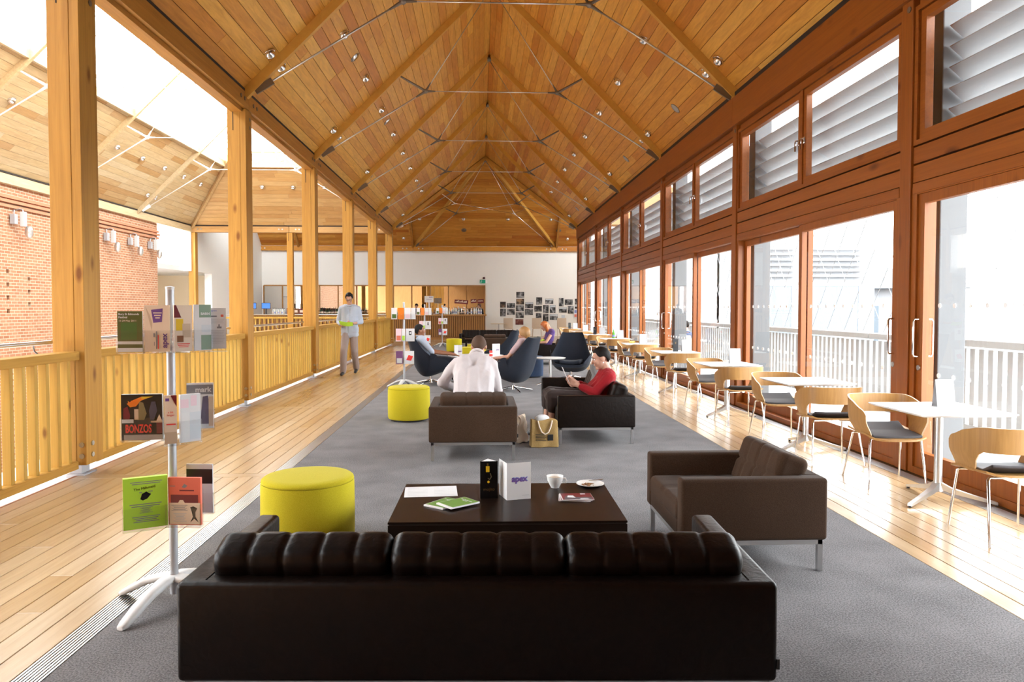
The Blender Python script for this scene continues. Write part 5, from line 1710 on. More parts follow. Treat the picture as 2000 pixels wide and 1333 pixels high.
L = Leaf('thick stack of white and mauve leaflets in the near stand', W, *T2[2], 0.82, 0.235, M_pape, 0.02)
L.rect(0.0, 0.4, 0.72, 0.9, M_ppk).rect(0.45, 1, 0.05, 0.62, M_pal).rect(0.05, 0.4, 0.05, 0.62, M_lamt).rect(0.5, 0.8, 0.75, 0.97, M_ppk)
L = Leaf('black flyer reading mark behind the near stand pole', W, *T2[3], 0.865, 0.232, M_pape, 0.01)
L.rect(0.0, 1, 0.74, 0.96, M_ink).txt('mark', 0.62, 0.85, 0.036, M_pape, bold=0.001).rect(0.4, 0.95, 0.68, 0.75, M_pape).poly([(0.5, 0.1), (0.6, 0.7), (0.8, 0.72), (0.95, 0.1)], mat('slate_figure', (0.12, 0.10, 0.16), 0.5)).rect(0.82, 1, 0.05, 0.7, M_beig)
T3 = [((-0.165, -0.175), (0.012, -0.085)), ((0.020, -0.085), (0.188, -0.10)), ((0.06, 0.03), (0.20, 0.02))]
pocket(st, *T3[0], 0.42, 0.60, 0.05); pocket(st, *T3[1], 0.42, 0.60, 0.045); pocket(st, *T3[2], 0.45, 0.62)
m = MB(); m.lathe([(0.021, 0.43), (0.08, 0.43), (0.08, 0.436), (0.021, 0.436)], 20, cap=False); m.build('tier_plate', M_acry, st)
L = Leaf('lime green flyer with black emblem in the near stand bottom tier', W, *T3[0], 0.424, 0.245, M_lime, 0.03)
L.lines(0.16, 0.88, 0.86, 0.93, 2).txt('The Milkmaid', 0.48, 0.79, 0.017, M_bkp, rot=-0.12).poly([(0.38, 0.58), (0.42, 0.68), (0.52, 0.72), (0.62, 0.66), (0.54, 0.58), (0.44, 0.55)], M_bkp).lines(0.36, 0.42, 0.69, 0.73, 1).lines(0.56, 0.66, 0.66, 0.74, 2).lines(0.14, 0.86, 0.42, 0.50, 2).lines(0.36, 0.66, 0.30, 0.42, 6).lines(0.2, 0.82, 0.12, 0.25, 4)
L = Leaf('salmon red flyer behind a beige card in the near stand', W, *T3[1], 0.424, 0.232, M_pink, 0.016)
L.lines(0.05, 0.22, 0.80, 0.84, 1).poly([(0.42, 0.80), (0.50, 0.87), (0.60, 0.83), (0.52, 0.78)], M_ink).lines(0.35, 0.8, 0.70, 0.76, 1, M_mar)
L.rect(0.08, 0.92, 0.46, 0.64, M_mar).poly([(0.3, 0.46), (0.36, 0.53), (0.46, 0.53), (0.52, 0.46)], M_crm).rect(0.04, 0.98, 0.02, 0.47, M_crm).lines(0.1, 0.6, 0.3, 0.43, 6).lines(0.16, 0.56, 0.07, 0.26, 6, M_inkl)
L.poly([(0.68, 0.06), (0.76, 0.18), (0.72, 0.3), (0.68, 0.38), (0.78, 0.40), (0.90, 0.36), (0.84, 0.28), (0.84, 0.18), (0.94, 0.06), (0.80, 0.14)], M_bkp)
L = Leaf('grey and black leaflet tucked behind the near stand bottom tier', W, *T3[2], 0.45, 0.245, M_pal, 0.008)
L.rect(0, 1, 0.6, 0.9, M_blk)

def far_stand(label, short, loc, rz, sc=1.0):
    t = stand_root(label, loc, rz)
    W = Matrix.Translation(loc) @ Matrix.Rotation(rz, 4, 'Z')
    z = [(1.27, 0.21), (0.86, 0.235), (0.44, 0.24)]
    m_ = [[(-0.23, -0.12, M_pape, 'white and green', M_mgr), (-0.11, 0.01, M_ora, 'orange', None), (0.012, 0.13, M_pape, 'white patterned', M_ppk), (0.13, 0.22, M_pape, 'plain white', None)],
          [(-0.15, -0.04, M_ppk, 'pink', M_pink), (-0.04, 0.03, M_pape, 'yellow-green', M_lime), (0.035, 0.20, M_pape, 'white square-logo', M_blk)],
          [(-0.15, -0.015, mat('plum_print_' + short[:3], (0.16, 0.06, 0.16), 0.5), 'plum', M_pape), (0.0, 0.19, M_pape, 'white and red', M_red)]]
    tn = ['top', 'middle', 'bottom']
    for i in range(3):
        z0, h = z[i]
        for (a, b_, mm, cn, pr) in m_[i]:
            pocket(t, (a, -0.05), (b_, -0.05), z0 - 0.004, z0 + h * 0.8)
            L = Leaf('%s leaflet in the %s tier of the %s' % (cn, tn[i], short), W, (a, -0.05), (b_, -0.05), z0, h, mm, 0.012, group='leaflets in the far brochure stands')
            if pr:
                if cn.startswith('white square'):
                    L.rect(0.35, 0.65, 0.5, 0.82, pr).rect(0.44, 0.58, 0.58, 0.74, M_pape)
                elif 'red' in cn:
                    L.poly([(0.2, 0.3), (0.45, 0.7), (0.9, 0.6), (0.7, 0.25)], pr)
                else:
                    L.rect(0.12, 0.88, 0.08, 0.45, pr)
    return t
far_stand('brochure stand on the carpet edge behind the yellow pouf', 'stand behind the yellow pouf', (fl_at(790, 13.6), 13.6, 0), R(3))
far_stand('brochure stand farther back behind the man in blue', 'stand behind the man in blue', (fl_at(830, 21.5), 21.5, 0), R(-8))
far_stand('brochure stand closest to the bar front', 'stand closest to the bar', (fl_at(864, 28.0), 28.0, 0), R(5))

# ================================================================== bags by the armchair
bg_ = thing('jute_bag', 'brown jute shopping bag with white handles on the carpet', 'bag', (fl_at(1063, 7.72), 7.72, 0), R(4))
M_jute = fabric('jute', (0.36, 0.23, 0.085), (0.46, 0.31, 0.13), 180, 0.95, 0.0, 0.5)
m = MB()
def bagf(p, d):
    f = (p.z + 0.145) / 0.29
    return Vector((p.x * (1 - 0.07 * f), p.y * (1 - 0.35 * f) + 0.006 * math.sin(p.x * 40), p.z + 0.01 * math.sin(p.x * 25) * f))
m.rbox((0, 0, 0.146), (0.30, 0.14, 0.29), 0.012, 2, (8, 3, 8), bagf); m.build('body', M_jute, bg_, 50)
for sy in (-1, 1):
    m = MB(); m.tube([(-0.075, sy * 0.052, 0.285), (-0.06, sy * 0.075, 0.22), (-0.035, sy * 0.082, 0.165), (0.0, sy * 0.083, 0.145), (0.035, sy * 0.082, 0.165), (0.06, sy * 0.075, 0.22), (0.08, sy * 0.052, 0.285)], 0.008, 8); m.build('handle', M_crm, bg_, 60)
m = MB()
for k in range(5):
    m.box(-0.10, 0.015 - 0.012 * (k % 2), -0.0735, -0.069, 0.075 + k * 0.016, 0.081 + k * 0.016)
m.build('printed_text', M_blk, bg_)
m = MB(); m.box(0.03, 0.088, -0.0735, -0.069, 0.075, 0.14); m.build('printed_square', M_blk, bg_)
m = MB(); m.ell((-0.02, 0, 0.30), (0.08, 0.035, 0.045), 12, 8); m.build('tissue', M_pape, bg_, 60)
pb = thing('carrier_bag', 'white plastic carrier bag slumped against the taupe armchair', 'bag', (fl_at(1020, 7.95), 7.98, 0), 0)
m = MB(); m.rbox((0, 0, 0.15), (0.13, 0.16, 0.30), 0.03, 3, (6, 6, 8), lambda p, d: Vector((p.x * (1 - 0.5 * (p.z + 0.15) / 0.3) + 0.015 * math.sin(p.z * 40 + p.y * 30), p.y * (1 - 0.4 * (p.z + 0.15) / 0.3), p.z + 0.012 * math.sin(p.x * 60)))); m.build('film', M_crm, pb, 70)

# ================================================================== bar, back wall
bar = thing('bar_counter', 'long oak bar counter with vertical slat front below the white back wall', 'bar', (0.24, 34.0, 0))
m = MB(); m.box(-11.0, 0.0, 0.02, 0.6, 0.12, 1.12); m.build('carcass', M_base, bar)
m = MB(); m.box(-11.0, 0.0, 0.06, 0.56, 0.0, 0.12); m.build('plinth', M_bar, bar)
m = MB(); m.rbox((-5.48, 0.3, 1.15), (11.06, 0.68, 0.07), 0.008, 1); m.build('counter_top', M_bar, bar)
m = MB()
k = 0
while 0.085 * k < 10.9:
    x = -0.06 - 0.085 * k
    m.box(x - 0.045, x, -0.012, 0.02, 0.14, 1.1)
    k += 1
o = m.build('front_slats', M_bar, bar); o['kind'] = 'stuff'
bb = thing('back_counter', 'oak back counter under the mirrors behind the bar', 'counter', (0.2, YW - 0.55, 0))
m = MB(); m.box(-11.2, 0.0, 0.0, 0.53, 0.0, 1.0); m.build('cupboards', M_bar, bb)
m = MB(); m.box(-11.3, 0.02, -0.03, 0.53, 1.0, 1.04); m.build('top', M_bar, bb)
# mirror panels
mr = thing('bar_mirror', 'row of framed mirror panels on the wall behind the bar', 'mirror', (-5.5, YW, 0))
x0, x1, z0, z1 = -11.1, 0.24, 1.06, 2.64
n = 12
for k in range(n):
    a = x0 + (x1 - x0) * k / n
    b_ = x0 + (x1 - x0) * (k + 1) / n
    m = MB(); m.box(a + 5.5 + 0.03, b_ + 5.5 - 0.03, -0.03, -0.015, z0, z1 - 0.03); m.build('mirror_pane', M_mirr, mr)
    m = MB(); m.box(a + 5.5 - 0.03, a + 5.5 + 0.03, -0.06, 0, z0, z1); m.build('mullion', M_bar, mr)
m = MB(); m.box(x1 + 5.5 - 0.03, x1 + 5.5 + 0.03, -0.06, 0, z0, z1); m.build('mullion', M_bar, mr)
m = MB(); m.box(x0 + 5.5, x1 + 5.53, -0.06, 0, z1 - 0.03, z1 + 0.03); m.build('head_rail', M_bar, mr)
# bottles
btl = []
M_b = {'dark green': mat('bottle_green', (0.01, 0.04, 0.015), 0.1), 'amber': mat('bottle_amber', (0.22, 0.07, 0.01), 0.1), 'clear': mat('bottle_clear', (0.62, 0.66, 0.66), 0.08), 'black': mat('bottle_black', (0.008, 0.008, 0.01), 0.12), 'white': mat('bottle_white', (0.75, 0.75, 0.72), 0.3)}
cache = {}
def bottle(c, p, h):
    if c not in cache:
        m = MB(); m.lathe([(0, 0), (0.037, 0), (0.038, 0.01), (0.038, 0.17), (0.032, 0.2), (0.014, 0.235), (0.013, 0.3), (0, 0.3)], 10, cap=False)
        me1 = m.mesh('glass', M_b[c], 60)
        m = MB(); m.cyl((0, 0, 0.05), (0, 0, 0.13), 0.0388, n=10, caps=False)
        me2 = m.mesh('paper_label', M_crm if c != 'white' else M_blu, 60)
        m = MB(); m.cyl((0, 0, 0.29), (0, 0, 0.315), 0.016, n=8)
        me3 = m.mesh('cap', M_blk if c != 'dark green' else M_gold, 60)
        cache[c] = (me1, me2, me3)
    return cache[c]
def put_bottle(c, p, h, where, grp, k=0):
    t = thing('bottle', '%s bottle from the left, %s glass, %s' % (ordw(k), c, where), 'bottle', p, rnd.uniform(0, 6), grp)
    for me in bottle(c, p, h):
        link(me.name.split('.')[0], me, t)
    t.scale = (1, 1, h / 0.3)
for k in range(26):
    x = -4.6 + k * 0.138 + rnd.uniform(-0.03, 0.03)
    put_bottle(rnd.choice(['amber', 'clear', 'black', 'dark green', 'clear']), (x, YW - 0.30 + rnd.uniform(-0.06, 0.05), 1.04), rnd.uniform(0.26, 0.36), 'on the back counter below the mirrors', 'bottles on the back counter', k)
for k in range(16):
    x = -1.55 + k * 0.105 + rnd.uniform(-0.02, 0.02)
    put_bottle(rnd.choice(['clear', 'white', 'black', 'clear']), (x, 34.42 + rnd.uniform(-0.06, 0.06), 1.185), rnd.uniform(0.2, 0.34), 'standing on the right end of the bar', 'bottles on the bar', k)
for k in range(22):
    x = -7.75 + k * 0.09
    put_bottle('dark green' if k % 5 else 'black', (x, 34.45 + 0.04 * (k % 2), 1.185), rnd.uniform(0.26, 0.32), 'in the dark wine row on the bar', 'wine bottles on the bar', k)
for k in range(14):
    x = -9.62 + (k % 7) * 0.085 - 0.75 * 0
    put_bottle('white' if k % 2 else 'clear', (x, 34.3 + 0.12 * (k // 7), 1.185), 0.28, ('front' if k < 7 else 'rear') + ' row at the far left of the bar', 'pale bottles on the bar', k % 7)
for i, (x, c) in enumerate(((-8.85, M_mar), (-8.57, M_brn), (-8.29, M_mar), (-8.0, M_bkp))):
    t = thing('drinks_box', ('maroon', 'brown', 'small maroon', 'black')[i] + ' drinks box standing on the bar at the left', 'box', (x, 34.35, 1.185), 0, 'boxes on the bar')
    m = MB(); m.rbox((0, 0, 0.15), (0.26, 0.2, 0.30 - 0.03 * i), 0.006, 1); m.build('carton', c, t)
    m = MB(); m.box(-0.09, 0.09, -0.102, -0.1, 0.09, 0.2); m.build('print', M_crm, t)
cm = thing('coffee_machine', 'chrome espresso machine on the right of the bar', 'coffee machine', (-0.62, 34.75 + 1.6, 1.05 - 0.0), 0)
cm.location = (-0.62, YW - 0.33, 1.04)
m = MB(); m.rbox((0, 0, 0.22), (0.7, 0.4, 0.42), 0.03, 2); m.build('body', M_chrome, cm, 50)
m = MB(); m.box(-0.32, 0.32, -0.24, -0.2, 0.02, 0.06); m.build('drip_tray', M_blk, cm)
for q in (-0.18, 0.18):
    m = MB(); m.cyl((q, -0.2, 0.2), (q, -0.34, 0.19), 0.014, n=8); m.build('group_handle', M_blk, cm)
for i, x in enumerate((-10.6, -9.95)):
    t = thing('till_screen', 'small blue till screen on the bar, ' + ('left of the pair' if i == 0 else 'right of the pair'), 'screen', (x, 34.35, 1.185), R(10), 'till screens')
    m = MB(); m.rbox((0, 0, 0.40), (0.40, 0.04, 0.28), 0.01, 1); m.build('housing', M_blk, t)
    sm_ = mat('till_display_%d' % i, (0.02, 0.06, 0.25), 0.3)
    _b = nodes(sm_)[2]; _b.inputs['Emission Color'].default_value = (0.06, 0.22, 0.75, 1); _b.inputs['Emission Strength'].default_value = 0.7
    m = MB(); m.box(-0.18, 0.18, -0.024, -0.02, 0.28, 0.52); m.build('display', sm_, t)
    m = MB(); m.cyl((0, 0, 0), (0, 0, 0.28), 0.03, n=10); m.cyl((0, 0, 0), (0, 0, 0.02), 0.1, n=14); m.build('stand', M_blk, t)
# signs on mirrors
for i, (x, w_, tilt) in enumerate(((-0.98, 0.70, 4), (-0.34, 0.30, -4), (0.02, 0.34, -4))):
    t = thing('banner', ('long maroon banner on the mirror right of the white notice', 'short maroon banner in the middle of the bar mirror', 'maroon banner at the right end of the bar mirror')[i], 'banner', (x, YW - 0.08, 1.80 if i == 0 else 1.84), 0, 'maroon banners')
    t.rotation_euler = (0, R(tilt), 0)
    m = MB(); m.box(-w_ / 2, w_ / 2, -0.004, 0.004, -0.1, 0.1); m.build('cloth', M_mar, t)
    if i < 2:
        l_ = MB()
        for q in range(9 if i == 0 else 5):
            u0 = -w_ * 0.42 + q * w_ * (0.094 if i == 0 else 0.17)
            l_.box(u0, u0 + w_ * (0.06 if i == 0 else 0.11), -0.006, -0.004, -0.03, 0.02 + 0.025 * (q % 3))
        l_.build('white_print', M_crm, t)
        continue
    text('lettering', 'COSTA', M_crm, t, (0, -0.006, 0), (PI / 2, 0, 0), 0.085, sx=0.95, bold=0.002)
t = thing('notice', 'white notice sheet hanging above the bar', 'notice', (-2.4, 34.35, 1.625))
m = MB(); m.box(-0.21, 0.21, -0.004, 0.004, 0.12, 0.42); m.build('sheet', M_pape, t)
m = MB(); m.box(0.0, 0.17, -0.006, -0.004, 0.35, 0.38); m.box(-0.12, 0.12, -0.006, -0.004, 0.26, 0.275); m.build('printed_lines', M_prp, t)
m = MB(); m.cyl((0, 0.012, -0.44), (0, 0.012, 0.3), 0.012, n=8); m.build('stem', M_steel, t)
t = thing('exit_sign', 'green emergency exit sign on the white back wall', 'sign', (0.18, YW - 0.01, 2.76))
m = MB(); m.box(-0.2, 0.2, -0.05, 0, 0, 0.19); m.build('box', M_lite, t)
sg_ = mat('exit_green', (0.0, 0.16, 0.09), 0.4); _b = nodes(sg_)[2]; _b.inputs['Emission Color'].default_value = (0.0, 0.22, 0.12, 1); _b.inputs['Emission Strength'].default_value = 0.25
m = MB(); m.box(-0.195, 0.09, -0.054, -0.05, 0.005, 0.185); m.build('panel', sg_, t)
m = MB(); m.box(0.095, 0.195, -0.054, -0.05, 0.005, 0.185); m.build('door_symbol', M_dot, t)
m = MB(); m.ell((-0.11, -0.056, 0.145), (0.016, 0.003, 0.016), 8, 6); m.bar((-0.115, -0.056, 0.125), (-0.135, -0.056, 0.075), 0.004, 0.02, (1, 0, 0)); m.bar((-0.135, -0.056, 0.075), (-0.1, -0.056, 0.05), 0.004, 0.014, (1, 0, 0)); m.bar((-0.135, -0.056, 0.075), (-0.165, -0.056, 0.03), 0.004, 0.014, (1, 0, 0)); m.bar((-0.15, -0.056, 0.115), (-0.08, -0.056, 0.105), 0.004, 0.012, (1, 0, 0)); m.build('running_man', M_dot, t)
m = MB(); m.bar((-0.06, -0.056, 0.095), (0.06, -0.056, 0.095), 0.004, 0.016, (1, 0, 0)); m.build('arrow', M_dot, t)
t = thing('alarm_sounder', 'small dark red alarm sounder above the exit sign', 'alarm', (0.20, YW - 0.01, 3.04))
m = MB(); m.cyl((0, 0, 0), (0, -0.07, 0), 0.065, 0.05, 14); m.build('housing', mat('alarm_red', (0.14, 0.02, 0.02), 0.4), t, 40)
m = MB(); m.cyl((0, -0.07, 0), (0, -0.078, 0), 0.03, n=12); m.build('grille', M_blk, t)
# photographs on the wall
def photomat(name, c0, c1, sc_):
    m = mat(name, c0, 0.35)
    n, l, b = nodes(m)
    tc = n.new('ShaderNodeTexCoord'); oi = n.new('ShaderNodeObjectInfo')
    ad = n.new('ShaderNodeVectorMath'); ad.operation = 'ADD'
    mu = n.new('ShaderNodeVectorMath'); mu.operation = 'SCALE'; mu.inputs[0].default_value = (91, 57, 33)
    l.new(oi.outputs['Random'], mu.inputs['Scale']); l.new(tc.outputs['Object'], ad.inputs[0]); l.new(mu.outputs[0], ad.inputs[1])
    nz = n.new('ShaderNodeTexNoise'); nz.inputs['Scale'].default_value = sc_; nz.inputs['Detail'].default_value = 5
    l.new(ad.outputs[0], nz.inputs['Vector'])
    r = ramp(n, [(0.42, c0), (0.52, tuple((a + b_) / 3 for a, b_ in zip(c0, c1))), (0.62, c1)])
    l.new(nz.outputs['Fac'], r.inputs['Fac']); l.new(r.outputs[0], b.inputs['Base Color'])
    return m
M_bw = photomat('monochrome_photo', (0.02, 0.02, 0.022), (0.42, 0.42, 0.43), 6.0)
M_sep = photomat('colour_photo', (0.03, 0.02, 0.02), (0.40, 0.26, 0.16), 6.0)
M_redp = photomat('red_photo', (0.16, 0.03, 0.03), (0.30, 0.14, 0.11), 12.0)
PH = [(793, 295, 873, 380, 1), (890, 312, 1005, 385, 0), (1025, 152, 1140, 235, 0), (1025, 252, 1138, 333, 1), (1020, 348, 1133, 432, 0), (1018, 447, 1133, 527, 0), (1012, 545, 1130, 630, 2), (793, 395, 873, 505, 0), (890, 400, 1003, 482, 0), (1155, 303, 1270, 387, 0), (1150, 400, 1267, 487, 0), (1315, 230, 1400, 335, 0), (1447, 250, 1562, 325, 0), (1285, 355, 1398, 437, 0), (1415, 342, 1495, 457, 0), (1512, 342, 1595, 457, 0), (1310, 460, 1392, 575, 0), (1410, 470, 1492, 580, 0), (1512, 475, 1627, 557, 0), (1645, 240, 1712, 360, 0), (1730, 260, 1845, 338, 0), (1645, 375, 1758, 450, 0), (1775, 355, 1858, 465, 0), (1878, 250, 1950, 333, 0), (1878, 342, 1945, 420, 0), (1682, 487, 1733, 548, 3)]
cols_ = {0: 'black and white', 1: 'dark colour', 2: 'reddish', 3: 'small pale'}
for i, (a, b_, c, d_, kd) in enumerate(PH):
    px0, py0, px1, py1 = 870 + a / 7.407, 550 + b_ / 7.407, 870 + c / 7.407, 550 + d_ / 7.407
    k = YW / FPX
    x0_, x1_ = (px0 - 938) * k, (px1 - 938) * k
    z1_, z0_ = HC - (py0 - 602) * k, HC - (py1 - 602) * k
    land = (x1_ - x0_) > (z1_ - z0_)
    xc = (x0_ + x1_) / 2
    rank_ = sorted(range(len(PH)), key=lambda q: (PH[q][0], PH[q][1])).index(i)
    lab = '%s %s photograph on the back wall, %s counted from the left' % (cols_[kd], 'landscape' if land else 'portrait', ordw(rank_))
    t = thing('photograph', lab, 'photograph', (xc, YW, (z0_ + z1_) / 2), 0, 'photographs on the back wall')
    m = MB(); m.box(-(x1_ - x0_) / 2, (x1_ - x0_) / 2, -0.012, 0, -(z1_ - z0_) / 2, (z1_ - z0_) / 2); m.build('board', M_bkp if kd < 2 else M_lite, t)
    w2, h2 = (x1_ - x0_) / 2 - 0.008, (z1_ - z0_) / 2 - 0.008
    m = MB(); m.box(-w2, w2, -0.014, -0.012, -h2, h2); m.build('print', [M_bw, M_sep, M_redp, M_pal][kd], t)
    if kd == 0 and i % 3 == 0:
        m = MB(); m.box(-w2, w2, -0.0145, -0.014, h2 * 0.45, h2); m.build('sky_area', M_pal, t)
# beige chairs and a high table along the back wall
def wall_chair(label, x, y, rz):
    t = thing('wall_chair', label, 'chair', (x, y, 0), rz, 'beige chairs at the back wall')
    m = MB(); m.rbox((0, 0.20, 0.74), (0.46, 0.03, 0.50), 0.012, 2); m.build('backrest', mat('beige_ply', (0.62, 0.50, 0.38), 0.6) if 'beige_ply' not in MATS else MATS['beige_ply'], t, 50)
    m = MB(); m.rbox((0, 0, 0.47), (0.44, 0.42, 0.03), 0.012, 2); m.build('seat', MATS['beige_ply'], t, 50)
    for sx in (-1, 1):
        for sy in (-1, 1):
            m = MB(); m.cyl((sx * 0.2, sy * 0.18, 0.46), (sx * 0.22, sy * 0.21, 0), 0.011, n=8); m.build('leg', M_chrome, t)
    return t
wall_chair('beige plywood chair standing left of the photograph column', 1.38, 35.6, 0)
wall_chair('beige plywood chair at the wall just left of the red-haired woman', 2.78, 35.6, 0)
wall_chair('beige plywood chair at the wall right of the red-haired woman', 4.02, 35.6, 0)
t = thing('wall_table', 'small pale table at the wall beside the bar end', 'table', (0.92, 36.0, 0))
m = MB(); m.rbox((0, 0, 0.70), (0.8, 0.6, 0.025), 0.004, 1); m.build('top', M_edge, t)
m = MB(); m.cyl((0, 0, 0.02), (0, 0, 0.69), 0.03, n=12); m.cyl((0, 0, 0), (0, 0, 0.02), 0.22, n=20); m.build('pedestal', M_alu, t, 40)
t = thing('wall_poster', 'small leaflet rack with coloured cards on the back wall by the glazing', 'rack', (5.05, YW - 0.02, 0.95))
m = MB(); m.box(-0.15, 0.15, -0.03, 0, 0, 0.5); m.build('panel', M_pape, t)
for k, mm in enumerate((M_pink, M_prp, M_blu, M_bkp)):
    m = MB(); m.box(-0.12 + 0.13 * (k % 2), -0.01 + 0.13 * (k % 2), -0.036, -0.03, 0.06 + 0.22 * (k // 2), 0.2 + 0.22 * (k // 2)); m.build('card', mm, t)
# cards and drinks on the low round table
rtx, rty = fl_at(930, 14.6), 14.6
for i, (px, py_, dy) in enumerate(((895, 0, -0.25), (969, 0, 0.25))):
    t = thing('folded_card', ('white apex card standing on the low round table', 'white card leaning on the low round table beside the dark chair')[i], 'menu card', (fl_at(px, rty + dy), rty + dy, 0.53), 0, 'cards on the round table')
    for nm, an in (('front_leaf', R(5)), ('rear_leaf', R(60))):
        m = MB(); m.box(-0.08, 0.08, -0.0006, 0.0006, 0, 0.22); o = m.build(nm, M_pape, t); o.rotation_euler = (0, 0, 0 if nm == 'front_leaf' else 0.5)
    text('logo', 'apex', M_prp, t, (0.02, -0.002, 0.10), (PI / 2, 0, 0), 0.045, bold=0.0008)
t = thing('glass_mug', 'glass mug on the low round table', 'mug', (fl_at(923, 14.5), 14.45, 0.53))
m = MB(); m.lathe([(0, 0), (0.036, 0), (0.038, 0.01), (0.042, 0.12), (0.039, 0.12), (0.034, 0.015), (0, 0.012)], 18, cap=False); m.build('glass', M_acry, t, 60)
m = MB(); m.cyl((0, 0, 0.014), (0, 0, 0.06), 0.034, 0.036, 14); m.build('drink', M_yink, t, 40)
m = MB(); m.tube([(-0.04, 0, 0.1), (-0.068, 0, 0.095), (-0.07, 0, 0.05), (-0.038, 0, 0.03)], 0.006, 6); m.build('handle', M_acry, t, 60)
t = thing('drink_can', 'red and white can on the low round table', 'can', (fl_at(959, 14.3), 14.3, 0.53))
m = MB(); m.lathe([(0, 0), (0.026, 0), (0.033, 0.012), (0.033, 0.105), (0.027, 0.115), (0, 0.115)], 18, cap=False); m.build('body', M_red, t, 50)
m = MB(); m.cyl((0, 0, 0.05), (0, 0, 0.07), 0.0335, n=18, caps=False); m.build('band', M_pape, t, 60)
# terrace furniture outside
t = thing('terrace_table', 'pale slatted table on the terrace in front of the seated man', 'table', (5.25, 18.35, -0.06))
m = MB(); m.rbox((0, 0, 0.72), (0.8, 0.8, 0.03), 0.004, 1); m.build('top', M_white, t)
m = MB(); m.cyl((0, 0, 0.02), (0, 0, 0.71), 0.03, n=12); m.cyl((0, 0, 0), (0, 0, 0.02), 0.24, n=20); m.build('pedestal', M_alu, t, 40)
for i, (x, y, lb) in enumerate(((5.0, 17.55, 'pale plywood chair on the terrace under the seated man'), (5.25, 14.6, 'empty pale plywood chair on the terrace'))):
    t = thing('terrace_chair', lb, 'chair', (x, y, -0.06), PI, 'terrace chairs')
    m = MB(); m.rbox((0, 0.21, 0.70), (0.46, 0.03, 0.36), 0.012, 2); m.build('backrest', M_edge, t, 50)
    m = MB(); m.rbox((0, 0, 0.45), (0.44, 0.42, 0.03), 0.012, 2); m.build('seat', M_edge, t, 50)
    for sx in (-1, 1):
        for sy in (-1, 1):
            m = MB(); m.tube([(sx * 0.2, sy * 0.18, 0.70 if sy > 0 else 0.44), (sx * 0.2, sy * 0.19, 0.44), (sx * 0.22, sy * 0.21, 0)], 0.011, 8); m.build('leg', M_chrome, t)
# ================================================================== people
from mathutils import noise as mnoise
def capsule(mb, p0, p1, r0, r1, n=10):
    p0 = Vector(p0); p1 = Vector(p1)
    d = p1 - p0
    L = d.length
    if L < 1e-5:
        mb.ell(p0, (r0, r0, r0), n, 6)
        return
    d.normalize()
    path = []
    rad = []
    for a in (-85, -55, -25):
        path.append(p0 + d * (r0 * math.sin(R(a)))); rad.append(r0 * math.cos(R(a)))
    path.append(p0); rad.append(r0)
    path.append(p1); rad.append(r1)
    for a in (25, 55, 85):
        path.append(p1 + d * (r1 * math.sin(R(a)))); rad.append(r1 * math.cos(R(a)))
    mb.tube(path, rad, n)
def blob(name, mb, vox, m_, parent, it=3, fold=0.0, fs=9.0):
    me = mb.mesh(name)
    o = link(name, me, parent)
    md = o.modifiers.new('r', 'REMESH'); md.mode = 'VOXEL'; md.voxel_size = vox; md.use_smooth_shade = True
    sm_ = o.modifiers.new('s', 'SMOOTH'); sm_.iterations = it; sm_.factor = 0.5
    BLOBS.append((o, m_, fold, fs))
    return o
def finish_blobs():
    dg = bpy.context.evaluated_depsgraph_get()
    res = [bpy.data.meshes.new_from_object(o.evaluated_get(dg)) for o, *_ in BLOBS]
    for (o, m_, fold, fs), me2 in zip(BLOBS, res):
        o.modifiers.clear()
        o.data = me2
        me2.materials.clear(); me2.materials.append(m_)
        if fold:
            nr = [v.normal.copy() for v in me2.vertices]
            for v, n_ in zip(me2.vertices, nr):
                p = Vector((v.co.x * fs, v.co.y * fs, v.co.z * fs * 0.55))
                f = mnoise.noise(p) + 0.5 * mnoise.noise(p * 2.3)
                v.co += n_ * (fold * f)
        me2.polygons.foreach_set('use_smooth', [True] * len(me2.polygons))
BLOBS = []
def head_parts(mb, H, s=1.0):
    def E(c, r):
        mb.ell(H @ (Vector(c) * s), tuple(q * s for q in r), 14, 10, H.to_3x3())
    def K(a, b_, r0, r1):
        capsule(mb, H @ (Vector(a) * s), H @ (Vector(b_) * s), r0 * s, r1 * s, 8)
    E((0, -0.012, 0.03), (0.074, 0.092, 0.085))
    E((0, 0.022, -0.03), (0.061, 0.068, 0.085))
    E((0, 0.058, -0.098), (0.030, 0.028, 0.022))
    K((0, 0.088, 0.004), (0, 0.108, -0.034), 0.008, 0.0135)
    K((-0.034, 0.078, 0.020), (0.034, 0.078, 0.020), 0.012, 0.012)
    E((0, 0.086, -0.060), (0.023, 0.011, 0.008))
    E((0.036, 0.058, -0.03), (0.026, 0.026, 0.03)); E((-0.036, 0.058, -0.03), (0.026, 0.026, 0.03))
    for sx in (-1, 1):
        E((sx * 0.076, -0.006, -0.008), (0.011, 0.021, 0.031))
def eyes(H, parent, s=1.0):
    for sx in (-1, 1):
        m = MB(); m.ell(H @ (Vector((sx * 0.031, 0.0795, 0.003)) * s), (0.0125 * s, 0.010 * s, 0.007 * s), 8, 6, H.to_3x3()); e = m.build('eye', M_dot, parent, 180)
        m = MB(); m.ell(H @ (Vector((sx * 0.031, 0.087, 0.003)) * s), (0.0055 * s, 0.004 * s, 0.0055 * s), 8, 6, H.to_3x3()); m.build('iris', M_blk, e, 180)
    m = MB()
    for sx in (-1, 1):
        capsule(m, H @ (Vector((sx * 0.018, 0.093, 0.024)) * s), H @ (Vector((sx * 0.048, 0.080, 0.026)) * s), 0.004 * s, 0.003 * s, 6)
    return m
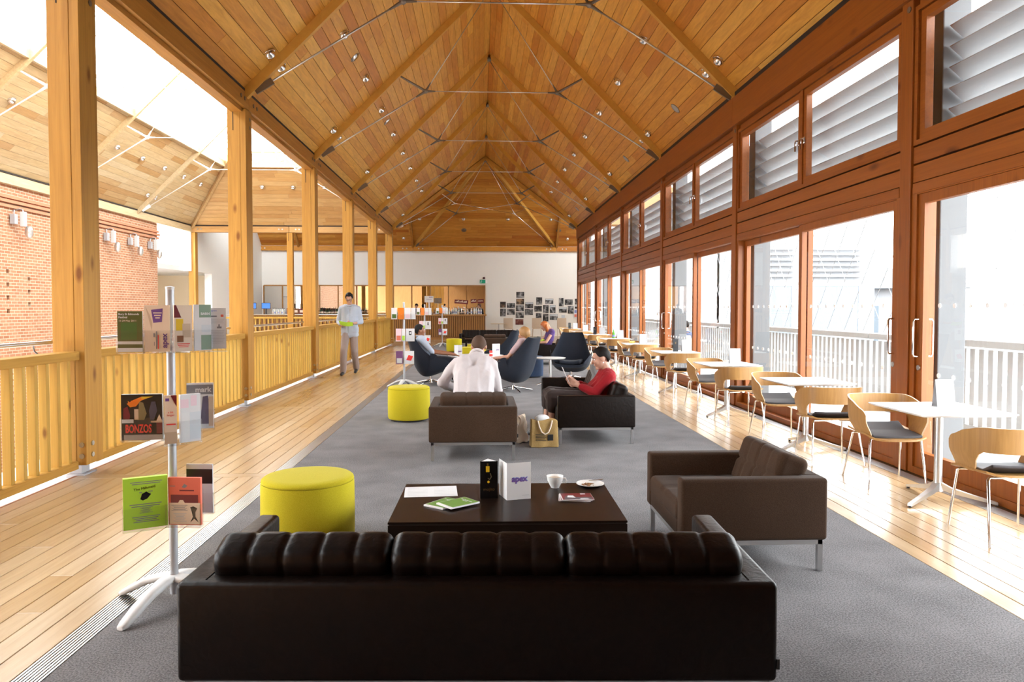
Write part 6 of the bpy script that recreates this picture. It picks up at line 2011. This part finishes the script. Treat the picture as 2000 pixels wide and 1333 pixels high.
def hair_cap(H, parent, m_, s=1.0, front=0.055, side=0.005, back=-0.075, vol=1.08, rough_=0.004, name='hair'):
    m = MB(); nu, nv = 30, 12
    def fn(u, v):
        th = 2 * PI * u                      # 0 = front
        c, sn = math.cos(th), math.sin(th)
        if c > 0:
            zl = side + (front - side) * sstep(0.35, 0.8, c)
        else:
            zl = side + (back - side) * sstep(0.15, 0.8, -c)
        # elevation from the limit up to the pole
        cz = 0.018
        zmin = max(-0.97, min(0.9, (zl - cz) / 0.095))
        lo = math.asin(zmin)
        f = v
        inner = 1.0
        if v < 0.12:
            inner = 0.93 + 0.07 * (v / 0.12)
        el = lo + (PI / 2 - lo) * max(0, (v - 0.06) / 0.94)
        n_ = mnoise.noise(Vector((c * 6, sn * 6, el * 6))) * rough_ + mnoise.noise(Vector((c * 16, sn * 16, el * 9))) * rough_ * 0.6
        r = vol * inner
        p = Vector((sn * math.cos(el) * (0.078 * r + n_), -0.010 + c * math.cos(el) * (0.095 * r + n_), cz + math.sin(el) * (0.098 * r + n_)))
        return H @ (p * s)
    m.grid(fn, nu, nv, True)
    return m.build(name, m_, parent, 180)
def hand(mb, wr, d, nrm, side, curl=0.6, s=1.0):
    """wr wrist, d pointing direction, nrm palm normal, side +1 when the thumb lies to d x nrm"""
    wr = Vector(wr); d = Vector(d).normalized(); nrm = Vector(nrm)
    nrm = (nrm - d * nrm.dot(d)).normalized()
    lat = d.cross(nrm) * side
    for i, (o, l) in enumerate(((0.030, 0.92), (0.010, 1.0), (-0.010, 0.95), (-0.029, 0.78))):
        k0 = wr + lat * (o * 0.55 * s)
        k1 = wr + d * (0.085 * s) + lat * (o * s)
        capsule(mb, k0, k1, 0.014 * s, 0.0125 * s, 8)
        p = k1
        a = curl * 0.55
        for j, (ln, r0, r1) in enumerate(((0.042, 0.0098, 0.009), (0.027, 0.009, 0.008), (0.021, 0.008, 0.0068))):
            v = d * math.cos(a) + nrm * math.sin(a)
            q = p + v * (ln * l * s)
            capsule(mb, p, q, r0 * s, r1 * s, 8)
            p = q
            a += curl * 0.9
    b0 = wr + d * (0.02 * s) + lat * (0.022 * s)
    b1 = b0 + (d * 0.75 + lat * 0.75 + nrm * 0.3 * curl).normalized() * (0.042 * s)
    b2 = b1 + (d * 1.0 + lat * 0.25 + nrm * 0.7 * curl).normalized() * (0.030 * s)
    b3 = b2 + (d * 1.0 - lat * 0.1 + nrm * 0.8 * curl).normalized() * (0.024 * s)
    capsule(mb, b0, b1, 0.014 * s, 0.0115 * s, 8); capsule(mb, b1, b2, 0.0108 * s, 0.0095 * s, 8); capsule(mb, b2, b3, 0.0095 * s, 0.008 * s, 8)
M_skin = mat('skin', (0.46, 0.23, 0.15), 0.5, **{'Subsurface Weight': 0.0})
M_skin2 = mat('fair_skin', (0.50, 0.27, 0.19), 0.5)
M_skin3 = mat('tanned_skin', (0.30, 0.125, 0.065), 0.5)
def cloth(name, col):
    return fabric(name, col, tuple(min(0.9, c * 1.12) for c in col), 300, 0.9, 0.1, 0.15)
def person(label, loc, rz, J, vox, skin, top, bottom, hair, shoe=None, sleeve=1.0, skirt=False, hs=1.0, tr=0.0, face=True, group='people', hemz=None, names=('shirt', 'trousers'), legs_skin=False, fold=0.006):
    t = thing('person', label, 'person', loc, rz, group)
    V = {k: Vector(v) for k, v in J.items() if k not in ('hrot', 'hd', 'hn', 'curl')}
    yaw, pit, rol = J.get('hrot', (0, 0, 0))
    H = Matrix.Translation(V['head']) @ Matrix.Rotation(R(yaw), 4, 'Z') @ Matrix.Rotation(R(pit), 4, 'X') @ Matrix.Rotation(R(rol), 4, 'Y')
    b = MB()
    head_parts(b, H, hs)
    capsule(b, V['neck'], H @ Vector((0, -0.012, -0.045)), 0.056, 0.052)
    mid = (V['shL'] + V['shR']) / 2
    def torso(m, e):
        capsule(m, V['shL'] * 0.86 + mid * 0.14, V['shR'] * 0.86 + mid * 0.14, 0.062 + e, 0.062 + e)
        up = V['neck'] * 0.25 + mid * 0.75
        capsule(m, V['shL'] * 0.9 + mid * 0.1, V['neck'] * 0.8 + mid * 0.2, 0.045 + e, 0.05 + e)
        capsule(m, V['shR'] * 0.9 + mid * 0.1, V['neck'] * 0.8 + mid * 0.2, 0.045 + e, 0.05 + e)
        for sh, hp in (('shL', 'hipL'), ('shR', 'hipR')):
            a = V[sh] * 0.55 + mid * 0.45
            c = V['chest'] + (V[sh] - mid) * 0.42
            h_ = V['pel'] + (V[hp] - V['pel']) * 0.75
            capsule(m, a, c, 0.085 + e, 0.098 + e + tr)
            capsule(m, c, h_, 0.098 + e + tr, 0.100 + e + tr)
        capsule(m, V['chest'], V['pel'], 0.11 + e + tr, 0.115 + e + tr)
    torso(b, -0.012)
    for sd in 'LR':
        capsule(b, V['sh' + sd], V['el' + sd], 0.047, 0.040)
        capsule(b, V['el' + sd], V['wr' + sd], 0.040, 0.027)
        if 'hd' in J:
            hd_ = J['hd'][sd]; hn_ = J['hn'][sd]
            hand(b, V['wr' + sd], hd_, hn_, 1 if sd == 'L' else -1, J.get('curl', 0.6))
        if 'kn' + sd in V:
            capsule(b, V['hip' + sd], V['kn' + sd], 0.078, 0.055)
            capsule(b, V['kn' + sd], V['an' + sd], 0.052, 0.036)
            fd = V['toe' + sd] - V['an' + sd]
            capsule(b, V['an' + sd] + Vector((0, 0, -0.035)), V['toe' + sd], 0.036, 0.026)
    body = blob('body', b, vox, skin, t, 2)
    if face:
        br_ = eyes(H, t, hs)
        br_.build('eyebrows', hair['m'], t, 180)
    # top
    m = MB()
    torso(m, 0.008 + fold)
    for sd in 'LR':
        e_ = V['el' + sd]; w_ = V['wr' + sd]
        capsule(m, V['sh' + sd], e_ if sleeve > 0.5 else V['sh' + sd].lerp(e_, sleeve * 2), 0.064, 0.055)
        if sleeve > 0.5:
            capsule(m, e_, e_.lerp(w_, (sleeve - 0.5) * 2), 0.055, 0.045)
    if hemz:
        for sd in 'LR':
            capsule(m, V['hip' + sd], V['hip' + sd] + Vector((0, 0, -hemz + 0.10)), 0.108 + tr, 0.11 + tr)
        lo_ = [V['hip' + sd] + Vector((0, 0, -hemz)) for sd in 'LR']
        for yy_ in (-0.035, 0.035):
            for zz_ in (0.0, 0.07, 0.14):
                capsule(m, lo_[0] + Vector((-0.03, yy_, zz_)), lo_[1] + Vector((0.03, yy_, zz_)), 0.075, 0.075)
    blob(names[0], m, vox * 1.1, top, t, 3, fold)
    # collar
    if names[0] == 'shirt':
        c = MB(); N_ = V['neck']
        ax = (H @ Vector((0, 0, -0.05)) - N_).normalized()
        q = Vector((1, 0, 0)); r2 = ax.cross(q).normalized()
        pts = [N_ + ax * 0.015 + (q * math.cos(a) + r2 * math.sin(a)) * 0.066 for a in [2 * PI * k / 16 for k in range(16)]]
        c.tube(pts, 0.017, 8, closed=True); c.build('collar', top, t, 180)
    # bottom
    if bottom is not None and 'knL' in V:
        m = MB()
        capsule(m, V['hipL'], V['hipR'], 0.098 + tr, 0.098 + tr)
        capsule(m, V['pel'], V['pel'] + Vector((0, 0, 0.02)), 0.105 + tr, 0.10 + tr)
        for sd in 'LR':
            if skirt:
                capsule(m, V['hip' + sd], V['kn' + sd], 0.10, 0.095)
                capsule(m, V['kn' + sd], V['kn' + sd].lerp(V['an' + sd], 0.28), 0.09, 0.085)
            else:
                capsule(m, V['hip' + sd], V['kn' + sd], 0.096, 0.080)
                capsule(m, V['kn' + sd], V['an' + sd].lerp(V['kn' + sd], 0.02), 0.078, 0.074)
        if skirt:
            capsule(m, V['knL'], V['knR'], 0.085, 0.085)
        blob(names[1], m, vox * 1.15, bottom, t, 3, fold)
    if shoe is not None and 'knL' in V:
        for sd in 'LR':
            m = MB(); capsule(m, V['an' + sd] + Vector((0, 0, -0.03)), V['toe' + sd], 0.046, 0.036); capsule(m, V['an' + sd] + Vector((0, 0, -0.03)), V['an' + sd] + Vector((0, 0, 0.02)), 0.045, 0.042)
            blob('shoe', m, 0.012, shoe, t, 2)
    hair_cap(H, t, hair['m'], hs, **{k: v for k, v in hair.items() if k in ('front', 'side', 'back', 'vol', 'rough_')})
    return t, H
M_hdk = mat('dark_hair', (0.010, 0.007, 0.006), 0.6, spec=0.15)
M_hbr = mat('brown_grey_hair', (0.085, 0.05, 0.034), 0.7, spec=0.15)
M_hgr = mat('dark_grey_hair', (0.02, 0.018, 0.018), 0.7, spec=0.15)
M_hred = mat('copper_hair', (0.50, 0.14, 0.03), 0.45)
M_hbl = mat('sandy_hair', (0.36, 0.19, 0.07), 0.5)
M_wsh = cloth('white_shirt_cloth', (0.50, 0.455, 0.46))
M_bsh = cloth('pale_blue_shirt_cloth', (0.40, 0.45, 0.54))
M_chi = cloth('stone_trousers', (0.30, 0.235, 0.215))
M_drk = cloth('dark_trousers', (0.02, 0.02, 0.028))
M_rsw = cloth('red_jumper', (0.26, 0.009, 0.014))
M_skt = cloth('dark_brown_skirt', (0.035, 0.024, 0.022))
M_pnk = cloth('pale_pink_top', (0.46, 0.34, 0.36))
M_pur = cloth('purple_top', (0.09, 0.05, 0.17))
M_blkc = cloth('black_top', (0.012, 0.012, 0.014))
M_shoe = mat('black_shoe', (0.015, 0.015, 0.018), 0.4)

# man walking towards us along the railing
J = dict(pel=(0, 0, 0.98), chest=(0, 0.01, 1.26), neck=(0, 0.01, 1.535), head=(0, 0.065, 1.70), hrot=(4, -30, 0),
         shL=(-0.185, 0, 1.47), shR=(0.185, 0, 1.47), elL=(-0.245, -0.02, 1.17), elR=(0.245, 0.0, 1.17), wrL=(-0.125, 0.22, 1.14), wrR=(0.13, 0.22, 1.09),
         hipL=(-0.085, -0.02, 0.95), hipR=(0.085, 0.02, 0.95), knL=(-0.10, 0.02, 0.52), knR=(0.10, 0.20, 0.53), anL=(-0.10, -0.22, 0.125), anR=(0.11, 0.26, 0.085),
         toeL=(-0.10, -0.07, 0.045), toeR=(0.115, 0.42, 0.035), hd=dict(L=(0.75, 0.5, 0.1), R=(-0.75, 0.5, 0.15)), hn=dict(L=(0.3, -0.4, 0.9), R=(-0.3, -0.4, 0.9)), curl=0.9)
wk, H = person('man in pale shirt, stone trousers and glasses walking beside the balustrade', (-2.90, 16.35, 0), PI, J, 0.010, M_skin2, M_bsh, M_chi, dict(m=M_hdk, front=0.072, side=0.0, back=-0.08, vol=1.12, rough_=0.008), M_shoe, sleeve=0.78, hemz=0.06)
m = MB()
for sx in (-1, 1):
    c = H @ Vector((sx * 0.033, 0.098, 0.002))
    a, b_ = (H.to_3x3() @ Vector((1, 0, 0))), (H.to_3x3() @ Vector((0, 0, 1)))
    m.tube([c + a * 0.025 * math.cos(k * PI / 6) + b_ * 0.018 * math.sin(k * PI / 6) for k in range(12)], 0.003, 6, closed=True)
    m.tube([H @ Vector((sx * 0.058, 0.094, 0.006)), H @ Vector((sx * 0.082, 0.0, 0.008))], 0.003, 6)
m.tube([H @ Vector((-0.01, 0.104, 0.006)), H @ Vector((0.01, 0.104, 0.006))], 0.003, 6)
m.build('glasses', M_blk, wk, 180)
m = MB(); m.tube([(0, 0.113, 1.52), (0, 0.125, 1.25), (0, 0.13, 1.0)], 0.006, 6); m.build('button_band', M_bsh, wk, 180)
t = thing('leaflet', 'lime green leaflet held open by the walking man', 'leaflet', (-2.90, 16.35 - 0.36, 1.13), PI, 'held leaflets')
t.rotation_euler = (R(-40), 0, PI)
m = MB(); m.add([(-0.13, 0, -0.05), (0, 0.01, -0.06), (0, 0.01, 0.06), (-0.13, 0.0, 0.06)], [(0, 1, 2, 3)]); m.build('left_page', M_lime, t)
m = MB(); m.add([(0, 0.01, -0.06), (0.15, -0.02, -0.04), (0.17, -0.01, 0.09), (0, 0.01, 0.06)], [(0, 1, 2, 3)]); m.build('right_page', M_lime, t)

# man in white shirt, back to us, leaning forward in the taupe armchair (faces away)
J = dict(pel=(0, -0.06, 0.50), chest=(0.0, 0.10, 0.74), neck=(0.03, 0.285, 0.975), head=(0.055, 0.40, 1.065), hrot=(0, -28, 0),
         shL=(-0.185, 0.24, 0.89), shR=(0.20, 0.24, 0.88), elL=(-0.33, 0.18, 0.70), elR=(0.255, 0.16, 0.62), wrL=(-0.20, 0.42, 0.60), wrR=(0.12, 0.42, 0.60),
         hipL=(-0.10, 0.0, 0.50), hipR=(0.10, 0.0, 0.50), knL=(-0.17, 0.46, 0.52), knR=(0.15, 0.46, 0.52), anL=(-0.15, 0.48, 0.09), anR=(0.14, 0.50, 0.09),
         toeL=(-0.16, 0.64, 0.04), toeR=(0.15, 0.66, 0.04), hd=dict(L=(0.5, 0.9, -0.1), R=(-0.5, 0.9, -0.1)), hn=dict(L=(0, 0, -1), R=(0, 0, -1)), curl=0.5)
person('man in white shirt sitting with his back to us in the taupe armchair', (-0.07, 7.45, 0), 0, J, 0.009, M_skin, M_wsh, M_drk, dict(m=M_hbr, front=0.06, side=0.0, back=-0.072, vol=1.05, rough_=0.003), M_shoe, sleeve=0.95, tr=0.018, fold=0.012)

# woman in red reading, side-on on the leather sofa (local +y is the world's -x)
J = dict(pel=(0, 0.0, 0.45), chest=(0, -0.10, 0.58), neck=(0, -0.155, 0.765), head=(0.0, -0.085, 0.905), hrot=(0, -14, 0),
         shL=(-0.165, -0.15, 0.70), shR=(0.165, -0.15, 0.70), elL=(-0.215, 0.02, 0.53), elR=(0.20, 0.02, 0.53), wrL=(-0.075, 0.20, 0.605), wrR=(0.05, 0.20, 0.62),
         hipL=(-0.09, 0.05, 0.44), hipR=(0.09, 0.05, 0.44), knL=(-0.11, 0.47, 0.47), knR=(0.08, 0.49, 0.48), anL=(-0.10, 0.50, 0.09), anR=(0.02, 0.56, 0.09),
         toeL=(-0.10, 0.66, 0.04), toeR=(0.03, 0.72, 0.04), hd=dict(L=(0.4, 0.75, 0.42), R=(-0.15, 0.8, 0.45)), hn=dict(L=(0.8, 0.1, 0.3), R=(-0.8, 0.1, 0.3)), curl=0.75)
rw, H = person('woman in red jumper reading a leaflet on the dark leather sofa', (1.30, 8.30, 0), R(90), J, 0.0065, M_skin2, M_rsw, M_skt, dict(m=M_hdk, front=0.072, side=0.02, back=-0.055, vol=1.07, rough_=0.005), M_shoe, sleeve=0.86, skirt=True, hs=1.06, tr=0.01, names=('jumper', 'skirt'))
m = MB(); m.ell(H @ Vector((-0.085, -0.004, -0.048)), (0.007, 0.007, 0.009), 8, 6); m.build('earring', M_pape, rw, 180)
t = thing('leaflet', 'white leaflet held by the woman in red', 'leaflet', (1.30 - 0.31, 8.30 + 0.0, 0.685), R(90), 'held leaflets')
t.rotation_euler = (R(-24), 0, R(90))
m = MB(); m.box(-0.055, 0.055, -0.0012, 0.0012, -0.07, 0.13); m.build('sheet', M_pape, t)
m = MB(); m.box(-0.035, 0.035, -0.002, -0.0012, 0.0, 0.06); m.build('print', M_inkl, t)
t = thing('cloth_bundle', 'grey cloth propped on the sofa beyond the woman in red', 'cloth', (1.40, 8.80, 0.70), R(90))
m = MB(); m.rbox((0, 0, 0.0), (0.16, 0.10, 0.30), 0.04, 3, (4, 3, 6), lambda p, d: Vector((p.x + 0.01 * math.sin(p.z * 40), p.y + 0.012 * math.sin(p.z * 30), p.z))); m.build('cloth', fabric('grey_knit', (0.16, 0.16, 0.16), (0.22, 0.22, 0.22)), t, 180)

# man in light blue shirt in the left swivel chair (chair faces +x)
def seated(dx=0, head=(0, -0.235, 1.03), pit=5, elz=0.62, wr=((-0.20, 0.42, 0.56), (0.22, 0.42, 0.56))):
    return dict(pel=(0, -0.10, 0.47), chest=(0, -0.17, 0.66), neck=(0, -0.235, 0.90), head=head, hrot=(0, pit, 0),
         shL=(-0.185, -0.21, 0.84), shR=(0.185, -0.21, 0.84), elL=(-0.25, -0.02, elz), elR=(0.25, -0.02, elz), wrL=wr[0], wrR=wr[1],
         hipL=(-0.09, -0.04, 0.46), hipR=(0.09, -0.04, 0.46), knL=(-0.12, 0.36, 0.425), knR=(0.12, 0.38, 0.425), anL=(-0.12, 0.46, 0.09), anR=(0.13, 0.52, 0.09),
         toeL=(-0.13, 0.61, 0.04), toeR=(0.14, 0.67, 0.04), hd=dict(L=(0.2, 0.9, -0.2), R=(-0.2, 0.9, -0.3)), hn=dict(L=(0, 0, -1), R=(0, 0, -1)), curl=0.6)
person('man in light blue shirt sitting in the left navy swivel chair', (fl_at(842, 14.2) + 0.02, 14.2, 0.02), R(-80), seated(), 0.012, M_skin3, M_bsh, M_drk, dict(m=M_hgr, front=0.06, side=0.0, back=-0.075, vol=1.06), M_shoe, sleeve=0.5)
person('woman in pink top with sandy hair in the right navy swivel chair', (fl_at(1003, 12.95), 12.97, 0.02), R(62), seated(head=(0, -0.21, 1.00), pit=-5, elz=0.60, wr=((-0.26, 0.26, 0.57), (0.20, 0.30, 0.57))), 0.012, M_skin, M_pnk, M_drk, dict(m=M_hbl, front=0.05, side=-0.03, back=-0.09, vol=1.16, rough_=0.012), M_shoe, sleeve=0.32, names=('top', 'trousers'))
t, H = person('red-haired woman in purple sitting in the dark armchair near the wall', (1.66, 19.25, 0.0), R(100), seated(head=(0.02, -0.05, 1.0), pit=-22, elz=0.58, wr=((-0.12, 0.25, 0.56), (0.1, 0.27, 0.56))), 0.013, M_skin2, M_pur, M_drk, dict(m=M_hred, front=0.05, side=-0.06, back=-0.12, vol=1.16, rough_=0.012), M_shoe, sleeve=0.1, names=('top', 'trousers'))
m = MB()
for sx in (-1, 1):
    capsule(m, H @ Vector((sx * 0.07, -0.03, 0.0)), H @ Vector((sx * 0.085, -0.02, -0.26)), 0.045, 0.022)
capsule(m, H @ Vector((0, -0.08, 0.0)), H @ Vector((0, -0.10, -0.25)), 0.06, 0.04)
blob('long_hair', m, 0.012, M_hred, t, 2)
m = MB(); capsule(m, (-0.1, 0.02, 0.62), (0.12, 0.08, 0.52), 0.05, 0.05); blob('green_scarf', m, 0.014, cloth('lime_scarf', (0.42, 0.62, 0.08)), t, 2, 0.006)

# bar staff
J0 = dict(pel=(0, 0, 0.92), chest=(0, 0, 1.2), neck=(0, 0, 1.44), head=(0, 0.02, 1.58), hrot=(0, -12, 0), shL=(-0.17, 0, 1.38), shR=(0.17, 0, 1.38), elL=(-0.23, 0.0, 1.12), elR=(0.23, 0, 1.12), wrL=(-0.15, 0.2, 1.06), wrR=(0.15, 0.2, 1.06),
          hipL=(-0.085, 0, 0.9), hipR=(0.085, 0, 0.9), knL=(-0.09, 0.02, 0.49), knR=(0.09, 0.02, 0.49), anL=(-0.09, -0.02, 0.085), anR=(0.09, -0.02, 0.085), toeL=(-0.1, 0.13, 0.035), toeR=(0.1, 0.13, 0.035), hd=dict(L=(0.3, 0.9, -0.2), R=(-0.3, 0.9, -0.2)), hn=dict(L=(0, 0, -1), R=(0, 0, -1)), curl=0.6)
person('dark-haired person in black working behind the middle of the bar', (-3.12, 35.9, 0), PI, J0, 0.018, M_skin, M_blkc, M_drk, dict(m=M_hdk, front=0.05, side=-0.02, back=-0.08, vol=1.1), M_shoe, sleeve=0.5, names=('top', 'trousers'))
person('brown-haired person in black behind the right end of the bar', (-0.03, 36.0, 0), PI * 0.75, J0, 0.018, M_skin, M_blkc, M_drk, dict(m=mat('brown_hair', (0.10, 0.035, 0.012), 0.5), front=0.05, side=-0.05, back=-0.12, vol=1.16), M_shoe, sleeve=0.5, names=('top', 'trousers'))
# man outside on the terrace
person('man in grey-blue shirt sitting on the terrace outside, back to us', (5.0, 17.62, -0.04), 0, seated(head=(0, -0.10, 1.10), pit=-10), 0.016, M_skin, cloth('grey_blue_shirt', (0.10, 0.12, 0.19)), cloth('blue_jeans', (0.05, 0.09, 0.25)), dict(m=M_hdk, front=0.05, side=0.0, back=-0.07, vol=1.08), M_shoe, sleeve=0.5)
finish_blobs()
# lettering becomes plain meshes
_dg = bpy.context.evaluated_depsgraph_get()
for o in [o for o in C.objects if o.type == 'FONT']:
    me = bpy.data.meshes.new_from_object(o.evaluated_get(_dg))
    nm = o.name
    n_ = bpy.data.objects.new('tmp', me)
    C.objects.link(n_)
    n_.parent = o.parent
    n_.location = o.location
    n_.rotation_euler = o.rotation_euler
    n_.scale = o.scale
    bpy.data.objects.remove(o)
    n_.name = nm
